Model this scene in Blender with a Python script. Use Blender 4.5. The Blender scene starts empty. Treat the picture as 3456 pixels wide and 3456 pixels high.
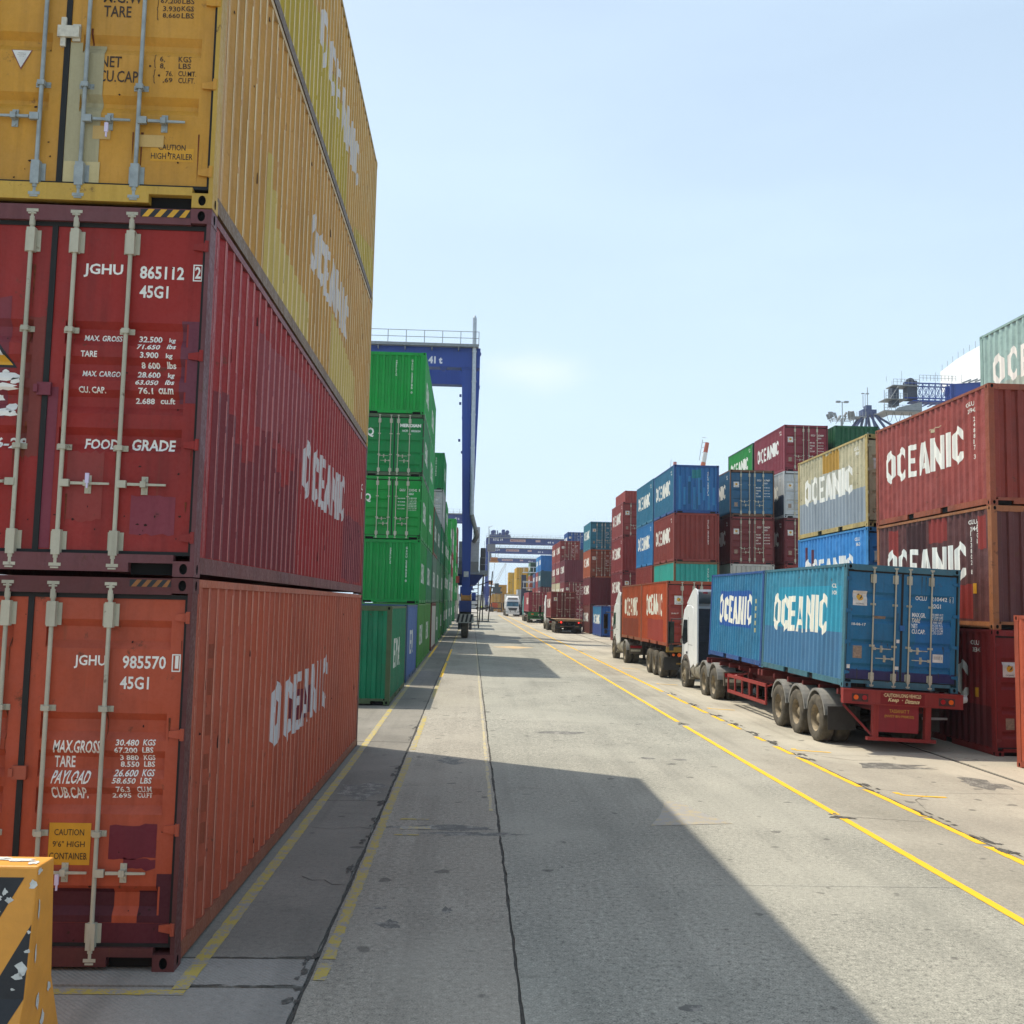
import bpy, math, random
from mathutils import Matrix, Vector
R = math.radians
SC = bpy.context.scene
COL = SC.collection

# ------------------------------------------------------------------ camera, world, sun, exposure
def setup_view():
    cam = bpy.data.cameras.new('camera')
    co = bpy.data.objects.new('camera', cam)
    COL.objects.link(co)
    SC.camera = co
    cam.sensor_width = 36.0
    cam.lens = 35.95
    cam.clip_start = 0.05
    cam.clip_end = 9000
    pitch, yaw, roll, H = 0.09166, 0.03781, 0.02198, 2.7395
    r = Vector((math.cos(yaw), -math.sin(yaw), 0))
    fh = Vector((math.sin(yaw), math.cos(yaw), 0))
    z = Vector((0, 0, 1))
    f = fh * math.cos(pitch) + z * math.sin(pitch)
    u = -fh * math.sin(pitch) + z * math.cos(pitch)
    rr = r * math.cos(roll) + u * math.sin(roll)
    uu = -r * math.sin(roll) + u * math.cos(roll)
    co.matrix_world = Matrix(((rr.x, uu.x, -f.x, 0), (rr.y, uu.y, -f.y, 0), (rr.z, uu.z, -f.z, H), (0, 0, 0, 1)))
setup_view()

SUN_DIR = Vector((4.95, -3.3, -11.64)).normalized()       # direction the light travels
TO_SUN = -SUN_DIR
EL = math.asin(TO_SUN.z)
AZ = math.atan2(TO_SUN.x, TO_SUN.y)
w = bpy.data.worlds.new('World')
SC.world = w
w.use_nodes = True
nt = w.node_tree
nt.nodes.clear()
sky = nt.nodes.new('ShaderNodeTexSky')
sky.sky_type = 'NISHITA'
sky.sun_disc = False
sky.sun_elevation = EL
sky.sun_rotation = AZ
sky.altitude = 0
sky.air_density = 1.0
sky.dust_density = 3.0
sky.ozone_density = 1.5
# a thin veil of high cloud and haze, brighter and whiter towards the horizon
geo = nt.nodes.new('ShaderNodeTexCoord')
sep = nt.nodes.new('ShaderNodeSeparateXYZ')
nt.links.new(geo.outputs['Generated'], sep.inputs[0])
ramp = nt.nodes.new('ShaderNodeMapRange')
ramp.inputs['From Min'].default_value = 0.0
ramp.inputs['From Max'].default_value = 0.75
ramp.inputs['To Min'].default_value = 0.92
ramp.inputs['To Max'].default_value = 0.34
nt.links.new(sep.outputs['Z'], ramp.inputs['Value'])
mp = nt.nodes.new('ShaderNodeMapping')
mp.inputs['Scale'].default_value = (1.2, 1.2, 4.5)
nt.links.new(geo.outputs['Generated'], mp.inputs['Vector'])
nz = nt.nodes.new('ShaderNodeTexNoise')
nz.inputs['Scale'].default_value = 1.6
nz.inputs['Detail'].default_value = 5
nt.links.new(mp.outputs[0], nz.inputs['Vector'])
nr = nt.nodes.new('ShaderNodeMapRange')
nr.inputs['From Min'].default_value = 0.45
nr.inputs['From Max'].default_value = 0.8
nr.inputs['To Min'].default_value = 0.0
nr.inputs['To Max'].default_value = 0.16
nt.links.new(nz.outputs['Fac'], nr.inputs['Value'])
ad = nt.nodes.new('ShaderNodeMath')
ad.operation = 'ADD'
ad.use_clamp = True
nt.links.new(ramp.outputs[0], ad.inputs[0])
nt.links.new(nr.outputs[0], ad.inputs[1])
mx = nt.nodes.new('ShaderNodeMixRGB')
mx.inputs['Color2'].default_value = (4.7, 5.98, 7.05, 1)
nt.links.new(ad.outputs[0], mx.inputs['Fac'])
nt.links.new(sky.outputs[0], mx.inputs['Color1'])
# one small faint cloud right of the nearest gantry crane
cd = Vector((0.0565, 1.0, 0.232)).normalized()
vs_ = nt.nodes.new('ShaderNodeVectorMath'); vs_.operation = 'SUBTRACT'
vs_.inputs[1].default_value = cd
nt.links.new(geo.outputs['Generated'], vs_.inputs[0])
ms_ = nt.nodes.new('ShaderNodeMapping'); ms_.inputs['Scale'].default_value = (17, 17, 44)
nt.links.new(vs_.outputs[0], ms_.inputs['Vector'])
n2 = nt.nodes.new('ShaderNodeTexNoise'); n2.inputs['Scale'].default_value = 1.1; n2.inputs['Detail'].default_value = 5
nt.links.new(ms_.outputs[0], n2.inputs['Vector'])
ln = nt.nodes.new('ShaderNodeVectorMath'); ln.operation = 'LENGTH'
nt.links.new(ms_.outputs[0], ln.inputs[0])
sm = nt.nodes.new('ShaderNodeMath'); sm.operation = 'ADD'
nt.links.new(ln.outputs['Value'], sm.inputs[0]); nt.links.new(n2.outputs['Fac'], sm.inputs[1])
r2 = nt.nodes.new('ShaderNodeMapRange'); r2.interpolation_type = 'SMOOTHSTEP'
r2.inputs['From Min'].default_value = 1.75; r2.inputs['From Max'].default_value = .55
r2.inputs['To Min'].default_value = 0; r2.inputs['To Max'].default_value = .30
nt.links.new(sm.outputs[0], r2.inputs['Value'])
m2 = nt.nodes.new('ShaderNodeMixRGB'); m2.inputs['Color2'].default_value = (6.9, 7.1, 7.3, 1)
nt.links.new(r2.outputs[0], m2.inputs['Fac']); nt.links.new(mx.outputs[0], m2.inputs['Color1'])
mx = m2
bg = nt.nodes.new('ShaderNodeBackground')
bg.inputs['Strength'].default_value = 0.13
wo = nt.nodes.new('ShaderNodeOutputWorld')
nt.links.new(mx.outputs[0], bg.inputs['Color'])
nt.links.new(bg.outputs[0], wo.inputs['Surface'])

sl = bpy.data.lights.new('sun', 'SUN')
sl.energy = 3.6
sl.angle = R(0.53)
sl.color = (1.0, 0.92, 0.78)
so = bpy.data.objects.new('sun', sl)
COL.objects.link(so)
so.rotation_euler = SUN_DIR.to_track_quat('-Z', 'Y').to_euler()
so.location = (-20, 10, 40)

SC.view_settings.view_transform = 'Standard'
SC.view_settings.look = 'None'
SC.view_settings.gamma = 1.0
SC.view_settings.use_curve_mapping = False
SC.view_settings.exposure = 0.40

# ------------------------------------------------------------------ small helpers
def lin(h):
    v = []
    for i in (0, 2, 4):
        c = int(h[i:i + 2], 16) / 255
        v.append(c / 12.92 if c <= 0.04045 else ((c + 0.055) / 1.055) ** 2.4)
    return (v[0], v[1], v[2], 1)

def gz(x, y):
    """height of the yard surface: a gentle cross fall to the right-hand drain and a slight rise into the distance"""
    t = min(max((x - 5.0) / 2.4, 0), 1)
    return -0.12 * t + 0.006 * min(max(y - 18, 0), 172)

MATS = {}
def nodes(name):
    m = bpy.data.materials.new(name)
    m.use_nodes = True
    n = m.node_tree
    b = n.nodes['Principled BSDF']
    return m, n, b

def mixc(n, fac, a, b):
    x = n.nodes.new('ShaderNodeMixRGB')
    for s, v in (('Fac', fac), ('Color1', a), ('Color2', b)):
        if hasattr(v, 'is_output'):
            n.links.new(v, x.inputs[s])
        else:
            x.inputs[s].default_value = v
    return x.outputs[0]

def noise(n, vec, scale, detail=3, rough=0.55):
    x = n.nodes.new('ShaderNodeTexNoise')
    x.inputs['Scale'].default_value = scale
    x.inputs['Detail'].default_value = detail
    x.inputs['Roughness'].default_value = rough
    n.links.new(vec, x.inputs['Vector'])
    return x.outputs['Fac']

def rng(n, v, a, b, c=0.0, d=1.0):
    x = n.nodes.new('ShaderNodeMapRange')
    x.inputs['From Min'].default_value = a
    x.inputs['From Max'].default_value = b
    x.inputs['To Min'].default_value = c
    x.inputs['To Max'].default_value = d
    n.links.new(v, x.inputs['Value'])
    return x.outputs[0]

def mul(n, a, b):
    x = n.nodes.new('ShaderNodeMath')
    x.operation = 'MULTIPLY'
    for i, v in enumerate((a, b)):
        if hasattr(v, 'is_output'):
            n.links.new(v, x.inputs[i])
        else:
            x.inputs[i].default_value = v
    return x.outputs[0]

def ovec(n, rand=True):
    tc = n.nodes.new('ShaderNodeTexCoord')
    if not rand:
        return tc.outputs['Object']
    oi = n.nodes.new('ShaderNodeObjectInfo')
    ml = mul(n, oi.outputs['Random'], 57.0)
    va = n.nodes.new('ShaderNodeVectorMath')
    va.operation = 'ADD'
    n.links.new(tc.outputs['Object'], va.inputs[0])
    n.links.new(ml, va.inputs[1])
    return va.outputs[0]

def vscale(n, vec, s):
    m = n.nodes.new('ShaderNodeMapping')
    m.inputs['Scale'].default_value = s
    n.links.new(vec, m.inputs['Vector'])
    return m.outputs[0]

def bump(n, b, h, strength, dist):
    x = n.nodes.new('ShaderNodeBump')
    x.inputs['Strength'].default_value = strength
    x.inputs['Distance'].default_value = dist
    n.links.new(h, x.inputs['Height'])
    n.links.new(x.outputs[0], b.inputs['Normal'])

def paint(hexc, rust=0.35, rough=0.5, fade=0.35, dent=0.55):
    """weathered container paint: faded areas, vertical dirt runs, rust spots and shallow dents"""
    k = ('paint', hexc, rust, rough, fade, dent)
    if k in MATS:
        return MATS[k]
    m, n, b = nodes('paint_' + hexc)
    c = lin(hexc)
    v = ovec(n)
    light = tuple(min(1, c[i] * 0.95 + 0.08 * (0.35 * c[0] + 0.4 * c[1] + 0.25 * c[2]) + 0.03) for i in range(3)) + (1,)
    dark = tuple(c[i] * 0.62 for i in range(3)) + (1,)
    f1 = mul(n, rng(n, noise(n, v, 0.9, 4), 0.42, 0.68), fade)
    a = mixc(n, f1, c, light)
    st = noise(n, vscale(n, v, (9, 9, 0.45)), 1.0, 4, 0.65)
    a = mixc(n, mul(n, rng(n, st, 0.52, 0.75), 0.55), a, dark)
    fine = noise(n, v, 38, 2)
    a = mixc(n, mul(n, rng(n, fine, 0.45, 0.7), 0.12), a, dark)
    rs = noise(n, v, 5.5, 7, 0.72)
    rm = mul(n, rng(n, rs, 0.66 - 0.07 * rust, 0.72 - 0.05 * rust), min(1, 0.35 + rust))
    a = mixc(n, rm, a, (0.10, 0.042, 0.022, 1))
    run = noise(n, vscale(n, v, (14, 14, 0.7)), 1.0, 5, 0.7)
    rr = mul(n, rng(n, run, 0.63, 0.74), rust * 0.8)
    a = mixc(n, rr, a, (0.16, 0.07, 0.03, 1))
    gr = noise(n, vscale(n, v, (1.3, 1.3, .5)), 1.0, 6, .7)
    a = mixc(n, mul(n, rng(n, gr, .47, .72), .25 + .6 * rust), a, tuple(0.42 * c[i] + .012 for i in range(3)) + (1,))
    n.links.new(a, b.inputs['Base Color'])
    n.links.new(rng(n, fine, 0.3, 0.7, rough - 0.06, rough + 0.16), b.inputs['Roughness'])
    b.inputs['Specular IOR Level'].default_value = 0.28
    if dent > 0:
        h = noise(n, v, 2.6, 3, 0.5)
        bump(n, b, h, dent, 0.08)
    MATS[k] = m
    return m

def plain(name, hexc, rough=0.6, metal=0.0, var=0.15, scale=6.0, bmp=0.0, emit=None):
    k = ('plain', name)
    if k in MATS:
        return MATS[k]
    m, n, b = nodes(name)
    c = lin(hexc)
    v = ovec(n)
    d = tuple(c[i] * (1 - 2.2 * var) if var < .4 else c[i] * .2 for i in range(3)) + (1,)
    f = noise(n, v, scale, 5, 0.6)
    a = mixc(n, rng(n, f, 0.35, 0.7), c, d)
    n.links.new(a, b.inputs['Base Color'])
    b.inputs['Roughness'].default_value = rough
    b.inputs['Metallic'].default_value = metal
    if bmp:
        bump(n, b, noise(n, v, scale * 4, 3), bmp, 0.01)
    if emit:
        b.inputs['Emission Color'].default_value = lin(hexc)
        b.inputs['Emission Strength'].default_value = emit
    MATS[k] = m
    return m

M_GASKET = lambda: plain('black_gasket', '1b1c1b', 0.8, 0, 0.1)
M_DARK = lambda: plain('dark_recess', '0b0a09', 0.95, 0, 0.1)
M_GALV = lambda: paint('b8b39e', .55, .5, .3, 0.0)
M_LETTER = lambda: paint('eceae0', 0.0, 0.6, 0.1, 0.15)
M_LETTERCLEAN = lambda: plain('white_lettering', 'e9e6dc', 0.6, 0, 0.06)
M_BLACKLET = lambda: plain('dark_lettering', '3a2a1c', 0.7, 0, 0.05)
M_TYRE = lambda: plain('dusty_rubber', '5c5548', 0.9, 0, 0.25, 7, 0.3)
M_RIM = lambda: plain('dusty_wheel_steel', '9c8d72', 0.7, 0.1, 0.25, 9)
M_CHASSIS = lambda: plain('grimy_black_chassis', '2a2623', 0.8, 0.1, 0.2)
M_GUARD = lambda: plain('grey_plastic_mudguard', '8b8983', 0.6, 0, 0.15)
M_WHITE = lambda: plain('white_cab_paint', 'e6e7e4', 0.3, 0, 0.04, 3)
M_GLASS = lambda: plain('dark_tinted_glass', '141b20', 0.08, 0, 0.05)
M_TRED = lambda: paint('8e2f2b', 0.25, 0.5, 0.3, 0.0)
M_RTG = lambda: paint('2f4a94', 0.08, 0.45, 0.15, 0.0)
M_RTGD = lambda: paint('34457f', 0.12, 0.5, 0.2, 0.0)
M_STEEL = lambda: plain('grey_steelwork', '8f9496', 0.6, 0.2, 0.15)
M_YEL = lambda: plain('safety_yellow_paint', 'e2a11c', 0.5, 0, 0.1)
M_AMBER = lambda: plain('amber_lens', 'e8651a', 0.3, 0, 0.05)
M_REDL = lambda: plain('red_lens', 'a31722', 0.3, 0, 0.05)
M_REDLIT = lambda: plain('lit_red_lens', 'ff2a1c', 0.3, 0, 0.02, emit=2.5)

class MB:
    def __init__(s):
        s.v = []; s.f = []; s.m = []
    def quad(s, pts, mi=0):
        i = len(s.v); s.v += [tuple(p) for p in pts]; s.f.append(tuple(range(i, i + len(pts)))); s.m.append(mi)
    def box(s, x0, x1, y0, y1, z0, z1, mi=0):
        i = len(s.v)
        s.v += [(x0, y0, z0), (x1, y0, z0), (x1, y1, z0), (x0, y1, z0), (x0, y0, z1), (x1, y0, z1), (x1, y1, z1), (x0, y1, z1)]
        for f in ((0, 3, 2, 1), (4, 5, 6, 7), (0, 1, 5, 4), (1, 2, 6, 5), (2, 3, 7, 6), (3, 0, 4, 7)):
            s.f.append(tuple(i + k for k in f)); s.m.append(mi)
        return s
    def hexa(s, p, mi=0):
        """eight corners: bottom ring 0-3, top ring 4-7"""
        i = len(s.v); s.v += [tuple(q) for q in p]
        for f in ((0, 3, 2, 1), (4, 5, 6, 7), (0, 1, 5, 4), (1, 2, 6, 5), (2, 3, 7, 6), (3, 0, 4, 7)):
            s.f.append(tuple(i + k for k in f)); s.m.append(mi)
        return s
    def cyl(s, a, b, r0, r1=None, n=10, mi=0, caps=True):
        r1 = r0 if r1 is None else r1
        a = Vector(a); b = Vector(b); d = (b - a)
        if d.length < 1e-6: return s
        d.normalize()
        p = Vector((0, 0, 1)) if abs(d.z) < .9 else Vector((1, 0, 0))
        u = d.cross(p).normalized(); w_ = d.cross(u)
        i = len(s.v)
        for k in range(n):
            t = 2 * math.pi * k / n
            o = u * math.cos(t) + w_ * math.sin(t)
            s.v.append(tuple(a + o * r0)); s.v.append(tuple(b + o * r1))
        for k in range(n):
            q = (k + 1) % n
            s.f.append((i + 2 * k, i + 2 * q, i + 2 * q + 1, i + 2 * k + 1)); s.m.append(mi)
        if caps:
            s.f.append(tuple(i + 2 * k for k in range(n))[::-1]); s.m.append(mi)
            s.f.append(tuple(i + 2 * k + 1 for k in range(n))); s.m.append(mi)
        return s
    def bar(s, a, b, w_, mi=0):
        return s.cyl(a, b, w_ * 0.7, None, 4, mi)
    def lathe(s, prof, n=32, axis='x', c=(0, 0, 0), mi=0, rmod=None):
        """prof: (along, radius) pairs, closed tube around the axis"""
        i = len(s.v); P = len(prof)
        for k in range(n):
            t = 2 * math.pi * k / n
            for j, (al, r) in enumerate(prof):
                if rmod: r = rmod(k, j, r)
                if axis == 'x': s.v.append((c[0] + al, c[1] + r * math.cos(t), c[2] + r * math.sin(t)))
                else: s.v.append((c[0] + r * math.cos(t), c[1] + r * math.sin(t), c[2] + al))
        for k in range(n):
            q = (k + 1) % n
            for j in range(P - 1):
                s.f.append((i + k * P + j, i + k * P + j + 1, i + q * P + j + 1, i + q * P + j)); s.m.append(mi)
        return s
    def prism(s, poly, a0, a1, axis='x', mi=0, mi2=None):
        """extrude a 2-D outline; axis x: poly is (y,z); axis y: (x,z)"""
        n = len(poly); i = len(s.v)
        for a in (a0, a1):
            for p in poly:
                s.v.append((a, p[0], p[1]) if axis == 'x' else (p[0], a, p[1]))
        for k in range(n):
            q = (k + 1) % n
            s.f.append((i + k, i + q, i + n + q, i + n + k)); s.m.append(mi)
        s.f.append(tuple(i + k for k in range(n))[::-1]); s.m.append(mi if mi2 is None else mi2)
        s.f.append(tuple(i + n + k for k in range(n))); s.m.append(mi if mi2 is None else mi2)
        return s
    def mesh(s, name, nm=1, smooth=None):
        me = bpy.data.meshes.new(name)
        me.from_pydata(s.v, [], s.f)
        for _ in range(nm): me.materials.append(None)
        if nm > 1: me.polygons.foreach_set('material_index', s.m)
        me.validate()
        if smooth:
            me.polygons.foreach_set('use_smooth', [True] * len(me.polygons))
            me.set_sharp_from_angle(angle=R(smooth))
        me.update()
        return me

MESH = {}
def inst(name, me, mats, parent=None, loc=(0, 0, 0), rot=None, label=None):
    o = bpy.data.objects.new(name, me)
    COL.objects.link(o)
    if not isinstance(mats, (list, tuple)): mats = [mats]
    for i, m in enumerate(mats):
        if i < len(o.material_slots):
            o.material_slots[i].link = 'OBJECT'
            o.material_slots[i].material = m
    if parent: o.parent = parent
    o.location = loc
    if rot: o.rotation_euler = rot
    if label: o['label'] = label
    return o
def part(name, key, fn, mats, parent=None, loc=(0, 0, 0), rot=None, smooth=None):
    if key is None or key not in MESH:
        b = MB(); fn(b)
        nm = len(mats) if isinstance(mats, (list, tuple)) else 1
        me = b.mesh(name, nm, smooth)
        if key is not None: MESH[key] = me
    else:
        me = MESH[key]
    return inst(name, me, mats, parent, loc, rot)
def thing(name, label, cat, loc=(0, 0, 0), rz=0, group=None):
    o = bpy.data.objects.new(name, None)
    COL.objects.link(o)
    o.location = loc; o.rotation_euler = (0, 0, rz)
    o['label'] = label; o['category'] = cat
    if group: o['group'] = group
    o.empty_display_size = 0.3
    return o
def tag(o, label, cat, group=None):
    o['label'] = label; o['category'] = cat
    if group: o['group'] = group
    return o
def struct(o):
    o['kind'] = 'structure'; return o

# ------------------------------------------------------------------ flat print that follows pressed steel
def clip(poly, ax, lo, hi):
    for s, lim in ((1, lo), (-1, hi)):
        out = []
        n = len(poly)
        for i in range(n):
            a, b = poly[i], poly[(i + 1) % n]
            da, db = s * (a[ax] - lim), s * (b[ax] - lim)
            if da >= 0: out.append(a)
            if (da > 1e-9 and db < -1e-9) or (da < -1e-9 and db > 1e-9):
                t = da / (da - db)
                out.append((a[0] + (b[0] - a[0]) * t, a[1] + (b[1] - a[1]) * t))
        poly = out
        if len(poly) < 3: return []
    return poly
def slabs(polys, ax, breaks):
    out = []
    for p in polys:
        lo = min(q[ax] for q in p); hi = max(q[ax] for q in p)
        bs = [lo - 1] + [x for x in breaks if lo < x < hi] + [hi + 1]
        for i in range(len(bs) - 1):
            c = clip(p, ax, bs[i], bs[i + 1])
            if len(c) >= 3: out.append(c)
    return out

TXT = {}
def text_polys(s, bold=0.0):
    k = (s, bold)
    if k in TXT: return TXT[k]
    c = bpy.data.curves.new('t', 'FONT')
    c.body = s; c.offset = bold; c.resolution_u = 2
    o = bpy.data.objects.new('t', c)
    m = o.to_mesh()
    vs = [(v.co.x, v.co.y) for v in m.vertices]
    fs = [[vs[i] for i in p.vertices] for p in m.polygons]
    o.to_mesh_clear(); bpy.data.objects.remove(o); bpy.data.curves.remove(c)
    TXT[k] = fs
    return fs
def fit(polys, x0, z0, wd, ht, shear=0.0):
    xs = [p[0] for f in polys for p in f]; zs = [p[1] for f in polys for p in f]
    a, b, c, d = min(xs), max(xs), min(zs), max(zs)
    sx = wd / max(b - a, 1e-6); sz = ht / max(d - c, 1e-6)
    return [[(x0 + (p[0] - a) * sx + (p[1] - c) * sz * shear, z0 + (p[1] - c) * sz) for p in f] for f in polys]
def text(s, x0, z0, wd, ht, bold=0.02, shear=0.0):
    return fit(text_polys(s, bold), x0, z0, wd, ht, shear)
def vtext(s, x, ztop, ch, cw, bold=0.02, pitch=1.25):
    out = []; z = ztop
    for c in s:
        if c != ' ': out += text(c, x, z - ch, cw if c not in 'I1' else cw * .35, ch, bold)
        z -= ch * (pitch if c != ' ' else .8)
    return out

def painted(word, seed=0, jit=0.012, t=0.165):
    """hand-brushed block capitals built of convex pieces; height 1"""
    rs = random.Random(seed)
    ph = [rs.uniform(0, 6.28) for _ in range(5)]
    def J(p):
        x_, z_ = p
        return (x_ + jit * .5 * math.sin(9 * z_ + ph[0]) + jit * .4 * math.sin(5 * x_ + ph[1]),
                z_ + jit * math.sin(6 * x_ + ph[2]) + jit * 1.6 * math.sin(1.9 * x_ + ph[3]))
    out = []; x = 0
    for ch in word:
        w_ = {'I': t, 'N': .54, 'A': .48, 'O': .48, 'M': .5}.get(ch, .42)
        q = []
        if ch in 'OC':
            o = [(w_ / 2, 1.06), (0, .78), (0, .22), (w_ / 2, -.06), (w_, .20), (w_, .80)]
            i = [(w_ / 2, .80), (t, .64), (t, .36), (w_ / 2, .20), (w_ - t, .34), (w_ - t, .66)]
            rg = range(6)
            if ch == 'C':
                o = [(w_, .60), (w_ * .98, .84), (w_ * .6, 1.05), (0, .82), (0, .2), (w_ * .55, -.06), (w_ * .95, .12), (w_ * .92, .30)]
                i = [(w_ * .80, .66), (w_ * .68, .77), (w_ * .58, .82), (t, .66), (t, .34), (w_ * .55, .18), (w_ * .62, .20), (w_ * .72, .30)]
                rg = range(7)
            for k in rg:
                l = (k + 1) % len(o)
                q.append([o[k], o[l], i[l], i[k]])
        elif ch == 'E':
            q = [[(0, 0), (t, 0), (t, 1), (0, 1)], [(t, 0), (w_, 0), (w_, .17), (t, .17)], [(t, .42), (w_ * .9, .42), (w_ * .9, .58), (t, .58)], [(t, .83), (w_, .83), (w_, 1), (t, 1)]]
        elif ch == 'A':
            h = w_ / 2
            q = [[(0, 0), (t * .8, 0), (h, .70), (h, 1), (h - .1, 1)], [(w_, 0), (h + .1, 1), (h, 1), (h, .70), (w_ - t * .8, 0)]]
            g = lambda z: t * .8 + (h - t * .8) * z / .70
            q.append([(g(.2), .2), (w_ - g(.2), .2), (w_ - g(.36), .36), (g(.36), .36)])
        elif ch == 'N':
            q = [[(0, 0), (t, 0), (t, 1), (0, 1)], [(w_ - t, 0), (w_, 0), (w_, 1), (w_ - t, 1)], [(t, 1), (t, .55), (w_ - t, 0), (w_ - t, .45)]]
        elif ch == 'M':
            h = w_ / 2
            q = [[(0, 0), (t, 0), (t, 1), (0, 1)], [(w_ - t, 0), (w_, 0), (w_, 1), (w_ - t, 1)], [(t, 1), (t, .62), (h, .3), (h, .68)], [(h, .68), (h, .3), (w_ - t, .62), (w_ - t, 1)]]
        elif ch == 'I':
            q = [[(0, 0), (t, 0), (t, 1), (0, 1)]]
        base = rs.uniform(-.04, .04)
        for f in q:
            out.append([(p[0], p[1]) for p in (J((a + x, b)) for a, b in f)])
        x += w_ + (.14 if ch == 'O' else .085) + rs.uniform(-.02, .03)
    return out

# ------------------------------------------------------------------ shipping containers
W = 2.438; HW = W / 2
DIM = {'20': (6.058, 2.591), '40': (12.192, 2.896)}
SPITCH = .278; SDEP = .036
def side_breaks(L):
    n = int((L - .36) / SPITCH); y0 = (L - n * SPITCH) / 2
    ks = [(.0, 0), (.072, 0), (.140, -SDEP), (.210, -SDEP)]
    pts = [(.16, 0)]
    for i in range(n):
        for a, d in ks: pts.append((y0 + i * SPITCH + a, d))
    pts += [(y0 + n * SPITCH, 0), (L - .16, 0)]
    return pts
def end_breaks():
    n = 8; p = .262; x0 = -n * p / 2
    pts = [(-HW + .12, 0)]
    for i in range(n):
        for a, d in ((.052, 0), (.078, -.045), (.184, -.045), (.210, 0)): pts.append((x0 + i * p + a, d))
    pts.append((HW - .12, 0))
    return pts
def interp(pts, t):
    if t <= pts[0][0]: return pts[0][1]
    for i in range(len(pts) - 1):
        if t <= pts[i + 1][0]:
            a, b = pts[i], pts[i + 1]
            return a[1] + (b[1] - a[1]) * (t - a[0]) / max(b[0] - a[0], 1e-9)
    return pts[-1][1]
SIDE_IN = .012      # proud face of the side sheet behind the post face
END_IN = .02
DOOR_IN = .05
BANDS = {'five': [(2.35, 2.57), (1.665, 1.87), (1.385, 1.59), (1.12, 1.315), (.385, .60)],
         'four': [(1.79, 1.98), (1.51, 1.70), (1.25, 1.44), (.95, 1.14)],
         'even': [(.77, .92), (1.26, 1.42), (1.76, 1.92), (2.24, 2.40)],
         '20a': [(.36, .52), (.86, 1.02), (1.36, 1.52), (1.86, 2.02)],
         '20b': [(.42, .58), (.78, .94), (1.14, 1.30), (1.50, 1.66), (1.90, 2.06)]}
BDEP = .042
def door_prof(bands):
    pts = [(0, 0)]
    for a, b in sorted(bands):
        pts += [(a, 0), (a + .06, -BDEP), (b - .055, -BDEP), (b, 0)]
    return pts + [(3, 0)]

def build_casting(b, x0, x1, y0, y1, z0, z1, fx, fy, holes=True):
    """corner casting; fx / fy: sign of the outer x and y faces that carry a hole"""
    if not holes:
        b.box(x0, x1, y0, y1, z0, z1); return
    N = 12
    b.quad([(x0, y0, z1), (x1, y0, z1), (x1, y1, z1), (x0, y1, z1)])
    b.quad([(x0, y0, z0), (x0, y1, z0), (x1, y1, z0), (x1, y0, z0)])
    def face(o, ua, ub, za, zb, mk, ru, rz):
        cu, cz = (ua + ub) / 2, (za + zb) / 2
        ring, inner = [], []
        for k in range(N):
            t = 2 * math.pi * k / N + math.pi / N * 0
            c_, s_ = math.cos(t), math.sin(t)
            sc = min(abs((ub - ua) / 2 / c_) if abs(c_) > 1e-6 else 9, abs((zb - za) / 2 / s_) if abs(s_) > 1e-6 else 9)
            ring.append((cu + c_ * sc, cz + s_ * sc)); inner.append((cu + ru * c_, cz + rz * s_))
        for k in range(N):
            q = (k + 1) % N
            pts = [ring[k]]
            # include the rectangle corner between two rays when they leave different edges
            a, c_ = ring[k], ring[q]
            if abs(a[0] - c_[0]) > 1e-6 and abs(a[1] - c_[1]) > 1e-6:
                xx = ub if max(a[0], c_[0]) >= ub - 1e-6 else ua
                zz = zb if max(a[1], c_[1]) >= zb - 1e-6 else za
                pts.append((xx, zz))
            pts += [ring[q], inner[q], inner[k]]
            b.quad([mk(p[0], p[1], 0) for p in pts])
            b.quad([mk(inner[k][0], inner[k][1], 0), mk(inner[q][0], inner[q][1], 0), mk(inner[q][0], inner[q][1], 1), mk(inner[k][0], inner[k][1], 1)], 1)
        b.quad([mk(p[0], p[1], 1) for p in inner], 1)
    ox = x1 if fx > 0 else x0; ix = x0 if fx > 0 else x1
    oy = y1 if fy > 0 else y0; iy = y0 if fy > 0 else y1
    dy = -.035 if fy > 0 else .035; dx = -.035 if fx > 0 else .035
    face(0, x0, x1, z0, z1, lambda u, z, d: (u, oy + dy * d, z), .030, .042)
    face(0, y0, y1, z0, z1, lambda u, z, d: (ox + dx * d, u, z), .026, .040)
    b.quad([(ix, y0, z0), (ix, y1, z0), (ix, y1, z1), (ix, y0, z1)])
    b.quad([(x0, iy, z0), (x1, iy, z0), (x1, iy, z1), (x0, iy, z1)])

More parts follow.
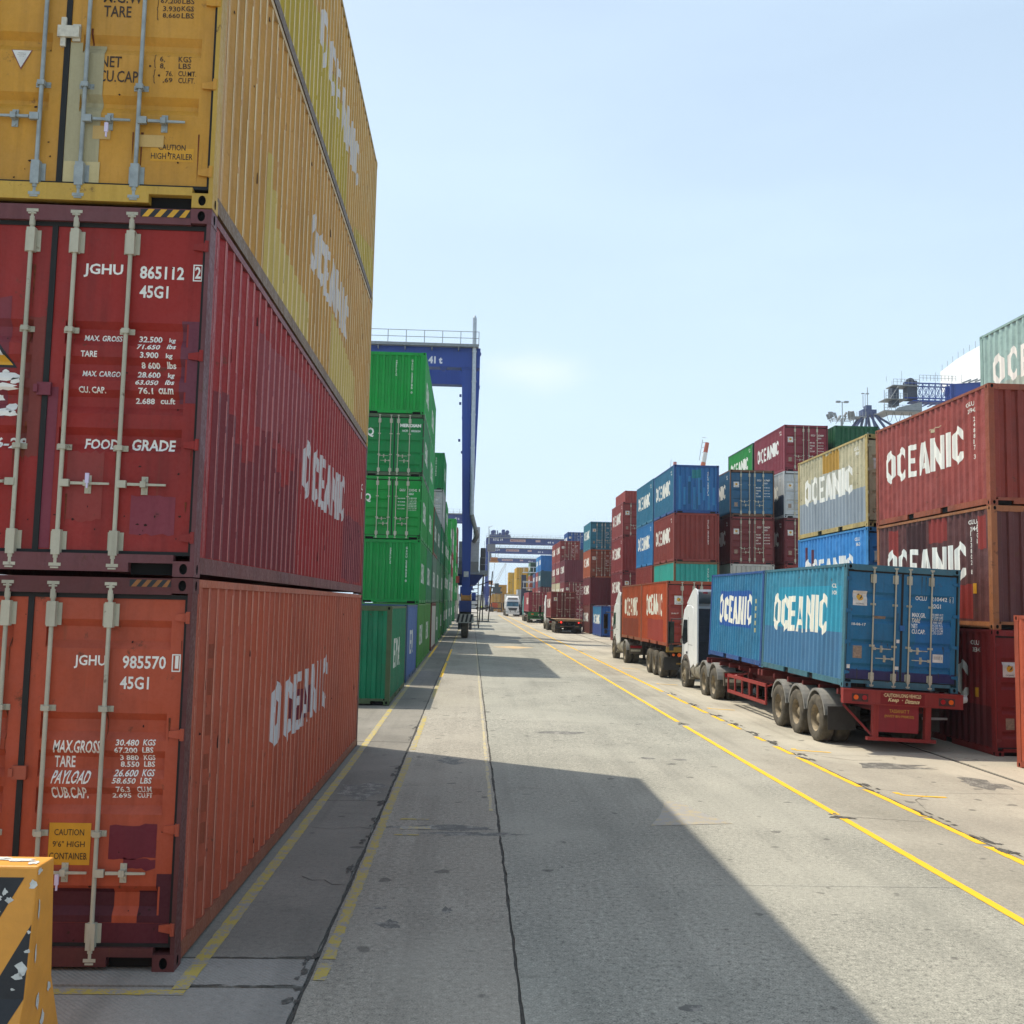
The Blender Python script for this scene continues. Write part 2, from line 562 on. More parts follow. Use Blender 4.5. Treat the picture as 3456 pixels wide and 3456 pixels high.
def container(name, label, t, x, y, z, color, end='front', frame=None, door=None, group=None, lod=1, bands=None,
              rust=.35, rails=None, parent_rot=None, ctype=None, gal=None, pockets=None, cat='shipping container'):
    """x is the centre line, y the end that faces the camera, z the underside"""
    L, H = DIM[t]
    Mside = paint(color, rust)
    Mfr = paint(frame or color, min(1, rust + .15))
    Mdoor = paint(door or color, rust)
    Mbr, Mtr = (paint(rails[0], .5), paint(rails[1], .4)) if rails else (Mfr, Mfr)
    gal = gal or M_GALV()
    root = thing(name, label, cat, (x, y, z), 0, group)
    if parent_rot: root.rotation_euler = parent_rot
    if bands is None: bands = 'five' if t == '40' else '20a'
    bd = BANDS[bands]
    sb = side_breaks(L)
    zb, zt = (.155, H - .062)
    for sg in (-1, 1):
        def f(b, sg=sg):
            prev = None
            for (yy, d) in sb:
                xx = sg * (HW - SIDE_IN + d)
                if prev: b.quad([(prev[0], prev[1], zb), (xx, yy, zb), (xx, yy, zt), (prev[0], prev[1], zt)])
                prev = (xx, yy)
            # thin lap closing top and bottom of the pressed sheet
            for zz in (zb, zt):
                b.quad([(sg * (HW - SIDE_IN), .16, zz), (sg * (HW - SIDE_IN), L - .16, zz), (sg * (HW - .09), L - .16, zz), (sg * (HW - .09), .16, zz)])
        part('side_panel', ('side', t, sg), f, Mside, root)
    def rf(b):
        n = 12 if t == '20' else 24; p = (L - .3) / n
        for i in range(n):
            a = .15 + i * p
            b.quad([(-HW + .06, a, H - .03), (HW - .06, a, H - .03), (HW - .06, a + p * .6, H - .03), (-HW + .06, a + p * .6, H - .03)])
            b.quad([(-HW + .06, a + p * .6, H - .03), (HW - .06, a + p * .6, H - .03), (HW - .06, a + p, H - .045), (-HW + .06, a + p, H - .045)])
        b.quad([(-HW + .1, .1, .14), (HW - .1, .1, .14), (HW - .1, L - .1, .14), (-HW + .1, L - .1, .14)])
        b.quad([(-HW + .1, L - .08, .14), (HW - .1, L - .08, .14), (HW - .1, L - .08, H - .03), (-HW + .1, L - .08, H - .03)])
    part('roof_panel', ('roof', t), rf, Mside, root)
    # ---- frame
    pk = pockets if pockets is not None else (t == '20')
    def rail(b, sg):
        xo = sg * (HW - .004); xi = sg * (HW - .075)
        a, c = sorted((xo, xi))
        segs = [(.178, L - .178)]
        if pk:
            m = L / 2
            segs = [(.178, m - 1.08), (m - .72, m + .72), (m + 1.08, L - .178)]
            for q in (m - 1.08, m + .72): b.box(*sorted((sg * (HW - .05), xi)), q, q + .36, .034, .150, 1)
            for q in (m - 1.08, m + .72): b.box(a, c, q, q + .36, .150, .158)
        for p, q in segs: b.box(a, c, p, q, .03, .158)
    if lod >= 2:
        for sg in (-1, 1):
            part('bottom_rail', ('brail', t, sg, pk), lambda b: rail(b, sg), [Mbr, M_DARK()], root)
            part('top_rail', ('trail', t, sg), lambda b: b.box(*sorted((sg * (HW - .004), sg * (HW - .064))), .178, L - .178, H - .064, H - .004), Mtr, root)
            for e in (0, 1):
                yy = sorted((.004, .15)) if e == 0 else sorted((L - .004, L - .15))
                pw = .036 if (end == 'door' and e == 0) else .125
                part('corner_post', ('post', t, sg, e, pw), lambda b: (b.box(*sorted((sg * (HW - .003), sg * (HW - pw))), yy[0], yy[0] + .05 if e == 0 else yy[1], .118, H - .118) if e == 0 else b.box(*sorted((sg * (HW - .003), sg * (HW - .125))), yy[0], yy[1], .118, H - .118),
                     b.box(*sorted((sg * (HW - .003), sg * (HW - .03))), .054, .165, .118, H - .118) if e == 0 else None), Mfr, root)
                for top in (0, 1):
                    z0, z1 = (H - .118, H) if top else (0, .118)
                    y0, y1 = (0, .178) if e == 0 else (L - .178, L)
                    x0, x1 = sorted((sg * HW, sg * (HW - .162)))
                    part('corner_casting', ('cast', t, sg, e, top), lambda b: build_casting(b, x0, x1, y0, y1, z0, z1, sg, 1 if e else -1), [Mfr, M_DARK()], root)
        for y0_, y1_ in ((.006, .07), (L - .07, L - .006)):
            part('header_beam', ('head', t, y0_ > 1), lambda b: b.box(-HW + .162, HW - .162, y0_, y1_, H - .13, H - .006), Mfr, root)
        def sill(b):
            b.box(-HW + .50, HW - .50, .006, .08, .03, .165)
            for s in (-1, 1):
                b.box(*sorted((s * (HW - .162), s * (HW - .50))), .006, .08, .10, .165)
                b.box(*sorted((s * (HW - .164), s * (HW - .498))), .075, .09, .012, .10, 1)
        part('sill_beam', ('sill', t), sill, [Mfr, M_DARK()], root)
        part('sill_beam', ('sillfar', t), lambda b: b.box(-HW + .162, HW - .162, L - .08, L - .006, .03, .165), Mfr, root)
    else:
        def fr(b):
            for sg in (-1, 1):
                rail(b, sg)
                b.box(*sorted((sg * (HW - .004), sg * (HW - .064))), .178, L - .178, H - .064, H - .004)
                for e in (0, 1):
                    y0, y1 = (.003, .15) if e == 0 else (L - .15, L - .003)
                    pw = .04 if (end == 'door' and e == 0) else .10
                    b.box(*sorted((sg * (HW - .003), sg * (HW - pw))), y0, y1, .118, H - .118)
                    y0, y1 = (0, .178) if e == 0 else (L - .178, L)
                    for z0, z1 in ((0, .118), (H - .118, H)):
                        b.box(*sorted((sg * HW, sg * (HW - .162))), y0, y1, z0, z1)
                    if e == 0:
                        for z0 in (.06, H - .06):
                            b.box(*sorted((sg * (HW - .045), sg * (HW - .115))), -.002, .01, z0 - .04, z0 + .04, 1)
            for y0, y1 in ((.006, .07), (L - .07, L - .006)):
                b.box(-HW + .162, HW - .162, y0, y1, H - .12, H - .006)
                b.box(-HW + .162, HW - .162, y0, y1, .012, .16)
            for s in (-1, 1): b.box(*sorted((s * (HW - .19), s * (HW - .48))), .002, .02, .014, .10, 1)
        part('frame', ('frame', t, pk, end), fr, [Mfr, M_DARK()], root)
    # ---- near end
    if end == 'front':
        eb = end_breaks()
        def fe(b):
            prev = None
            for xx, d in eb:
                yy = END_IN - d
                if prev: b.quad([(prev[0], prev[1], .16), (xx, yy, .16), (xx, yy, H - .12), (prev[0], prev[1], H - .12)])
                prev = (xx, yy)
            b.quad([(-HW + .1, END_IN + .001, .16), (HW - .1, END_IN + .001, .16), (HW - .1, END_IN + .06, .16), (-HW + .1, END_IN + .06, .16)])
        part('end_panel', ('endp', t), fe, paint(door or color, rust), root)
    else:
        z0, z1 = .19, H - .165
        dp = door_prof(bd)
        def leaf(b, sg):
            xa, xb = sorted((sg * .022, sg * (HW - .060)))
            ia, ib = xa + .10, xb - .10
            y0 = DOOR_IN
            for p, q in ((xa, ia), (ib, xb)):
                b.quad([(p, y0, z0), (q, y0, z0), (q, y0, z1), (p, y0, z1)])
            zs = [(z0, 0)] + [p for p in dp if z0 < p[0] < z1] + [(z1, 0)]
            for i in range(len(zs) - 1):
                (za, da), (zc, dc) = zs[i], zs[i + 1]
                b.quad([(ia, y0 - da, za), (ib, y0 - da, za), (ib, y0 - dc, zc), (ia, y0 - dc, zc)])
            for a, c in bd:
                for xx in (ia, ib):
                    b.quad([(xx, y0, a), (xx, y0 + BDEP, a + .06), (xx, y0 + BDEP, c - .055), (xx, y0, c)])
            b.quad([(xa, y0, z0), (xa, y0 + .04, z0), (xb, y0 + .04, z0), (xb, y0, z0)])
            b.quad([(xa, y0, z1), (xa, y0 + .04, z1), (xb, y0 + .04, z1), (xb, y0, z1)])
        gx = [(-.022, .022), (-HW + .034, -HW + .062), (HW - .062, HW - .034)]
        def gask(b):
            for a, c in gx: b.box(a, c, DOOR_IN - .012, DOOR_IN + .05, z0 - .02, z1 + .03)
            b.box(-HW + .022, HW - .022, DOOR_IN - .010, DOOR_IN + .05, z1, z1 + .035)
            b.box(-HW + .022, HW - .022, DOOR_IN - .010, DOOR_IN + .05, z0 - .028, z0)
        part('door_gasket', ('gask', t), gask, M_GASKET(), root)
        for sg in (-1, 1):
            d = part('door', ('door', t, sg, bands), lambda b: leaf(b, sg), Mdoor, root)
            hb = {'40': (.60, .17), '20': (.62, .15)}[t]
            for bi, bx in enumerate(hb):
                xx = sg * bx
                hz = .70 if t == '40' else (.62 if bi == 0 else .86)
                if lod >= 1:
                    r = .0165 if lod >= 2 else .02
                    yb = DOOR_IN - .034
                    def lb(b):
                        n = 10 if lod >= 2 else 6
                        b.cyl((xx, yb, .07), (xx, yb, H - .05), r, None, n)
                        if lod >= 2:
                            for zz, s2 in ((.075, 1), (H - .055, -1)):
                                b.cyl((xx, yb, zz + s2 * .05), (xx, yb, zz + s2 * .12), r * 1.35, None, 10)
                                b.box(xx - .045, xx + .045, yb - .014, yb + .012, zz - .012, zz + .012)
                                b.box(xx - .03, xx + .03, yb - .02, yb + .006, zz - .03, zz - .018)
                    part('locking_bar', ('bar', t, sg, bi, lod >= 2), lb, gal, d, smooth=40 if lod >= 2 else None)
                    for pz in (.235, H - .30):
                      def plates(b):
                        for zz in (pz,):
                            if lod >= 2:
                                b.box(xx - .058, xx + .062, DOOR_IN - .008, DOOR_IN, zz - .075, zz + .095)
                                b.box(xx - .032, xx + .032, DOOR_IN - .058, DOOR_IN - .008, zz - .085, zz + .105)
                            else:
                                b.box(xx - .045, xx + .045, DOOR_IN - .055, DOOR_IN, zz - .08, zz + .09)
                      part('cam_housing', ('camh', t, sg, bi, lod >= 2, pz), plates, gal, d)
                    for pz in ((H * .345, H * .68) if t == '20' else (.98, 1.9)):
                      def brk(b):
                        for zz in (pz,):
                            b.box(xx - .055, xx + .06, DOOR_IN - .007, DOOR_IN, zz - .022, zz + .022)
                            b.box(xx - .028, xx + .028, DOOR_IN - .058, DOOR_IN - .007, zz - .019, zz + .019)
                            if lod >= 2:
                                for q in (-.045, .05): b.cyl((xx + q, DOOR_IN - .014, zz), (xx + q, DOOR_IN, zz), .009, None, 6)
                      part('bar_bracket', ('brk', t, sg, bi, lod >= 2, pz), brk, gal, d)
                    hd = sg if t == '40' else (1 if bi == (0 if sg < 0 else 1) else -1)
                    if t == '20': hz = .84 if hd == 1 else .64
                    if lod >= 2 or True:
                        def han(b):
                            x2 = xx + hd * (.40 if t == '20' else .37)
                            b.box(*sorted((xx, xx + hd * .07)), DOOR_IN - .06, DOOR_IN - .03, hz - .028, hz + .028)
                            b.hexa([(xx + hd * .08, DOOR_IN - .05, hz - .011), (x2, DOOR_IN - .045, hz - .008), (x2, DOOR_IN - .033, hz - .008), (xx + hd * .08, DOOR_IN - .03, hz - .011),
                                    (xx + hd * .08, DOOR_IN - .05, hz + .011), (x2, DOOR_IN - .045, hz + .008), (x2, DOOR_IN - .033, hz + .008), (xx + hd * .08, DOOR_IN - .03, hz + .011)])
                            xm = xx + hd * .20
                            b.box(xm - .024, xm + .024, DOOR_IN - .01, DOOR_IN, hz - .075, hz + .065)
                            b.box(xm - .02, xm + .02, DOOR_IN - .062, DOOR_IN - .01, hz - .022, hz + .024)
                            if lod >= 2:
                                for q in (-.058, .05): b.cyl((xm, DOOR_IN - .018, hz + q), (xm, DOOR_IN, hz + q), .012, None, 6)
                        part('door_handle', ('handle', t, sg, bi, lod >= 2), han, gal, d)
            if lod >= 2:
                for hzz in ((.30, 1.02, 1.72, H - .30) if t == '40' else (.32, .95, 1.6, H - .32)):
                    def hg(b):
                        xo = sg * (HW - .03); xi = sg * (HW - .135)
                        x_a, x_b = sorted((xo, xi))
                        b.hexa([(sg * (HW - .03), DOOR_IN - .034, hzz - .036), (xi, DOOR_IN - .02, hzz - .022), (xi, DOOR_IN, hzz - .022), (sg * (HW - .03), DOOR_IN, hzz - .036),
                                (sg * (HW - .03), DOOR_IN - .034, hzz + .036), (xi, DOOR_IN - .02, hzz + .022), (xi, DOOR_IN, hzz + .022), (sg * (HW - .03), DOOR_IN, hzz + .036)])
                        b.cyl((sg * (HW - .028), DOOR_IN - .040, hzz - .045), (sg * (HW - .028), DOOR_IN - .040, hzz + .045), .018, None, 8)
                    part('hinge', ('hinge', t, sg, round(hzz, 2)), hg, Mdoor, d)
    root['_t'] = t; root['_b'] = bands; root['_e'] = end
    return root

def clumps(polys):
    bb = [(min(q[0] for q in p) - 1e-3, max(q[0] for q in p) + 1e-3, min(q[1] for q in p) - 1e-3, max(q[1] for q in p) + 1e-3) for p in polys]
    par = list(range(len(polys)))
    def find(i):
        while par[i] != i: i = par[i]
        return i
    for i in range(len(polys)):
        for j in range(i):
            a, b = bb[i], bb[j]
            if a[0] <= b[1] and b[0] <= a[1] and a[2] <= b[3] and b[2] <= a[3]: par[find(i)] = find(j)
    g = {}
    for i, p in enumerate(polys): g.setdefault(find(i), []).append(p)
    return list(g.values())
PIECES = ('repaint_patch', 'masking_tape', 'sticker', 'faded_patch', 'ghost_lettering', 'repaint_band', 'placard', 'tape')
def side_print(root, polys, mat, sg, t=None, eps=.003, name='lettering', thick=0, key=None):
    """polys in (y,z) of the container; lies on the pressed sheet of side sg"""
    t = t or root['_t']; L, H = DIM[t]
    if name in PIECES:
        g = clumps(polys)
        if len(g) > 1:
            return [side_print(root, p, mat, sg, t, eps, name) for p in g]
    def f(b):
        sb = side_breaks(L)
        for p in slabs(polys, 0, [q[0] for q in sb]):
            b.quad([(sg * (HW - SIDE_IN + interp(sb, q[0]) + eps), q[0], q[1]) for q in p])
    return part(name, key, f, mat, root)
def end_print(root, polys, mat, eps=.003, name='lettering', key=None):
    """polys in (x,z) on the near end (door or pressed wall)"""
    t = root['_t']
    if name in PIECES:
        g = clumps(polys)
        if len(g) > 1:
            return [end_print(root, p, mat, eps, name) for p in g]
    def f(b):
        if root['_e'] == 'door':
            dp = door_prof(BANDS[root['_b']])
            for p in slabs(polys, 1, [q[0] for q in dp]):
                def dd(q):
                    ax = abs(q[0])
                    return interp(dp, q[1]) if .122 < ax < HW - .145 else 0
                for pp in slabs([p], 0, [-HW + .145, -.122, .122, HW - .145]):
                    cx = abs(sum(q[0] for q in pp) / len(pp))
                    on = .122 < cx < HW - .145
                    b.quad([(q[0], DOOR_IN - (interp(dp, q[1]) if on else 0) - eps, q[1]) for q in pp])
        else:
            eb = end_breaks()
            for p in slabs(polys, 0, [q[0] for q in eb]):
                b.quad([(q[0], END_IN - interp(eb, q[0]) - eps, q[1]) for q in p])
    return part(name, key, f, mat, root)
def rect(x0, x1, z0, z1): return [(x0, z0), (x1, z0), (x1, z1), (x0, z1)]
def frame_polys(x0, x1, z0, z1, t):
    return [rect(x0, x1, z0, z0 + t), rect(x0, x1, z1 - t, z1), rect(x0, x0 + t, z0 + t, z1 - t), rect(x1 - t, x1, z0 + t, z1 - t)]
def ragged(x0, x1, z0, z1, seed=0, a=.02, n=8):
    r = random.Random(seed)
    xs = [x0 + (x1 - x0) * i / n for i in range(n + 1)]
    lo = [z0 + r.uniform(-a, a) for _ in xs]; hi = [z1 + r.uniform(-a, a) for _ in xs]
    return [[(xs[i], lo[i]), (xs[i + 1], lo[i + 1]), (xs[i + 1], hi[i + 1]), (xs[i], hi[i])] for i in range(n)]
def blob(cx, cz, rx, rz, seed=0, n=11, j=.35):
    r = random.Random(seed); c = (cx, cz)
    p = [(cx + rx * (1 + r.uniform(-j, j)) * math.cos(6.283 * k / n), cz + rz * (1 + r.uniform(-j, j)) * math.sin(6.283 * k / n)) for k in range(n)]
    return [[c, p[k], p[(k + 1) % n]] for k in range(n)]
def flipy(polys, L): return [[(L - q[0], q[1]) for q in p] for p in polys]

def ship_logo(root, x0, z0, s, key):
    """white sticker with a yellow disc and a dark sail, name underneath"""
    end_print(root, [rect(x0, x0 + s, z0, z0 + s * 1.02)], plain('sticker_white', 'dedbd2', .5, 0, .05), .004, 'sticker', ('lg0', key))
    cx, cz = x0 + s * .5, z0 + s * .56
    end_print(root, blob(cx, cz, s * .24, s * .22, 3, 12, .03), plain('logo_yellow', 'd9a32a', .5, 0, .05), .006, 'logo', ('lg1', key))
    end_print(root, [[(cx - s * .10, cz - s * .16), (cx + s * .14, cz - s * .02), (cx + s * .20, cz + s * .22)], [(cx - s * .2, cz + s * .2), (cx - s * .05, cz + s * .16), (cx - s * .02, cz + s * .28)]], plain('logo_dark', '2a2c30', .5, 0, .05), .008, 'logo', ('lg2', key))
    end_print(root, text('OCEANIC', x0 + s * .2, z0 + s * .07, s * .6, s * .11, .01), plain('logo_dark', '2a2c30', .5, 0, .05), .006, 'lettering', ('lg3', key))

def oceanic(root, sg, seed=0, y0=None, y1=None, z0=.95, z1=1.95, mat=None, word='OCEANIC', slant=0.0, t_=.16):
    """big brushed name on a side; seen from outside it reads left to right"""
    t = root['_t']; L, H = DIM[t]
    a, b = (y0, y1) if y0 is not None else (1.2, L - .6)
    pl = fit(painted(word, seed, .014, t_), 0, z0, b - a, z1 - z0)
    pl = [[(q[0], q[1] + slant * (q[0] / (b - a) - .5)) for q in p] for p in pl]
    if sg > 0: pl = [[(a + q[0], q[1]) for q in p] for p in pl]
    else: pl = [[(b - q[0], q[1]) for q in p] for p in pl]
    return side_print(root, pl, mat or M_LETTER(), sg, key=('oc', t, sg, word, seed % 5, y0, y1, z0, z1, slant))

def side_text(root, s, sg, y, z, wd, ht, mat=None, bold=.02, key=None):
    pl = text(s, 0, z, wd, ht, bold)
    pl = [[((y + q[0]) if sg > 0 else (y - q[0]), q[1]) for q in p] for p in pl]
    return side_print(root, pl, mat or M_LETTERCLEAN(), sg)
def side_vtext(root, s, sg, y, ztop, ch, cw, mat=None):
    pl = vtext(s, 0, ztop, ch, cw)
    pl = [[((y + q[0]) if sg > 0 else (y - q[0]), q[1]) for q in p] for p in pl]
    return side_print(root, pl, mat or M_LETTERCLEAN(), sg)
def many(items, dz=0, bold=.015):
    out = []
    for s, x0, x1, z0, z1, sh in items: out += text(s, x0, z0 + dz, x1 - x0, z1 - z0, bold, sh)
    return out

# ------------------------------------------------------------------ ground, slabs, joints, markings
def concrete(name, base, dark, speck, warm=0.0, rough=.9, groove=False):
    speck *= 1.25
    m, n, b = nodes(name)
    g = n.nodes.new('ShaderNodeNewGeometry')
    v = g.outputs['Position']
    big = noise(n, v, .22, 5, .6)
    mid = noise(n, v, 1.7, 5, .65)
    fine = noise(n, vscale(n, v, (1, 1.0, 1)), 19, 5, .75)
    f3 = noise(n, v, 75, 2, .6)
    vor = n.nodes.new('ShaderNodeTexVoronoi')
    vor.inputs['Scale'].default_value = 34
    n.links.new(v, vor.inputs['Vector'])
    c = mixc(n, rng(n, big, .38, .66), lin(base), lin(dark))
    c = mixc(n, mul(n, rng(n, mid, .48, .72), .45), c, lin(dark))
    d2 = tuple(x * .30 for x in lin(dark)[:3]) + (1,)
    l2 = tuple(min(1, x * 1.55) for x in lin(base)[:3]) + (1,)
    c = mixc(n, mul(n, rng(n, fine, .52, .66), speck), c, d2)
    c = mixc(n, mul(n, rng(n, fine, .46, .36), speck * .7), c, l2)
    c = mixc(n, mul(n, rng(n, f3, .54, .64), speck * .85), c, d2)
    c = mixc(n, mul(n, rng(n, f3, .44, .36), speck * .5), c, l2)
    c = mixc(n, mul(n, rng(n, vor.outputs['Distance'], .30, .05), speck * .25), c, l2)
    st = noise(n, vscale(n, v, (.5, 1.1, 1)), .9, 6, .72)
    c = mixc(n, mul(n, rng(n, st, .62, .74), .55), c, tuple(x * .4 for x in lin(dark)[:3]) + (1,))
    trk = noise(n, vscale(n, v, (1.9, .045, 1)), 1.0, 4, .6)
    c = mixc(n, mul(n, rng(n, trk, .50, .70), .38), c, tuple(x * .55 for x in lin(dark)[:3]) + (1,))
    pt = noise(n, vscale(n, v, (.35, .22, 1)), 1.0, 3, .5)
    c = mixc(n, mul(n, rng(n, pt, .48, .60), .35), c, tuple(min(1, x * 1.25) for x in lin(base)[:3]) + (1,))
    drips = noise(n, v, 2.9, 2, .4)
    c = mixc(n, mul(n, rng(n, drips, .70, .73), .55), c, (.035, .032, .028, 1))
    n.links.new(c, b.inputs['Base Color'])
    b.inputs['Roughness'].default_value = rough
    h = fine
    if groove:
        wv = n.nodes.new('ShaderNodeTexWave')
        wv.bands_direction = 'DIAGONAL'
        wv.inputs['Scale'].default_value = 14
        wv.inputs['Distortion'].default_value = .6
        n.links.new(v, wv.inputs['Vector'])
        h = wv.outputs['Fac']
        bump(n, b, h, .35, .008)
    else:
        bump(n, b, h, .28, .004)
    return m

C_WALK = concrete('smooth_grey_concrete', '837e73', '67635a', .25)
C_RAMP = concrete('raked_grey_concrete', '908c84', '7d7a72', .2, groove=True)
C_WORN = concrete('exposed_aggregate_concrete', '9e988a', '857f72', .55)
C_ROAD = concrete('speckled_road_concrete', '9b988b', '807f74', .62)
C_MID = concrete('warm_grey_concrete', 'a09a8b', '8a8577', .3)
C_LANE = concrete('pale_yard_concrete', 'aca594', '908a7c', .2)
C_FAR = concrete('yard_concrete', 'a39e93', '8c887f', .2)
M_JOINT = plain('bitumen_joint', '504d46', .95, 0, .2, 20, .6)
M_RUBBLE = plain('broken_dark_joint', '6b6861', 1, 0, .38, 22, .9)

def marking(name, hexc, worn, under):
    m, n, b = nodes(name)
    g = n.nodes.new('ShaderNodeNewGeometry')
    v = g.outputs['Position']
    a = noise(n, v, 6, 6, .75)
    f2 = noise(n, v, 45, 3, .7)
    s = n.nodes.new('ShaderNodeMath'); s.operation = 'ADD'
    n.links.new(mul(n, a, .65), s.inputs[0]); n.links.new(mul(n, f2, .35), s.inputs[1])
    c = mixc(n, rng(n, s.outputs[0], worn, worn + .05), lin(hexc), lin(under))
    n.links.new(c, b.inputs['Base Color'])
    b.inputs['Roughness'].default_value = .75
    bump(n, b, f2, .3, .003)
    return m
Y_FRESH = marking('fresh_yellow_line', 'e6b417', .60, '8a877b')
Y_WORN = marking('worn_yellow_line', 'ab9745', .485, '8b8780')
Y_FAINT = marking('faint_cream_line', 'b8a777', .48, '96938b')

def ground():
    b = MB()
    xs = [-3000, -300, -60, -20, 5, 7.4, 20, 60, 300, 3000]
    ys = [-60, 0, 18, 60, 120, 190, 400, 1200, 6000]
    for i in range(len(xs) - 1):
        for j in range(len(ys) - 1):
            b.quad([(x, y, gz(x, y) - .028) for x, y in ((xs[i], ys[j]), (xs[i + 1], ys[j]), (xs[i + 1], ys[j + 1]), (xs[i], ys[j + 1]))])
    o = inst('ground', b.mesh('ground'), C_FAR)
    struct(o)
    return o
GROUND = ground()

def slab(x0, x1, y0, y1, mat, seed, rag=(.0, .0), z=0.0, name='paving_slab'):
    """one cast slab with chipped edges; rag = wobble of its left and right edge"""
    r = random.Random(seed)
    step = .12 if y0 < 14 else (.3 if y0 < 30 else 2.0)
    n = max(2, int((y1 - y0) / step))
    xb = [x for x in (5.0, 7.4) if x0 + .1 < x < x1 - .1]
    b = MB(); rows = []
    wl = wr = 0
    for i in range(n + 1):
        y = y0 + (y1 - y0) * i / n
        wl = wl * .7 + r.uniform(-1, 1) * rag[0]; wr = wr * .7 + r.uniform(-1, 1) * rag[1]
        xx = [x0 + wl] + xb + [x1 + wr]
        rows.append([(x, y + (r.uniform(-.008, .008) if i in (0, n) else 0), gz(x, y) + z) for x in xx])
    for i in range(n):
        for k in range(len(rows[0]) - 1):
            b.quad([rows[i][k], rows[i][k + 1], rows[i + 1][k + 1], rows[i + 1][k]])
        for k in (0, -1):
            a, c = rows[i][k], rows[i + 1][k]
            b.quad([a, c, (c[0], c[1], c[2] - .027), (a[0], a[1], a[2] - .027)])
    for i in (0, n):
        for k in range(len(rows[0]) - 1):
            a, c = rows[i][k], rows[i][k + 1]
            b.quad([a, c, (c[0], c[1], c[2] - .027), (a[0], a[1], a[2] - .027)])
    inst(name, b.mesh(name), mat, GROUND)

def run(x0, x1, ys, mat, rag, seed, gap=.018):
    for i in range(len(ys) - 1):
        slab(x0, x1, ys[i] + gap / 2, ys[i + 1] - gap / 2, mat if not isinstance(mat, dict) else mat.get(i, mat['d']), seed + i, rag)
run(-14, -1.135, [1, 4.5, 7.62], C_RAMP, (0, .006), 100, .05)
run(-14, -1.135, [7.62, 8.22], C_RAMP, (0, .006), 105, .03)
run(-14, -1.135, [8.22, 14.6, 20.6, 26.8, 33, 41, 48, 56, 66, 78, 90, 110, 130, 160, 190], C_WALK, (0, .008), 110, .025)
run(-1.10, .401, [1, 6.2, 24.4, 34, 46, 58, 76, 100, 130, 190], C_WORN, (.006, .007), 140, .012)
run(.429, 5.0, [1, 10.45, 24.4, 36, 48, 60, 80, 100, 130, 190], C_ROAD, (.008, .004), 160, .012)
run(5.006, 6.46, [1, 5.4, 14.0, 24.35, 36, 48, 60, 80, 110, 190], C_MID, (.003, .008), 180, .016)
run(6.50, 9.55, [1, 8, 16.6, 20.6, 30, 42, 55, 70, 90, 120, 190], C_LANE, (.010, .004), 200, .014)
run(9.66, 40, [1, 9, 14, 20.6, 27.5, 36, 50, 70, 100, 140, 190], C_LANE, (.004, 0), 220, .02)

def strip(name, pts, wd, mat, z, seed=0, rag=.0, kind='structure', wj=0):
    """painted or sealed band following a list of (x, y) points"""
    r = random.Random(seed); b = MB(); L = []
    for i in range(len(pts) - 1):
        (xa, ya), (xb_, yb) = pts[i], pts[i + 1]
        d = math.hypot(xb_ - xa, yb - ya)
        st = .1 if ya < 14 else (.25 if ya < 35 else 2)
        n = max(1, int(d / st))
        nx, ny = -(yb - ya) / d, (xb_ - xa) / d
        for k in range(n + (1 if i == len(pts) - 2 else 0)):
            t = k / n
            x, y = xa + (xb_ - xa) * t, ya + (yb - ya) * t
            a, c = wd / 2 + r.uniform(-rag, rag) , wd / 2 + r.uniform(-rag, rag)
            L.append(((x + nx * a, y + ny * a), (x - nx * c, y - ny * c)))
    for i in range(len(L) - 1):
        q = [L[i][0], L[i][1], L[i + 1][1], L[i + 1][0]]
        b.quad([(p[0], p[1], gz(p[0], p[1]) + z) for p in q])
    o = inst(name, b.mesh(name), mat)
    return struct(o)
# joints filled with bitumen
strip('joint_filler', [(-1.117, 1), (-1.117, 60), (-1.117, 190)], .034, M_JOINT, -.012, 1, .01)
strip('joint_filler', [(.415, 1), (.415, 60), (.415, 190)], .028, M_JOINT, -.010, 2, .008)
strip('joint_filler', [(6.48, 1), (6.48, 60), (6.48, 190)], .06, M_JOINT, -.010, 3, .008)
strip('drain_gap', [(9.605, 1), (9.605, 60), (9.605, 190)], .11, M_JOINT, -.016, 4, .004)
# yellow lines
strip('yellow_line', [(-4.6, 7.50), (-1.93, 7.50)], .10, Y_WORN, .004, 9, .004)
strip('yellow_line', [(-1.98, 7.56), (-1.98, 11), (-1.98, 20), (-1.98, 50)], .115, Y_WORN, .004, 10, .004)
strip('yellow_line', [(-1.98, 50), (-1.98, 62)], .115, Y_FRESH, .004, 13, .004)
strip('yellow_line', [(-1.98, 62), (-1.98, 120)], .115, Y_WORN, .004, 14, .004)
for a, c in ((7.75, 8.1), (8.2, 18.6), (19.6, 25), (29.5, 36), (37.5, 46), (47, 58), (64, 120)):
    strip('yellow_line', [(-1.03, a), (-1.03, c)], .10, Y_FRESH if 37 < a < 50 else Y_WORN, .004, int(a), .010)
strip('faint_line', [(.335, 14), (.335, 30), (.36, 70)], .05, Y_FAINT, .004, 12, .012)
for a, c in ((3, 13.88), (14.1, 24.1), (24.9, 60), (60.4, 120), (120.5, 190)):
    strip('yellow_line', [(5.06, a), (5.06, c)], .115, Y_FRESH, .004, int(a) + 40, .004)
for a, c in ((8, 12.6), (12.75, 14.3), (14.4, 16.5), (16.75, 19.9), (20.3, 21.4), (22.2, 22.9), (24.2, 25.2), (25.8, 27), (27.6, 29.5), (30, 33), (34, 60), (61, 120), (121, 190)):
    strip('yellow_line', [(6.40, a), (6.40, c)], .12, Y_FRESH, .004, int(a * 3), .010)
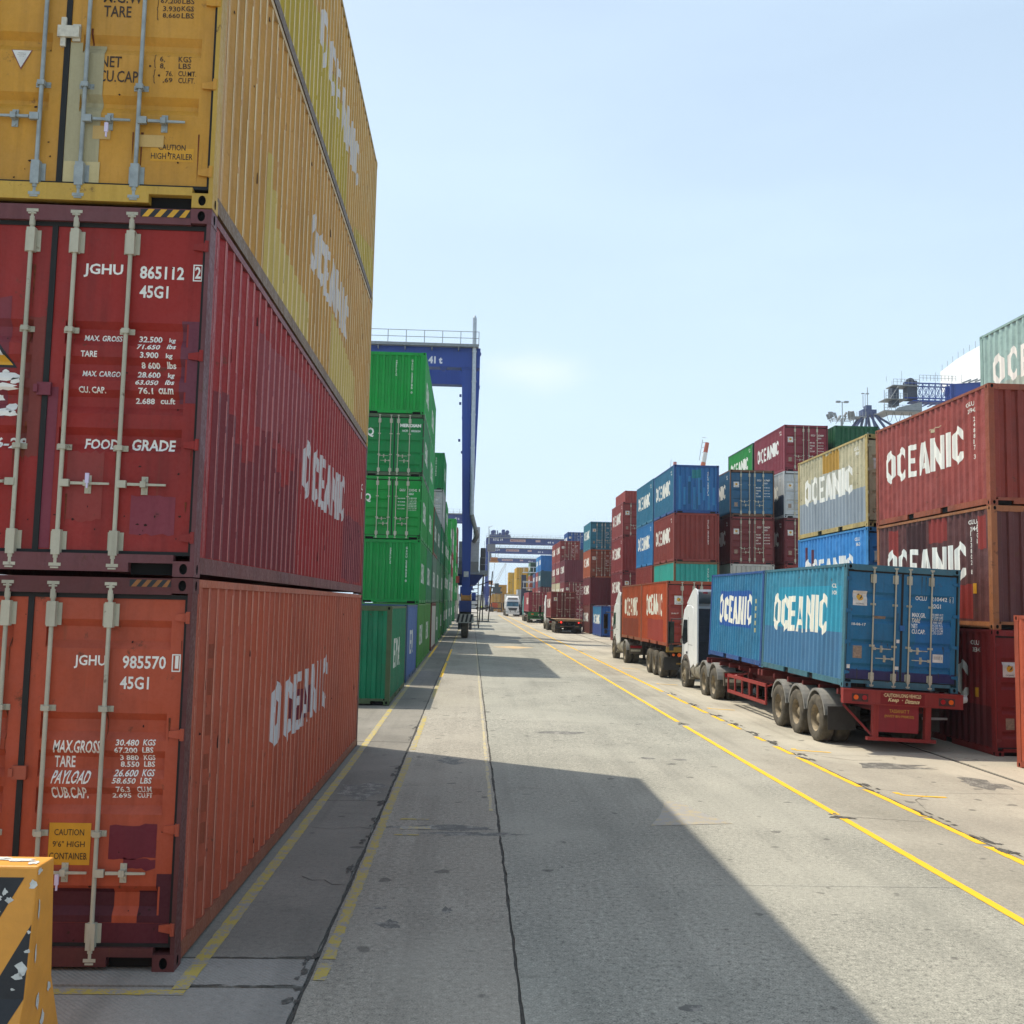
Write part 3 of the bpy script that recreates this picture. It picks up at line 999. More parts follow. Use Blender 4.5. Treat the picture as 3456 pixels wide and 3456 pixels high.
# short bay marks
for x, y in ((7.15, 16.2), (7.0, 21.0), (7.1, 29.0), (7.2, 37.5), (7.2, 46.0), (7.2, 63.0)):
    strip('bay_mark', [(x - .32, y), (x + .42, y)], .09, Y_FRESH, .004, int(y), .02)
    strip('bay_mark', [(x - .30, y + .06), (x - .30, y + .22)], .10, Y_FRESH, .004, int(y) + 1, .015)
def tri_mark():
    b = MB()
    b.quad([(x, y, gz(x, y) + .004) for x, y in ((2.35, 13.2), (3.45, 13.4), (3.25, 13.9), (3.05, 14.8), (2.85, 14.9), (2.6, 13.9))])
    return struct(inst('faded_mark', b.mesh('faded_mark'), marking('old_yellow_patch', 'a4977a', .455, '94918a')))
tri_mark()
strip('faded_mark', [(-.83, 13.4), (-.47, 13.4)], .07, Y_WORN, .004, 6, .01)
strip('faded_mark', [(-.85, 12.5), (-.55, 12.5)], .06, Y_WORN, .004, 7, .01)
strip('faded_mark', [(-.80, 12.9), (-.42, 12.9)], .16, Y_FAINT, .004, 8, .02)
# diamond on the road
def dia():
    b = MB()
    for s in (-1, 1):
        b.quad([(2.6 - 1.3, 62.0, gz(2, 62) + .004), (2.6, 62 - 1.7, gz(2, 60.3) + .004), (2.6 + 1.3, 62.0, gz(2, 62) + .004), (2.6, 63.7, gz(2, 63.7) + .004)]) if s > 0 else None
    return struct(inst('diamond_mark', b.mesh('diamond_mark'), marking('old_orange_mark', 'c4a77a', .55, '94948c')))
dia()
# broken edges along the joints, each a rough little patch
def patch(cx, cy, rx, ry, seed, mat=None, z=.003):
    b = MB()
    for p in blob(cx, cy, rx, ry, seed, 14, .5):
        b.quad([(q[0], q[1], gz(*q) + z) for q in p])
    struct(inst('broken_patch', b.mesh('broken_patch'), mat or M_RUBBLE))
rp = random.Random(5)
for cy in (12.68, 14.35, 16.62, 20.1, 21.8, 23.5, 25.5, 27.3, 29.8, 33.4, 60.5):
    for k in range(9):
        patch(6.50 + rp.uniform(-.05, .16), cy + rp.uniform(-.5, .5), rp.uniform(.015, .06), rp.uniform(.03, .16), int(cy * 70) + k, M_RUBBLE if k % 3 else M_JOINT, .003 + .0006 * k)
for cy in (13.99, 24.5, 60.2):
    for k in range(8): patch(5.06 + rp.uniform(-.1, .2), cy + rp.uniform(-.15, .25), rp.uniform(.03, .08), rp.uniform(.02, .07), int(cy * 90) + k, M_RUBBLE if k % 3 else M_JOINT, .003 + .0006 * k)
for cy in (7.62, 8.22, 10.9, 12.3, 13.2, 14.6, 16.8, 17.6, 21.2, 22.8):
    [patch(-1.15 + rp.uniform(-.05, .02), cy + rp.uniform(-.3, .3), rp.uniform(.012, .035), rp.uniform(.03, .09), int(cy * 50) + k, M_RUBBLE if k % 2 else M_JOINT, .003 + .0006 * k) for k in range(5)]
for cx in (-1.9, -1.75, -1.55, -1.4, -1.25):
    patch(cx, 7.63 + rp.uniform(-.02, .02), .07, .014, int(cx * 50) + 200, M_JOINT)
    patch(cx + .05, 8.23 + rp.uniform(-.02, .02), .08, .012, int(cx * 70) + 300, M_JOINT)
STAIN = marking('oil_stain', '5d5b54', .50, '8b877d')
for x, y, rx, ry, sd in ((-.3, 12.9, .62, .16, 1), (.1, 12.6, .5, .12, 2), (-.62, 9.1, .10, .10, 3), (-.15, 9.5, .05, .09, 4), (-.75, 9.55, .06, .05, 5), (-1.5, 15.5, .3, .7, 6), (8.2, 14.0, .5, .35, 7), (8.8, 17.5, .35, .5, 8), (7.6, 12.1, .4, .2, 9),
                         (2.0, 22.5, .5, .3, 10), (3.3, 19.0, .15, .12, 11), (3.9, 18.9, .14, .11, 12), (-.3, 18.3, .2, .4, 13), (8.0, 19.3, .7, .4, 14), (1.6, 7.3, .09, .06, 15)):
    patch(x, y, rx, ry, sd + 900, STAIN, .0015)
def crack(pts, wd=.012, seed=0):
    strip('crack', pts, wd, M_JOINT, .003, seed, wd * .35)
crack([(-1.62, 10.6), (-1.5, 10.45), (-1.38, 10.47), (-1.28, 10.3), (-1.14, 10.33)], .014, 1)
crack([(-2.0, 12.9), (-1.6, 12.75), (-1.3, 12.9), (-1.14, 12.8)], .008, 2)
crack([(5.3, 8.3), (5.35, 7.9), (5.28, 7.5), (5.4, 7.1)], .014, 3)
crack([(6.7, 15.0), (6.9, 15.8), (7.3, 16.3)], .010, 4)
crack([(7.0, 20.3), (7.5, 20.0), (8.1, 20.05)], .014, 5)

# ------------------------------------------------------------------ the left-hand stack nearest the camera
TXT_RED = [ ('JGHU',0.236,0.540,2.331,2.441,0.00), ('865112',0.672,1.016,2.331,2.437,0.00), ('2',1.100,1.146,2.347,2.442,0.00), ('45G1',0.677,0.900,2.178,2.279,0.00), ('MAX. GROSS',0.263,0.554,1.828,1.877,0.00), ('32.500',0.684,0.862,1.830,1.881,0.00), ('kg',0.916,0.966,1.825,1.873,0.00), ('71.650',0.676,0.855,1.768,1.809,0.20), ('lbs',0.910,0.977,1.775,1.816,0.20), ('TARE',0.252,0.377,1.696,1.744,0.00), ('3.900',0.708,0.850,1.699,1.747,0.00), ('kg',0.907,0.959,1.692,1.741,0.00), ('8 600',0.712,0.856,1.623,1.671,0.00), ('lbs',0.912,0.981,1.627,1.678,0.00), ('MAX. CARGO',0.264,0.555,1.546,1.594,0.00), ('28.600',0.688,0.862,1.549,1.598,0.00), ('kg',0.920,0.971,1.543,1.595,0.00), ('63.050',0.680,0.856,1.486,1.526,0.20), ('lbs',0.911,0.979,1.491,1.533,0.20), ('CU. CAP.',0.253,0.459,1.413,1.461,0.00), ('76.1',0.709,0.822,1.417,1.464,0.00), ('cu.m',0.865,0.978,1.419,1.464,0.00), ('2.688',0.683,0.829,1.342,1.389,0.00), ('cu.ft',0.873,0.986,1.346,1.394,0.00), ('FOOD',0.317,0.574,0.974,1.057,0.00), ('GRADE',0.673,1.008,0.969,1.062,0.00), ('16-28',-0.418,-0.123,0.961,1.050,0.00)]
TXT_ORANGE = [ ('JGHU',0.344,0.582,2.198,2.299,0.00), ('985570',0.706,1.032,2.202,2.301,0.00), ('1',1.100,1.126,2.210,2.306,0.00), ('45G1',0.696,0.912,2.048,2.144,0.00), ('MAX.GROSS',0.223,0.572,1.565,1.662,0.12), ('30.480',0.688,0.861,1.627,1.673,0.10), ('KGS',0.893,0.984,1.631,1.676,0.10), ('67.200',0.680,0.853,1.572,1.615,0.00), ('LBS',0.890,0.972,1.576,1.619,0.00), ('TARE',0.229,0.384,1.456,1.542,0.00), ('3 880',0.717,0.854,1.514,1.555,0.00), ('KGS',0.893,0.979,1.517,1.558,0.00), ('8.550',0.722,0.861,1.464,1.505,0.00), ('LBS',0.897,0.978,1.467,1.508,0.00), ('PAYLOAD',0.223,0.504,1.339,1.434,0.20), ('26.600',0.683,0.860,1.397,1.445,0.10), ('KGS',0.894,0.983,1.401,1.449,0.00), ('58.650',0.675,0.849,1.346,1.389,0.20), ('LBS',0.886,0.968,1.349,1.392,0.10), ('CUB.CAP.',0.223,0.497,1.226,1.316,0.00), ('76.3',0.707,0.812,1.279,1.325,0.00), ('CU.M',0.864,0.971,1.281,1.328,0.00), ('2.695',0.674,0.814,1.235,1.271,0.00), ('CU.FT',0.860,0.972,1.237,1.274,0.00)]
TXT_SIGN = [ ('CAUTION',0.276,0.495,0.963,1.009,0.00), ('9\'6" HIGH',0.268,0.504,0.878,0.922,0.00), ('CONTAINER',0.248,0.526,0.788,0.837,0.00)]
TXT_YEL = [ ('M.G.W.',0.262,0.588,1.694,1.793,0.00), ('TARE',0.269,0.487,1.575,1.669,0.00), ('67,200',0.715,0.876,1.703,1.749,0.00), ('LBS',0.886,0.984,1.711,1.757,0.00), ('3.930',0.736,0.875,1.642,1.685,0.00), ('KGS',0.884,0.982,1.648,1.692,0.00), ('8,660',0.736,0.873,1.581,1.626,0.00), ('LBS',0.887,0.985,1.588,1.633,0.00), ('NET',0.269,0.433,1.152,1.244,0.00), ('CU.CAP.',0.257,0.585,1.029,1.126,0.00), ('6,',0.734,0.775,1.209,1.260,0.00), ('KGS',0.882,0.984,1.217,1.267,0.00), ('8,',0.737,0.778,1.152,1.202,0.00), ('LBS',0.885,0.982,1.162,1.207,0.00), ('76.',0.786,0.844,1.096,1.139,0.00), ('CU.MT.',0.885,1.027,1.100,1.143,0.00), (',69',0.765,0.842,1.037,1.084,0.00), ('CU.FT.',0.888,1.019,1.042,1.087,0.00), ('CAUTION',0.760,0.974,0.482,0.529,0.00), ('HIGH TRAILER',0.705,1.034,0.406,0.456,0.00)]
LC = -3.339
def near_stack():
    g = 'long containers in the near left stack'
    yb, yy = 7.90, (0, 2.905, 5.81, 8.715)
    # bottom: orange
    c1 = container('shipping_container', 'weathered orange container with yellow caution sign at the foot of the near left stack', '40', LC, yb, yy[0], 'ac5238', 'door', frame='5c3130', door='ac4c30', rails=('86503a', 'ac6046'), lod=2, bands='five', rust=.6, group=g, pockets=False)
    c2 = container('shipping_container', 'dark red container lettered FOOD GRADE, second up in the near left stack', '40', LC, yb, yy[1], '942a2a', 'door', frame='6a3e40', door='92261f', rails=('6f4340', '7c4444'), lod=2, bands='four', rust=.5, group=g, pockets=False)
    c3 = container('shipping_container', 'mustard yellow container with high trailer caution, third in the near left stack', '40', LC, yb, yy[2], 'ba8c42', 'door', frame='c09a40', door='c68f32', rails=('705638', 'b9a070'), lod=2, bands='even', rust=.35, group=g, gal=plain('blue_grey_bars', '9fa6a4', .5, .15, .16, 9), pockets=False)
    c4 = container('shipping_container', 'yellow container with stepped olive patches, topmost of the near left stack', '40', LC, yb, yy[3], 'bd9140', 'door', frame='c09a40', door='c68f32', rails=('5f4a30', 'a08a50'), lod=2, bands='even', rust=.35, group=g, pockets=False)
    WL = M_LETTERCLEAN()
    # --- lettering on the orange doors
    end_print(c1, many(TXT_ORANGE, 0, .02), WL)
    end_print(c1, frame_polys(1.076, 1.142, 2.185, 2.318, .009), WL)
    sg_ = plain('caution_sign_yellow', 'cf951c', .6, 0, .08)
    end_print(c1, [rect(.237, .545, .748, 1.054)], sg_, .004, 'caution_sign')
    end_print(c1, many(TXT_SIGN, 0, .005), plain('sign_black', '33261a', .7, 0, .05), .006)
    maroon = paint('6a2430', .2, .6, .3, .1)
    end_print(c1, ragged(.68, 1.03, .80, 1.045, 4, .012) + ragged(.76, 1.03, .72, .80, 5, .012)[1:], maroon, .0025, 'repaint_patch')
    end_print(c1, [rect(.122, .73, .335, .575)] + [rect(.915, 1.058, .335, .56)], paint('4c1c26', .2, .6, .2, .1), .0025, 'repaint_patch')
    end_print(c1, [rect(.022, 1.157, .19, .333)], paint('571f29', .2, .6, .2, .1), .0025, 'repaint_patch')
    end_print(c1, [rect(1.045, 1.157, .334, .69)], paint('4c1c26', .2, .6, .2, .1), .003, 'repaint_patch')
    end_print(c1, [rect(-1.157, -.022, .19, .56)], paint('571f29', .2, .6, .2, .1), .0025, 'repaint_patch')
    hz = plain('hazard_yellow', 'd8a024', .6, 0, .1); hk = plain('hazard_black', '23262a', .7, 0, .1)
    def hazard(c, x0, x1, z0, z1, a, key):
        def f(b): b.quad([(x0, .003, z0), (x1, .003, z0), (x1, .003, z1), (x0, .003, z1)])
        part('hazard_tape', None, f, hk, c)
        def f2(b):
            h = z1 - z0; n = 4; p = (x1 - x0) / n
            for k in range(n):
                u = x0 + k * p + .012
                b.quad([(u, .001, z0), (u + p * .5, .001, z0), (min(u + p * .5 + h * a, x1), .001, z1), (u + h * a, .001, z1)])
        part('hazard_stripes', None, f2, hz if key else plain('faded_hazard', '9c6432', .7, 0, .2), c)
    hazard(c1, .74, 1.05, 2.825, 2.878, .8, 0)
    hazard(c2, .665, 1.05, 2.82, 2.882, .8, 1)
    # --- red doors
    end_print(c2, many(TXT_RED, 0, .025), WL)
    end_print(c2, frame_polys(1.085, 1.158, 2.325, 2.459, .009), WL)
    # a warning triangle and leftovers of brushed letters on the left leaf
    end_print(c2, [[(-.62, 1.60), (-.245, 1.60), (-.43, 1.86)]], hk, .003, 'warning_triangle')
    end_print(c2, [[(-.52, 1.69), (-.34, 1.69), (-.43, 1.83)]], plain('sticker_white', 'dedbd2', .5), .005, 'warning_triangle')
    end_print(c2, [[(-.585, 1.62), (-.275, 1.62), (-.335, 1.69), (-.525, 1.69)]], hz, .005, 'warning_triangle')
    end_print(c2, text('ER', -.345, 1.705, .03, .014, .0) , hk, .007)
    pl = []
    for k, (x, z, w_, h) in enumerate(((-.30, 1.53, .11, .05), (-.33, 1.44, .14, .04), (-.23, 1.49, .05, .04), (-.40, 1.36, .10, .05), (-.30, 1.24, .13, .045), (-.26, 1.28, .05, .05), (-.33, 1.57, .03, .02))):
        pl += blob(x, z, w_ * .8, h * .7, k, 12, .35)
    end_print(c2, pl, WL, .003)
    end_print(c2, [rect(1.02, 1.157, 1.35, 2.0)], paint('6d3542', .2, .5, .2, .1), .0025, 'repaint_patch')
    end_print(c2, [rect(.022, .10, .2, 1.45)], paint('7a3340', .2, .5, .2, .1), .0025, 'repaint_patch')
    end_print(c2, ragged(.70, 1.04, .32, .62, 9, .01), paint('7e3540', .2, .5, .2, .1), .0025, 'repaint_patch')
    end_print(c2, ragged(.20, .48, .42, .95, 12, .02), paint('8c3630', .2, .5, .2, .1), .0025, 'repaint_patch')
    end_print(c2, ragged(-1.1, -.30, 1.2, 2.15, 14, .02), paint('7a3038', .2, .5, .2, .1), .0022, 'repaint_patch')
    end_print(c2, ragged(-.21, -.03, .9, 2.0, 15, .01), paint('86382e', .5, .5, .2, .1), .0024, 'repaint_patch')
    # --- yellow doors
    dk = M_BLACKLET()
    end_print(c3, many(TXT_YEL, 0, .01), dk)
    br = []
    for z0, z1 in ((1.56, 1.76), (1.16, 1.28), (1.03, 1.15)): br += text('{', .688, z0, .015, z1 - z0, 0)
    end_print(c3, br, dk)
    tape = paint('a99f7c', .1, .6, .1, .1)
    end_print(c3, [rect(.025, .296, .144 + .05, 1.345)], tape, .005, 'masking_tape')
    end_print(c3, [rect(.03, .31, .19, .36)], paint('c2b182', .1, .6, .1, .1), .007, 'masking_tape')
    end_print(c3, [rect(.24, .38, .55, .66), rect(.58, .80, .50, .60)], paint('c3a164', .1, .6, .1, .1), .007, 'masking_tape')
    end_print(c3, [rect(.70, 1.04, .39, .50)], plain('caution_sign_yellow', 'cf951c', .6), .002, 'caution_sign')
    end_print(c3, [[(-.441, 1.269), (-.27, 1.269), (-.356, 1.10)]], plain('red_rim', '8a4a38', .6), .003, 'sticker')
    end_print(c3, [[(-.43, 1.262), (-.281, 1.262), (-.356, 1.117)]], plain('sticker_white', 'dedbd2', .5), .005, 'sticker')
    end_print(c3, text('ATTENTION', -.385, 1.235, .06, .006, 0) + text('THIS CONTAINER', -.392, 1.222, .07, .005, 0) + text('MUST BE', -.375, 1.209, .04, .005, 0), dk, .006)
    part('seal_plate', None, lambda b: (b.box(-.071, .099, DOOR_IN - .045, DOOR_IN - .02, 1.372, 1.465), b.box(-.05, -.01, DOOR_IN - .03, DOOR_IN, 1.30, 1.54), b.box(.04, .10, DOOR_IN - .02, DOOR_IN, 1.35, 1.49)), plain('plate_white', 'cfc8b4', .5, 0, .15, 20), c3)
    for c, zz, m_ in ((c1, 1.37, paint('a05038', .4)), (c2, 1.38, paint('74303c', .3))):
        part('door_block', None, lambda b: (b.box(-.055, .05, DOOR_IN - .035, DOOR_IN, zz, zz + .10), b.box(-.075, -.045, DOOR_IN - .05, DOOR_IN, zz + .02, zz + .08)), m_, c)
    for c, x, z in ((c1, .34, .64), (c2, .385, .72), (c3, .37, .60)):
        part('bolt_seal', None, lambda b: (b.box(x - .014, x + .014, DOOR_IN - .082, DOOR_IN - .066, z - .02, z + .055), b.cyl((x, DOOR_IN - .072, z - .06), (x, DOOR_IN - .072, z - .02), .008)), plain('seal_white', 'cfc4dc', .4, 0, .05), c)
    # --- rust runs and chips on the doors
    rr2 = random.Random(21)
    rust_m = plain('rust_run', '7a3a1c', .9, 0, .3, 30)
    chip_m = plain('rust_chip', '3c2018', .95, 0, .3, 30)
    for c, zt_ in ((c1, 2.70), (c2, 2.70), (c3, 2.70)):
        runs = []; chips = []
        for k in range(16):
            x_ = rr2.choice((-.6, -.17, .17, .60, 1.12, rr2.uniform(-1.1, 1.1))) + rr2.uniform(-.05, .05)
            z_ = rr2.choice((zt_, 2.42, 1.9, .98, .62, rr2.uniform(.5, 2.5)))
            ln_, wd_ = rr2.uniform(.06, .42), rr2.uniform(.003, .009)
            runs.append([(x_ - wd_, z_), (x_ + wd_, z_), (x_ + wd_ * .6, z_ - ln_ * .6), (x_, z_ - ln_)])
        for k in range(34):
            x_, z_ = rr2.uniform(-1.1, 1.12), rr2.choice((rr2.uniform(.2, .5), rr2.uniform(.2, 2.7)))
            chips += blob(x_, z_, rr2.uniform(.004, .014), rr2.uniform(.004, .011), k, 7, .45)
        end_print(c, runs, rust_m, .0036, 'rust_run'); end_print(c, chips, chip_m, .0042, 'rust_chip')
        sc_ = []
        for k in range(46):
            y_ = rr2.uniform(.3, 11.8); z_ = rr2.uniform(.2, 2.7); h_ = rr2.uniform(.01, .16)
            sc_ += [[(y_ - .006, z_), (y_ + rr2.uniform(.003, .02), z_ + rr2.uniform(-.01, .01)), (y_ + .004, z_ + h_), (y_ - .004, z_ + h_ * .8)]]
        side_print(c, sc_, chip_m, 1, eps=.005, name='scratch')
    # --- brushed names on the long sides
    for c, a, b_, sl, sd in ((c1, 3.45, 7.75, .10, 1), (c2, 4.9, 9.0, .0, 2), (c3, 4.75, 8.6, -.02, 3), (c4, 4.9, 9.3, 0, 4)):
        oceanic(c, 1, sd, a, b_, 1.1, 1.93, paint('c4c2c0', 0, .6, .1, .1), slant=sl)
    side_print(c1, ragged(4.6, 6.3, 1.25, 1.62, 3, .03), maroon, 1, eps=.002, name='repaint_patch')
    for c, hx in ((c1, 'c98870'), (c2, 'bd7a74'), (c3, 'e0cfa4'), (c4, 'e2d3a6')):  # broken strips in a paler colour along the outer rib edges
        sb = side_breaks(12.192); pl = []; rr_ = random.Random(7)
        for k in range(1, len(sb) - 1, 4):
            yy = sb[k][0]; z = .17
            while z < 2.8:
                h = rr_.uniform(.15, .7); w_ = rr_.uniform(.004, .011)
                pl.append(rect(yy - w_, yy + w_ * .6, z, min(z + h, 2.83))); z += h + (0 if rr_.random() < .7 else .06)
        side_print(c, pl, paint(hx, .2, .6, .1, 0), 1, eps=.0045, name='pale_rib_edge')
    side_print(c1, [rect(.62, .80, z0, z0 + .12 + .05 * (k % 3)) for k, z0 in enumerate((.45, .75, 1.0, 1.35, 1.62, 1.95, 2.25))], paint('8c452f', .4, .6, .1, .1), 1, eps=.002, name='ghost_lettering')
    ol = paint('b09a34', .15, .6, .3, .1)
    st = [rect(1.99 + .278 * k, 1.99 + .278 * (k + 1), .17, (1.44, 1.17, .86, .8, .77, .75, .72, .7, .68, .66)[k]) for k in range(10)]
    side_print(c3, st, paint('c0a95c', .1, .6, .3, .1), 1, eps=.002, name='repaint_patch')
    st = [rect(6.72 + .278 * k, 6.72 + .278 * (k + 1), .17, 1.15 - .03 * k) for k in range(11)]
    side_print(c3, st, paint('c0a95c', .1, .6, .3, .1), 1, eps=.002, name='repaint_patch')
    st = [rect(.325 + .278 * k, .325 + .278 * (k + 1), .17, 1.55 + .08 * math.sin(k * 2.1)) for k in range(27)] + [rect(8.94 + .278 * k, 9.218 + .278 * k, .17, .4 + .06 * k) for k in range(11)]
    side_print(c4, st, ol, 1, eps=.002, name='repaint_patch')
    st = [rect(.2 + .278 * k, .2 + .278 * (k + 1), .17, 1.35 + .25 * math.sin(k * .9)) for k in range(1, 16)]
    side_print(c2, st, paint('74262c', .15, .5, .2, .1), 1, eps=.002, name='repaint_patch')
    side_print(c2, ragged(2.0, 5.4, 1.55, 2.5, 16, .05), paint('8a3a3e', .15, .5, .2, .1), 1, eps=.0018, name='repaint_patch')
    side_print(c2, ragged(9.0, 11.9, .2, 1.3, 6, .05), paint('742a34', .15, .5, .2, .1), 1, eps=.002, name='repaint_patch')
    side_vtext(c2, 'US', 1, 11.2, 2.25, .13, .09); side_vtext(c2, 'G1', 1, 11.6, 2.1, .13, .09)
near_stack()

# ------------------------------------------------------------------ all the other stacks
LV = ['bottom', 'second', 'third', 'fourth', 'fifth']
GAP = .004
def stack(xc, y, levels, phrase, side, lod=1, seed=0, group=None, base=None, t='20'):
    """levels: (colour name, hex, end, extras) from the ground up; None for a level that is not there"""
    z = gz(xc, y + 3) if base is None else base
    out = []
    for i, lv in enumerate(levels):
        if lv:
            nm, hx, end = lv[:3]; ex = lv[3] if len(lv) > 3 else {}
            what = ex.get('what', '')
            lab = '%s container%s, %s level of %s' % (nm, (' ' + what) if what else '', LV[i], phrase)
            if len(lab.split()) > 16: lab = '%s container, %s level of %s' % (nm, LV[i], phrase)
            assert len(lab.split()) <= 16, lab
            r = random.Random(seed * 31 + i)
            c = container('shipping_container', lab, t, xc + r.uniform(-.02, .02), y + r.uniform(-.02, .02), z, hx, end, frame=ex.get('frame'), door=ex.get('door'),
                          lod=ex.get('lod', lod), rust=ex.get('rust', .3), group=group, bands=ex.get('bands', '20b' if r.random() < .5 else '20a') if t == '20' else None)
            if ex.get('low'):
                side_print(c, [rect(.16, DIM[t][0] - .16, .17, ex['lowz'] if 'lowz' in ex else 1.0)], paint(ex['low'], .3, .5, .3, .1), side, eps=.0022, name='repaint_band')
            wd = ex.get('word', 'OCEANIC')
            if wd:
                sl = M_LETTER()
                if wd == 'OCEANIC': oceanic(c, side, r.randrange(5), z0=1.02, z1=1.93, mat=sl)
                else: oceanic(c, side, r.randrange(5), y0=ex.get('wy', 1.6), y1=ex.get('wy2', 3.9), z0=.85, z1=1.7, mat=paint('cfd3c8', 0, .6, .1, .1), word=wd)
            if lod >= 1 and wd == 'OCEANIC' and y < 80:
                side_text(c, 'OCLU', side, DIM[t][0] - 5.0 if side > 0 else 1.05, 2.25, .34, .10); side_text(c, '%d' % r.randrange(210000, 329999), side, 1.0, 2.1, .36, .10)
            if ex.get('custom'):
                for s_, kind, a_ in ex['custom']:
                    end_print(c, vtext(s_, *a_) if kind == 'v' else text(s_, *a_), M_LETTERCLEAN())
            elif end == 'door' and y < 150:
                nb = '%06d' % r.randrange(200000, 330000)
                it = text('OCLU' if side < 0 else 'GAOU', .28, 1.98, .24, .10) + text(nb, .66, 1.98, .34, .10) + text('22G1', .66, 1.83, .2, .09)
                for k, (a, b_) in enumerate((('MAX.GR.', '30.480 KG'), ('TARE', '2.230 KG'), ('NET', '28.250 KG'), ('CU.CAP.', '33.2 CU.M'))):
                    it += text(a, .22, 1.58 - k * .16, .28 if k != 2 else .14, .075) + text(b_, .66, 1.60 - k * .16, .33, .05)
                if y < 100 or True: end_print(c, it, M_LETTERCLEAN(), key=('dn', side, root_key(c), nb))
                if ex.get('logo', side < 0): ship_logo(c, -1.02, 1.62, .30, ('lg', c['_b'], 1))
                if ex.get('logo', side < 0): end_print(c, [rect(-.98, -.80, .55, .78)], plain('placard_brown', '9b8672', .7, 0, .2, 20), .003, 'placard', ('pl', c['_b']))
            elif end == 'front' and y < 90 and not ex.get('custom'):
                end_print(c, vtext(('OCLU %d' if side < 0 else 'GAOU %d') % r.randrange(200000, 329999), .60, 2.25, .10, .075), M_LETTERCLEAN())
                if side > 0: end_print(c, vtext('MERIDIAN', .02, 2.2, .07, .055) + blob(.05, 2.29, .05, .05, 2, 10, .02), M_LETTERCLEAN())
            out.append(c)
        z += 2.591 + GAP
    return out
def root_key(c): return (c['_t'], c['_b'], c['_e'])

D, F = 'door', 'front'
GRN, GR2, GR3, DGR = '078a38', '149444', '46883c', '24664a'
RED, RD2, MAR, MR2, ORG, BLU, BL2, TEA = '983c34', 'a34236', '7c3230', '883a34', 'b8522e', '2c6e90', '2f84b8', '2f7c88'
WM = {'word': 'EMA'}
def VC(n_): return [('GAOU ' + n_, 'v', (.62, 2.3, .095, .07)), ('oMERIDIAN', 'v', (-.02, 2.25, .06, .05))]
def DC(p_, n_, k_): return [(p_, 't', (.28, 1.98, .24, .10)), (n_, 't', (.66, 1.98, .34, .10)), ('1', 't', (1.08, 1.98, .03, .10)), (k_, 't', (.66, 1.83, .2, .09))] + [(a, 't', (.22, 1.66 - .14 * i, .3, .045)) for i, a in enumerate(('MAX.GROSS', 'TARE', 'PAYLOAD', 'CU.CAP.'))] + [(a, 't', (.66, 1.68 - .07 * i, .33, .04)) for i, a in enumerate(('30.480 KGS', '67.200 LBS', '2.180 KGS', '4.810 LBS', '28.300 KGS', '62.390 LBS', '33.2 CU.M', '1.173 CU.FT'))] + [('Q', 't', (-1.15, 1.5, .28, .36, .03))]
gl = 'green containers in the left-hand block'
def rand_green(i): return ('078a38', '0f7f3a', '149444', '1b8a3e')[i % 4]
# left block
a = stack(LC + .02, 27.3, [('battered dark green', '0e7550', F, {'word': 'EMA', 'frame': '4c5f3e', 'lod': 2, 'rust': .6, 'custom': [('NCFI', 'v', (-.1, 2.1, .12, .09)), ('001674', 'v', (-.1, 1.45, .12, .09))], 'what': 'numbered down its end', 'wy': 1.2, 'wy2': 3.6})], 'a lone stack just behind the tall near one', 1, 1, 3)
L0 = stack(LC, 34.5, [('chalky blue', '4d6c9c', F, {'word': 'EA', 'frame': '3f5878', 'wy': 1.8, 'wy2': 3.6, 'what': 'alone'})], 'the left block beside the battered green one', 1, 1, 4)
S = stack(LC, 41.8, [('grassy green', GR3, F, dict(WM)), ('bright green', GRN, F, dict(WM, lod=2, custom=VC('229522 0'))), ('bright green', '0f8a34', D, dict(WM, lod=2, custom=DC('GAOU', '230542', '22G1'))), ('deep green', '0c7c3c', D, dict(WM, lod=2, frame='4a5c40', custom=[('MERIDIAN', 't', (.22, 2.05, .86, .14, .05)), ('NCFI', 't', (.32, 1.85, .22, .10)), ('002624', 't', (.68, 1.85, .38, .10)), ('Q', 't', (-1.15, 1.6, .3, .4, .03))])), ('bright green', '12943a', F, dict(WM, lod=2, custom=VC('232785 0')))], 'the five-high green stack in front of the crane', 1, 1, 5, gl)
stack(LC, 48.15, [('grassy green', GR3, F, dict(WM)), ('blue-green', '2c7c52', F, dict(WM)), ('green', GRN, F, dict(WM)), ('bright green', GR2, F, dict(WM)), ('bright green', GRN, F, dict(WM))], 'the second green stack in front of the crane', 1, 1, 6, gl)
stack(LC, 55.6, [('rusty maroon', '6d4038', F, dict(word='', low='b8b8ac', lowz=2.4)), ('grey-green', '5c7866', F, dict(WM)), ('dark green', DGR, F, dict(WM, frame='7a4a34'))], 'the rusty three-high stack left of the crane', 1, 1, 7)
stack(LC, 61.9, [('mossy green', '3a7a48', F, dict(WM)), ('muted green', '4a7a5a', D, dict(WM)), ('dark green', DGR, F, dict(WM))], 'the three-high stack behind the rusty one', 1, 1, 8)
stack(LC, 71.0, [('olive green', '46803f', F, dict(WM)), ('dusty green', '4f7c58', F, dict(WM)), ('deep green', '127044', F, dict(WM)), ('pale grey', 'a3a6a2', D, dict(WM)), ('deep green', '0f7a3e', F, dict(WM))], 'the stack with a grey box near its top', 1, 1, 9)
stack(LC, 79.8, [('green', '2c8046', F, {}), ('green', '1c8444', D, {}), ('green', '12843c', D, {}), ('bright green', '16983c', D, {})], 'the four-high green stack beside the crane leg', 1, 1, 10)
stack(LC, 86.2, [('green', '2c8046', F, {}), ('faded green', '2c8446', F, {}), ('green', '12843c', F, {})], 'the lower stack beside the crane leg', 1, 1, 11)
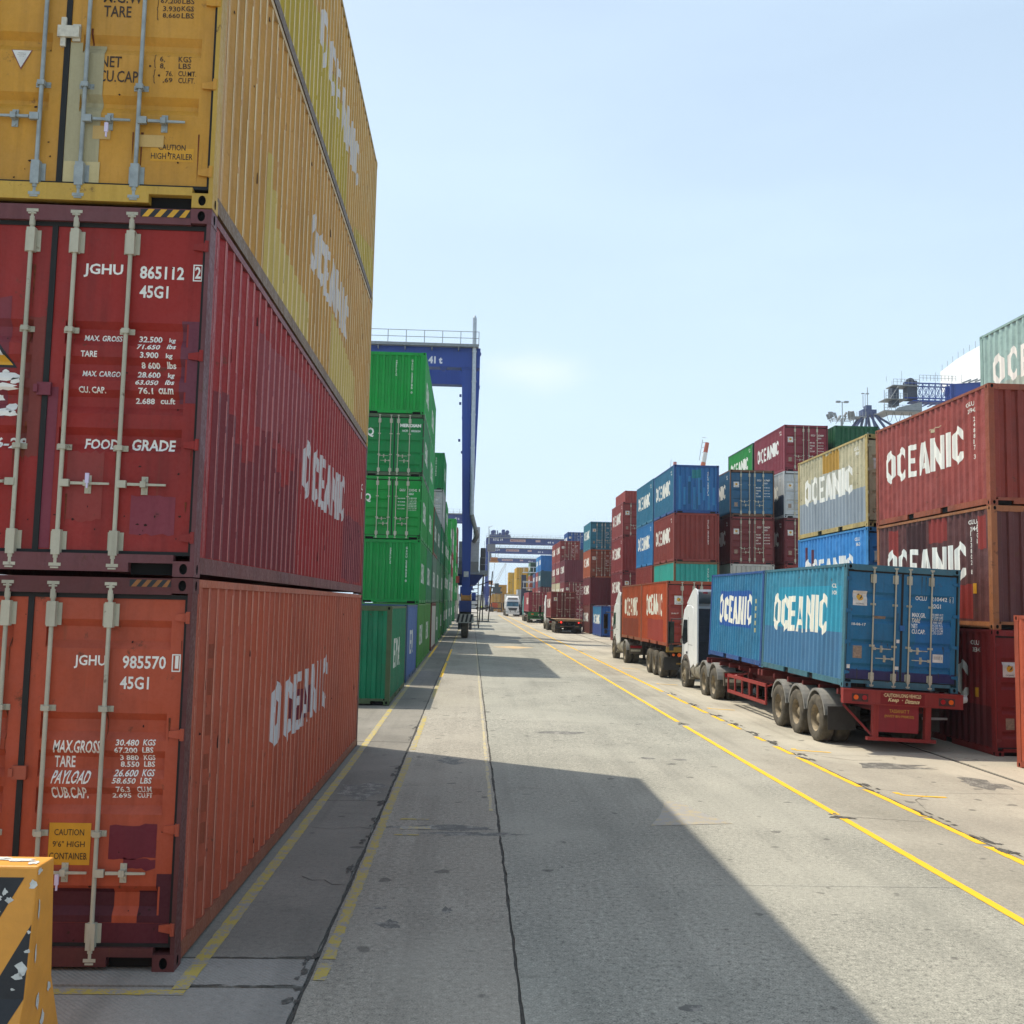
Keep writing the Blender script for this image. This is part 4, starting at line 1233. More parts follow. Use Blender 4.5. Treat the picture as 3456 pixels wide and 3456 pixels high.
stack(LC, 98.5, [('weathered green', '58876a', F, {}), ('pale green', '6f9a7c', F, {}), ('green', '14883c', F, {}), ('light green', '1c9a3e', F, {})], 'the stack just past the crane', 1, 1, 12)
stack(LC, 110, [('weathered green', '5f8a6a', F, {}), ('pale pinkish grey', 'b0a294', F, {}), ('maroon', '8a343a', F, {}), ('grey', '98988c', D, {})], 'the grey-topped stack past the crane', 1, 1, 13)
stack(LC, 130, [('green', '3c8a50', F, {}), ('green', '2f8f48', F, {}), ('green', '22943e', F, {}), ('green', '1c9a3e', F, {}), ('bright green', '1c9a3c', F, {})], 'the tall far green stack', 1, 1, 14)
stack(LC, 146, [('grey', '9a9a8e', F, {}), ('green', '2f8f48', F, {}), ('bright green', '22a03e', F, {}), ('brown', '83503c', D, {}), ('brown-red', '8c463c', D, {})], 'the brown-topped far stack', 1, 1, 15)
stack(LC, 165, [('cream', 'c4bda6', F, {}), ('cream', 'b9b5a4', F, {}), ('green', '2f9a48', F, {})], 'the cream far left stack', 1, 1, 16)

# right block, column nearest the road
RC = 10.75 + HW
rg = 'containers in the right-hand block'
sl_ = container('shipping_container', 'orange container cut off by the right edge of the photo, nearest on the right', '40', 10.52 + HW, 7.35, -.12, 'b5563a', 'front', frame='a2503a', lod=2, rust=.4, group=rg)
s1 = stack(RC + .06, 20.85, [('dark red', '7c2626', D, {'low': '5c1f22', 'lod': 2, 'frame': '842a28', 'what': 'behind the blue trailer'}), ('brown', '5c3634', F, {'lod': 2, 'frame': '96603c', 'rust': .9, 'what': 'with rusty posts'}), ('brick red', '94463f', F, {'lod': 2, 'frame': '8f4c34', 'rust': .6, 'door': '84382c'})], 'the nearest right stack', -1, 1, 20, rg, base=-.12)
side_print(s1[1], ragged(3.1, 4.3, 1.75, 2.45, 1, .02) , paint('3e1f20', .2, .5, .1, .1), -1, eps=.0018, name='repaint_patch')
side_print(s1[1], ragged(2.1, 3.0, 1.95, 2.5, 2, .02) + ragged(.25, .6, 1.7, 2.4, 3, .02) + ragged(4.7, 5.3, 1.7, 2.4, 4, .02) + ragged(.9, 2.4, .2, .95, 5, .02), paint('8a322c', .3, .5, .1, .1), -1, eps=.0018, name='repaint_patch')
side_vtext(s1[2], '248817 3', -1, .75, 2.0, .10, .07); side_vtext(s1[1], '133802 8', -1, 1.0, 2.1, .10, .07); side_vtext(s1[1], '22G1', -1, .72, 2.3, .10, .07)
side_print(s1[2], [rect(2.55, 2.75, 1.98, 2.05), rect(2.2, 2.9, 2.055, 2.07)], plain('tape_cream', 'cdbf9c', .6), -1, eps=.006, name='tape')
side_print(s1[1], [rect(.75, .85, .75, .97)], plain('hazard_label', 'd99a1c', .6), -1, eps=.006, name='sticker')
side_print(s1[0], [rect(.75, .85, 1.15, 1.35)], plain('hazard_label', 'd99a1c', .6), -1, eps=.006, name='sticker')
stack(RC + 2.85, 20.65, [('maroon', MAR, F, {'word': ''}), ('maroon', MR2, F, {'word': ''}), ('brown', '5e3a30', F, {'word': ''}), ('pale aqua', '9dbab2', F, {'lod': 2, 'frame': '8aa79f', 'what': 'high at the right edge', 'low': 'a7b4a6', 'lowz': 1.1})], 'the second column on the right', -1, 1, 21, rg)
s2 = stack(10.9 + HW, 27.75, [('dark blue', '2b4a78', D, {'word': ''}), ('bright sky blue', '3c86c4', D, {'lod': 2, 'frame': '3f7fb0'}), ('cream and grey', 'b9b090', D, {'lod': 2, 'frame': 'b09a62', 'rust': .75, 'low': '9099a0', 'lowz': 1.15})], 'the stack left of the brick red ones', -1, 1, 22, rg)
side_print(s2[2], ragged(2.2, 3.7, 1.6, 2.48, 3, .08), paint('b08838', .5, .6, .3, .1), -1, eps=.0018, name='faded_patch')
side_print(s2[2], ragged(1.4, 4.9, .95, 1.9, 9, .04), paint('a9a89a', .2, .6, .3, .1), -1, eps=.0019, name='faded_patch')
side_print(s2[1], [rect(5.2, 5.45, 1.2, 2.3)] + [rect(4.6, 4.75, 1.5, 2.2)], paint('5a3040', .2), -1, eps=.002, name='repaint_patch')
s3 = stack(RC - .05, 54.0, [('maroon', MAR, D, {}), ('turquoise', '35a093', F, {'word': '', 'frame': '7a5c40'}), ('red-brown', '84382f', F, {'what': 'with pressed end'}), ('blue', '2c6c8c', F, {'frame': '2c4f86', 'door': '2b669c'})], 'the blue-topped corner stack', -1, 1, 23, rg)
end_print(s3[3], [rect(-.95 + .262 * k, -.83 + .262 * k, .2 + .25 * (k % 3), 2.0 - .3 * ((k * 2) % 4)) for k in range(8)], paint('3f86b4', .2), .002, 'repaint_patch')
end_print(s3[3], [rect(-.45, -.31, .5, 1.7), rect(.20, .30, 1.1, 1.8), rect(0, .1, .2, .9)], paint('1f5a80', .2), .0025, 'repaint_patch')
end_print(s3[3], ragged(-.25, .25, 1.9, 2.35, 4, .03), paint('2f7f86', .2), .0022, 'repaint_patch')
stack(RC - .05, 60.4, [('maroon', MR2, D, {}), ('brown-red', '85352f', F, {'word': ''}), ('bright blue', '2c74ac', F, {}), ('sea blue', '2c6f8c', F, {})], 'the second bay of the blue-topped corner stack', -1, 1, 24, rg)
x2 = 14.1 + HW; x3 = 17.1 + HW; x4 = 19.9 + HW
stack(x2, 55.4, [('maroon', MAR, F, {'word': ''}), ('off-white', 'b9b7ae', F, {'word': ''}), ('maroon', '74302f', D, {}), ('worn blue', '2c5c7c', D, {'frame': '6a4a38', 'word': 'OCEANIC'})], 'the second column behind the blue-topped corner', -1, 1, 25, rg)
stack(x3, 55.4, [('maroon', MAR, F, {'word': ''}), ('brown', MR2, F, {'word': ''}), ('dark maroon', '6c2c30', D, {}), ('pale grey', 'b4b8b8', D, {'low': '3c4658', 'lowz': 1.3}), ('crimson', '83303a', D, {'what': 'high against the sky'})], 'the third column behind the blue-topped corner', -1, 1, 26, rg)
stack(x3, 61.8, [None, None, None, ('grey', '9a9c98', F, {'word': ''}), ('vivid green', '1e8a38', F, {'frame': '2c4a34', 'what': 'against the sky'})], 'the third column, second bay', -1, 1, 27, rg, base=gz(9, 58))
stack(x3, 61.8, [('maroon', MAR, F, {'word': ''}), ('maroon', MR2, F, {'word': ''}), ('maroon', '74302f', F, {'word': ''})], 'the third column hidden behind the second bay', -1, 1, 28, rg)
stack(x4, 55.2, [('maroon', MAR, F, {'word': ''}), ('maroon', MR2, F, {'word': ''}), ('brown', '5e3a30', F, {'word': ''}), ('grey', '9a9c98', F, {'word': ''}), ('dark green', '1e5638', F, {'word': '', 'what': 'in front of the floodlights'})], 'the fourth column on the right', -1, 1, 29, rg)
stack(11.05 + HW, 75.0, [('maroon', MAR, D, {}), ('dark red', '7c2f34', D, {}), ('red', '8a3434', F, {}), ('brick red', '8c3c38', D, {})], 'the red four-high stack mid-way', -1, 1, 30, rg)
stack(13.6 + HW, 91.0, [('maroon', MAR, F, {'word': ''}), ('maroon', MR2, F, {'word': ''}), ('red', RED, F, {'word': ''}), ('red', RD2, F, {'word': ''}), ('salmon red', '9a4038', F, {'word': ''})], 'the column peeping over the red stack', -1, 1, 31, rg)
stack(11.0 + HW, 86.6, [('two-tone blue', '3478a0', F, {'low': '3a4f8c', 'lowz': 1.1, 'door': '24589a', 'frame': '2c4a86', 'what': 'alone on the ground'})], 'the gap before the teal-topped stack', -1, 1, 32, rg)
stack(10.95 + HW, 94.5, [('brown', '74443e', F, {}), ('dark maroon', '6c262c', F, {}), ('rust orange', 'a4512f', D, {'door': '8a4630'}), ('teal blue', '2f7488', D, {'what': 'on top'})], 'the teal-topped stack', -1, 1, 33, rg)
stack(10.85 + HW, 119.5, [('dark red', '7c2a34', D, {}), ('maroon', '7a3034', D, {}), ('dark maroon', '6a2c36', F, {})], 'the maroon stack past the teal-topped one', -1, 1, 34, rg)
stack(10.85 + HW, 126.2, [('red', RED, F, {}), ('cream', 'c9bf9e', F, {}), ('maroon', '84343a', F, {}), ('red', '86342f', D, {'frame': '94403a'})], 'the far bay with a cream box low down', -1, 1, 35, rg)
stack(10.85 + HW, 132.8, [('red', RED, F, {}), ('cream', 'c4ba9a', F, {}), ('maroon', '84343a', F, {'low': '90806c', 'lowz': .9}), ('red', '90382f', F, {})], 'the bay beyond it', -1, 1, 36, rg)
stack(13.8 + HW, 148, [('maroon', MAR, F, {'word': ''}), ('maroon', MR2, F, {'word': ''}), ('red', RED, F, {'word': ''}), ('brown', '5e3a30', F, {'word': ''}), ('royal blue', '24508e', D, {'what': 'peeping over the red boxes'})], 'the far second column', -1, 1, 37, rg)
stack(16.6 + HW, 158, [('maroon', MAR, F, {'word': ''}), ('red', RED, F, {'word': ''}), ('dark green', '3a5a48', F, {'word': ''}), ('pale grey', 'b0b0a4', F, {'word': ''}), ('orange', 'b0502f', D, {})], 'the far third column', -1, 1, 38, rg)
stack(11.3 + HW, 168, [('maroon', MAR, F, {}), ('dark maroon', '6c2c34', D, {}), ('slate teal', '2a5566', F, {}), ('azure blue', '2270b4', F, {})], 'the azure-topped far stack', -1, 1, 39, rg)
stack(11.3 + HW, 175, [('maroon', MAR, F, {}), ('red', RED, F, {}), ('red', '94383a', F, {}), ('azure', '3a86c0', F, {})], 'the bay behind the azure-topped stack', -1, 1, 40, rg)
stack(11.3 + HW, 184, [('red', RD2, F, {}), ('red', RED, F, {}), ('navy', '3a4f80', F, {'low': '4c6478', 'lowz': 1.2})], 'the navy and red far stack', -1, 1, 41, rg)
stack(12.4 + HW, 191, [('red', RED, F, {}), ('red', RED, F, {}), ('red', RED, F, {}), ('brown-red', '84402f', F, {})], 'the brown-red column past the navy box', -1, 1, 42, rg)
stack(11.3 + HW, 199, [('maroon', MAR, F, {}), ('cream', 'cdc6a6', F, {'word': ''}), ('terracotta', 'a85a44', F, {}), ('sage green', '6f8f78', F, {'low': '48704c', 'lowz': 1.3, 'door': '2c4a3c'})], 'the sage-topped farthest stack of the row', -1, 1, 43, rg)
yg = 'yellow containers stacked far down the road'
YL, YL2, YO = 'd0a020', 'c8961c', 'c58a28'
stack(9.9 + HW, 226, [('yellow', YL, F, {'word': ''}), ('yellow', YL2, F, {'word': ''}), ('golden yellow', YL, D, {'word': ''}), ('yellow', YL2, D, {'word': ''})], 'the nearest far yellow stack', -1, 1, 44, yg)
stack(9.9 + HW + 2.7, 226, [('yellow', YL, F, {'word': ''}), ('yellow', YL, F, {'word': ''}), ('yellow', YL, F, {'word': ''}), ('yellow', YL2, D, {'word': ''})], 'the column right of the nearest yellow stack', -1, 1, 45, yg)
stack(9.9 + HW, 232.5, [('yellow', YL, F, {'word': ''}), ('bright yellow', YL, F, {'word': ''}), ('bright yellow', 'dcae24', F, {'word': ''}), ('bright yellow', 'dcae24', F, {'word': ''})], 'the bay behind the nearest yellow stack', -1, 1, 46, yg)
stack(9.4 + HW, 262, [('yellow', YL, D, {'word': ''}), ('yellow', YL, D, {'word': ''}), ('yellow', YL, D, {'word': ''}), ('yellow', YL, D, {'word': ''})], 'the slimmer yellow stack in the middle', -1, 1, 47, yg)
stack(7.6 + HW, 292, [('orange-yellow', YO, D, {'word': ''}), ('orange-yellow', YO, D, {'word': ''}), ('plain amber', 'cf962c', F, {'word': ''})], 'the amber stack behind the handler', -1, 1, 48, yg)
stack(10.6 + HW, 292, [('amber', YO, D, {'word': ''}), ('amber', YO, D, {'word': ''}), ('amber', 'b8822c', D, {'word': ''})], 'the narrow amber stack beside it', -1, 1, 49, yg)
stack(5.9 + HW, 330, [('ochre', YO, D, {'word': ''}), ('ochre', YO, D, {'word': ''})], 'the low ochre stack by the far crane', -1, 1, 50, yg)
stack(9.2 + HW, 204, [('pale grey', 'b9bdbe', F, {'word': ''}), ('grey and white', 'aeb6ba', F, {'word': '', 'what': 'with a dark crest'})], 'the pair beside the white truck', -1, 1, 51, None)

# ------------------------------------------------------------------ trucks
TP = [(.135, .29), (.150, .33), (.165, .40), (.150, .475), (.125, .515), (.09, .524), (.05, .524), (.045, .512), (-.045, .512), (-.05, .524), (-.09, .524), (-.125, .515), (-.150, .475), (-.165, .40), (-.135, .29)]
def wheel(root, x, y, sg, z=.524, steer=False, hi=False, rim=None):
    def ty(b):
        n = 64 if hi else 20
        rm = (lambda k, j, r: r - (.014 if (k % 4 < 2 and j in (4, 5, 10, 11)) else 0)) if hi else None
        b.lathe([(sg * a, r) for a, r in TP], n, 'x', rmod=rm)
    w_ = part('wheel', ('tyre', sg, hi), ty, M_TYRE(), root, (x, y, z), smooth=35)
    def rimf(b):
        if steer: pr = [(.135, .30), (.10, .285), (.09, .24), (.13, .17), (.15, .15), (.165, .07), (.20, .065), (.205, 0)]
        else: pr = [(.135, .30), (.12, .285), (.04, .275), (-.03, .262), (-.055, .16), (-.045, .125), (.05, .11), (.075, .08), (.08, 0)]
        b.lathe([(sg * a, r) for a, r in pr], 24 if hi else 12, 'x')
        for k in range(10):
            t = 6.283 * k / 10
            rr_, xo = (.125, .15) if steer else (.205, -.04)
            b.cyl((sg * (xo - .02), rr_ * math.cos(t), rr_ * math.sin(t)), (sg * (xo + .03), rr_ * math.cos(t), rr_ * math.sin(t)), .013, None, 6)
    part('rim', ('rim', sg, steer, hi), rimf, rim or M_RIM(), w_, smooth=40)
    return w_
def axle(root, y, dual=True, hi=False, steer=False, half=1.10, rim=None):
    for sg in (-1, 1):
        wheel(root, sg * half, y, sg, steer=steer, hi=hi, rim=rim)
        if dual: wheel(root, sg * (half - .36), y, sg, hi=False, rim=rim)
    part('axle', ('axle', half), lambda b: b.cyl((-half + .1, 0, 0), (half - .1, 0, 0), .07, None, 8), M_CHASSIS(), root, (0, y, .524))
def mudguard(root, y, sg, r=.66, a0=5, a1=165, wd=.40, x=1.05, mat=None, z=.55):
    def f(b):
        n = 14
        for i in range(n):
            t0, t1 = R(a0 + (a1 - a0) * i / n), R(a0 + (a1 - a0) * (i + 1) / n)
            p = []
            for t, rr_ in ((t0, r), (t1, r), (t1, r + .022), (t0, r + .022)): p.append((rr_ * math.cos(t), rr_ * math.sin(t)))
            xa, xb = sorted((sg * .0 - wd / 2, wd / 2))
            b.prism(p, xa, xb, 'x')
            # rolled lips
            for xx in (xa, xb - .02):
                q = [((r - .03) * math.cos(t0), (r - .03) * math.sin(t0)), ((r - .03) * math.cos(t1), (r - .03) * math.sin(t1)), (r * math.cos(t1), r * math.sin(t1)), (r * math.cos(t0), r * math.sin(t0))]
                b.prism(q, xx, xx + .02, 'x')
    part('mudguard', ('mud', sg, r, a0, a1, wd), f, mat or M_GUARD(), root, (sg * x, y, z))

def cab(root, yb, paintm, det=1, fair=True, trim=None):
    """cab-over tractor: yb = back wall; the windscreen looks towards +y"""
    aw = .66; yc = 1.32
    arch = [(yc + aw * math.cos(R(a)), .52 + aw * math.sin(R(a))) for a in range(0, 181, 20)]
    prof = [(.12, 1.0), (.12, 2.75), (.22, 2.98), (.55, 3.08), (1.35, 3.05), (1.72, 2.92), (1.92, 2.55), (2.12, 1.72), (2.2, 1.2), (2.22, .5), (yc + aw + .02, .44)]
    prof = prof[:-1] + [(2.18, .42), (yc + aw, .42)] + arch + [(yc - aw, .80)]
    def cb(b):
        n = len(prof)
        i = len(b.v)
        rows = []
        for x, ins in ((-1.22, .05), (-1.17, 0), (1.17, 0), (1.22, .05)):
            rows.append([(x if ins == 0 else x, p[0] if (p[1] < 1.0 or ins == 0) else p[0] + (-.05 if p[0] > 1.1 else 0), p[1] if ins == 0 or p[1] < 2.7 else p[1] - .07) for p in prof])
        for r_ in range(3):
            for k in range(n):
                q = (k + 1) % n
                b.quad([rows[r_][k], rows[r_][q], rows[r_ + 1][q], rows[r_ + 1][k]])
        for rw in (rows[0], rows[3]): b.quad(rw)
    c = part('cab_body', ('cab',), cb, paintm, root, (0, yb, 0))
    G = M_GLASS(); K = plain('black_plastic', '202224', .6, 0, .1)
    part('windscreen', ('ws',), lambda b: b.hexa([(-1.08, 2.125, 1.74), (1.08, 2.125, 1.74), (1.0, 1.95, 2.5), (-1.0, 1.95, 2.5), (-1.08, 2.145, 1.745), (1.08, 2.145, 1.745), (1.0, 1.965, 2.505), (-1.0, 1.965, 2.505)]), plain('blue_reflecting_glass', '3f6f86', .08, .2, .3, 1.2), c)
    for sg in (-1, 1):
        def win(b):
            p = [(1.08, 1.72), (1.12, 2.5), (1.74, 2.5), (1.98, 1.9), (1.92, 1.62), (1.6, 1.62)]
            b.prism(p, sg * 1.215, sg * 1.228, 'x')
        part('side_window', ('win', sg), win, G, c)
        part('door_seam', ('seam', sg), lambda b: (b.box(*sorted((sg * 1.215, sg * 1.224)), .98, .992, 1.15, 2.6), b.box(*sorted((sg * 1.215, sg * 1.224)), .3, 1.0, 1.62, 1.632), b.box(*sorted((sg * 1.218, sg * 1.245)), 1.10, 1.24, 1.30, 1.38), b.box(*sorted((sg * 1.20, sg * 1.235)), 2.02, 2.06, .6, 1.9)), K, c)
        def mir(b):
            b.box(*sorted((sg * 1.52, sg * 1.74)), 1.98, 2.08, 1.62, 2.42)
            b.box(*sorted((sg * 1.54, sg * 1.70)), 1.98, 2.06, 1.36, 1.58)
            b.bar((sg * 1.2, 1.95, 2.52), (sg * 1.62, 2.03, 2.5), .03); b.bar((sg * 1.2, 2.0, 1.55), (sg * 1.62, 2.03, 1.48), .03); b.bar((sg * 1.62, 2.03, 1.45), (sg * 1.62, 2.03, 2.5), .025)
        mm = part('mirror', ('mir', sg), mir, K, c)
        part('mirror_glass', ('mirg', sg), lambda b: (b.box(*sorted((sg * 1.54, sg * 1.72)), 1.965, 1.979, 1.65, 2.39), ), plain('mirror_glass', '2c332b', .05, .6, .35, 5), mm)
        part('wheel_arch_trim', ('arch', sg), lambda b: [b.prism([((.66 + o) * math.cos(R(t)), (.66 + o) * math.sin(R(t))) for t, o in ((a, 0), (a + 15, 0), (a + 15, .10), (a, .10))], *sorted((sg * 1.20, sg * 1.245)), 'x') for a in range(0, 180, 15)], plain('brown_grey_plastic', '5f564e', .7, 0, .1), c, (0, 1.32, .52))
        part('step', ('stp', sg), lambda b: (b.box(*sorted((sg * 1.0, sg * 1.235)), 2.0, 2.21, .30, .9), b.box(*sorted((sg * 1.1, sg * 1.242)), 2.02, 2.2, .52, .56), b.box(*sorted((sg * 1.1, sg * 1.242)), 2.02, 2.2, .74, .78)), K, c)
        part('headlight', ('hl', sg), lambda b: b.box(*sorted((sg * .78, sg * 1.14)), 2.2, 2.235, .62, .86), plain('headlamp_glass', 'd7dde0', .1, .3, .05), c)
    part('grille', ('gr',), lambda b: (b.hexa([(-.62, 2.2, 1.02), (.62, 2.2, 1.02), (.62, 2.24, 1.02), (-.62, 2.24, 1.02), (-.86, 2.17, 1.5), (.86, 2.17, 1.5), (.86, 2.21, 1.5), (-.86, 2.21, 1.5)])), K, c)
    part('grille_slat', ('grs',), lambda b: [b.box(-.7, .7, 2.235 - k * .008, 2.25 - k * .008, 1.08 + k * .1, 1.10 + k * .1) for k in range(4)], M_STEEL(), c)
    part('bumper', ('bp',), lambda b: (b.box(-1.2, 1.2, 2.18, 2.27, .34, .60), b.box(-.30, .30, 2.27, 2.275, .40, .50, 0)), paintm, c)
    part('sun_visor', ('sv',), lambda b: b.hexa([(-1.05, 1.93, 2.56), (1.05, 1.93, 2.56), (1.05, 2.16, 2.52), (-1.05, 2.16, 2.52), (-1.05, 1.92, 2.60), (1.05, 1.92, 2.60), (1.05, 2.15, 2.56), (-1.05, 2.15, 2.56)]), K, c)
    if fair:
        def fr(b):
            out = [(-.42, 1.05), (-.42, 3.38), (-.30, 3.55), (0, 3.60), (.35, 3.52), (1.25, 3.08), (.3, 3.0), (.12, 2.9), (.12, 1.0), (-.1, .9)]
            for sg in (-1, 1): b.prism(out, *sorted((sg * 1.165, sg * 1.215)), 'x')
            b.hexa([(-1.165, -.36, 3.48), (1.165, -.36, 3.48), (1.165, .35, 3.49), (-1.165, .35, 3.49), (-1.165, -.34, 3.56), (1.165, -.34, 3.56), (1.165, .35, 3.56), (-1.165, .35, 3.56)])
            b.hexa([(-1.165, .35, 3.42), (1.165, .35, 3.42), (1.165, 1.25, 3.05), (-1.165, 1.25, 3.05), (-1.165, .35, 3.51), (1.165, .35, 3.51), (1.165, 1.25, 3.09), (-1.165, 1.25, 3.09)])
        part('roof_fairing', ('fair',), fr, paintm, c)
        part('cab_back', ('cbk',), lambda b: (b.box(-1.14, 1.14, .04, .118, 1.0, 2.9), b.box(-1.0, 1.0, -.02, .04, 1.75, 1.78), b.box(-1.0, 1.0, -.02, .04, 2.25, 2.28)), plain('dark_cab_back', '3c4048', .5, .1, .2), c)
        part('roof_lamp', ('rl',), lambda b: b.box(-1.0, -.85, -.40, -.37, 3.42, 3.47), M_REDL(), c)
    else:
        part('roof_panel', ('rfp',), lambda b: (b.hexa([(-1.15, .2, 3.0), (1.15, .2, 3.0), (1.1, 1.75, 2.95), (-1.1, 1.75, 2.95), (-1.1, .2, 3.6), (1.1, .2, 3.6), (1.0, 1.3, 3.5), (-1.0, 1.3, 3.5)]),), paintm, c)
        part('roof_sign', ('rs',), lambda b: b.hexa([(-.9, 1.72, 3.02), (.9, 1.72, 3.02), (.9, 1.80, 3.02), (-.9, 1.80, 3.02), (-.85, 1.50, 3.3), (.85, 1.50, 3.3), (.85, 1.56, 3.3), (-.85, 1.56, 3.3)]), plain('dark_sign', '4a4c50', .5), c)
    return c

def truck(name, label, x, y, z, axles, drive, steer_y, cab_y, bed=1.24, L=12.45, bed_rot=(0, 0, 0), body=None, frame_mat=None, hi=False, cabm=None, fair=True, guards=False, side_frame=False,
          rear='plain', rz=0, lit=False, group=None, tank=False):
    root = thing(name, label, 'truck', (x, y, z), rz, group)
    fm = frame_mat or M_CHASSIS()
    for a in axles: axle(root, a, True, hi)
    for a in drive: axle(root, a, True, hi)
    axle(root, steer_y, False, hi, True)
    # trailer frame
    def beams(b):
        for s in (-1, 1):
            b.box(s * .47 - .07, s * .47 + .07, .1, L - .2, bed - .05, bed - .02)
            b.box(s * .47 - .012, s * .47 + .012, .1, L - .2, bed - .42 + .0, bed - .05)
            b.box(s * .47 - .07, s * .47 + .07, .1, L - 3.0, bed - .45, bed - .42)
        for k in range(11):
            yy = .5 + k * (L - 1) / 10
            b.box(-1.16, 1.16, yy, yy + .08, bed - .17, bed - .05)
    be = part('trailer_frame', None, beams, fm, root, rot=bed_rot)
    part('twistlock_beam', None, lambda b: [b.box(-1.22, 1.22, yy, yy + .16, bed - .16, bed - .005) for yy in (.02, 5.95, 6.25, L - .2)], fm, root, rot=bed_rot)
    part('fifth_wheel_plate', None, lambda b: (b.box(-.6, .6, sum(drive) / len(drive) - .5, sum(drive) / len(drive) + .6, bed - .25, bed - .18), b.box(-.45, .45, drive[0] - .9, cab_y + 1.9, .62, .86)), M_CHASSIS(), root)
    def tr(b):
        for s in (-1, 1): b.box(s * .42 - .04, s * .42 + .04, drive[0] - 1.0, steer_y + .8, .72, .98)
        b.box(-.55, .55, drive[0] - 1.1, drive[0] - .9, .55, 1.0)
    part('tractor_chassis', None, tr, M_CHASSIS(), root)
    part('tail_panel', None, lambda b: b.box(-1.15, -.45, drive[0] - .98, drive[0] - .90, .55, .98), plain('grimy_tail_panel', '6a5f52', .8), root)
    part('tail_light', None, lambda b: (b.box(-1.12, -.55, drive[0] - 1.0, drive[0] - .978, .82, .94), b.box(.55, 1.12, drive[0] - 1.0, drive[0] - .978, .82, .94)), M_REDL(), root)
    part('number_plate', None, lambda b: b.box(-1.10, -.62, drive[0] - .995, drive[0] - .978, .66, .76), plain('plate_white', 'cfc8b4', .5, 0, .15, 20), root)
    for d in drive:
        for s in (-1, 1): mudguard(root, d, s, .64, 15, 165, .60, .95)
    def tk(b):
        y0, y1 = drive[-1] + .72, steer_y - .75
        for s in (-1, 1):
            b.cyl((s * .93, y0, .78), (s * .93, y1, .78), .29, None, 16)
            for q in (y0 + .15, (y0 + y1) / 2, y1 - .15): b.cyl((s * .93, q - .03, .78), (s * .93, q + .03, .78), .305, None, 16)
            b.box(*sorted((s * .7, s * 1.2)), y1 - .02, y1 + .12, .42, 1.1)
    part('fuel_tank', None, tk, plain('dusty_aluminium', 'a39c8c', .45, .4, .2), root, smooth=40)
    if guards:
        for a in axles:
            for s in (-1, 1): mudguard(root, a, s, .60, 12, 172, .42, 1.02, z=.56)
    for s in (-1, 1):
        part('mud_flap', None, lambda b: (b.box(*sorted((s * .62, s * 1.22)), axles[0] - .78, axles[0] - .76, .35, .85), b.box(*sorted((s * .60, s * 1.2)), axles[0] - .80, axles[0] - .781, .72, .76)), plain('rubber_flap', '3d3b38', .9, 0, .15), root)
    part('suspension', None, lambda b: [b.box(s * .55 - .05, s * .55 + .05, a - .45, a + .45, .50, .60) for a in axles for s in (-1, 1)] + [b.box(s * .55 - .04, s * .55 + .04, a - .75, a - .55, .45, bed - .42) for a in axles for s in (-1, 1)], M_CHASSIS(), root)
    part('landing_leg', None, lambda b: [b.box(s * .62 - .06, s * .62 + .06, drive[0] - 2.1, drive[0] - 1.98, .38, bed - .2) for s in (-1, 1)] + [b.box(s * .62 - .12, s * .62 + .12, drive[0] - 2.16, drive[0] - 1.92, .34, .38) for s in (-1, 1)] + [b.bar((.62, drive[0] - 2.04, .6), (-.62, drive[0] - 2.04, bed - .3), .05)], fm, root)
    if side_frame:
        for s in (-1, 1):
            def sf(b):
                y0, y1 = side_frame
                xx = s * 1.17
                for zz in (.42, .88): b.box(xx - .025, xx + .025, y0, y1, zz, zz + .09)
                n = 5
                for k in range(n + 1):
                    yy = y0 + (y1 - y0 - .07) * k / n
                    b.box(xx - .02, xx + .02, yy, yy + .07, .51, .88)
                b.bar((xx - s * .02, y0 + .1, .88), (xx - s * .7, y0 + .4, bed - .2), .04); b.bar((xx - s * .02, y1 - .1, .88), (xx - s * .7, y1 - .5, bed - .2), .04)
            part('side_guard', None, sf, M_TRED(), root)
    if rear == 'red':
        rb = part('rear_beam', None, lambda b: (b.box(-1.26, 1.26, -.10, .04, bed - .31, bed - .012), b.box(-1.26, 1.26, -.115, -.10, bed - .045, bed - .012), b.box(-1.26, 1.26, -.115, -.10, bed - .31, bed - .285)), M_TRED(), root, rot=bed_rot)
        def prt(nm, polys, mat, e=.004):
            def f(b):
                for p in polys: b.quad([(q[0], -.10 - e, q[1] + bed) for q in p])
            part(nm, None, f, mat, rb)
        prt('sign_panel', [rect(-.48, .45, -.285, -.05)], paint('7a1a1c', .1, .5, .1, 0), .002)
        cream = plain('cream_lettering', 'dccb98', .6, 0, .05)
        prt('lettering', text('·CAUTION·LONG·VEHICLE·', -.42, -.135, .80, .075, .02) + text('Keep', -.33, -.25, .22, .10, .03, .3) + text('·', -.03, -.20, .02, .02, .04) + text('Distance', .03, -.25, .30, .085, .03, .3), cream, .006)
        for x_, m_ in ((-1.0, M_AMBER()), (-.82, M_REDL()), (.83, M_REDL()), (1.0, M_AMBER())):
            part('lamp', None, lambda b: b.cyl((x_, -.125, bed - .175), (x_, -.10, bed - .175), .05, None, 14), m_, rb)
        for x_ in (-.91, .915): part('lamp_plate', None, lambda b: b.box(x_ - .17, x_ + .17, -.106, -.10, bed - .26, bed - .10), plain('dark_lamp_plate', '4a2a28', .7), rb)
        def un(b):
            for s in (-1, 1): b.box(s * .55 - .06, s * .55 + .06, -.06, .06, bed - .98, bed - .31)
            b.box(-.72, .72, -.075, .045, bed - 1.04, bed - .97)
            for s in (-1, 1): b.bar((s * .60, 0, bed - .95), (s * .95, .75, bed - .40), .04)
        part('underrun_guard', None, un, M_TRED(), rb)
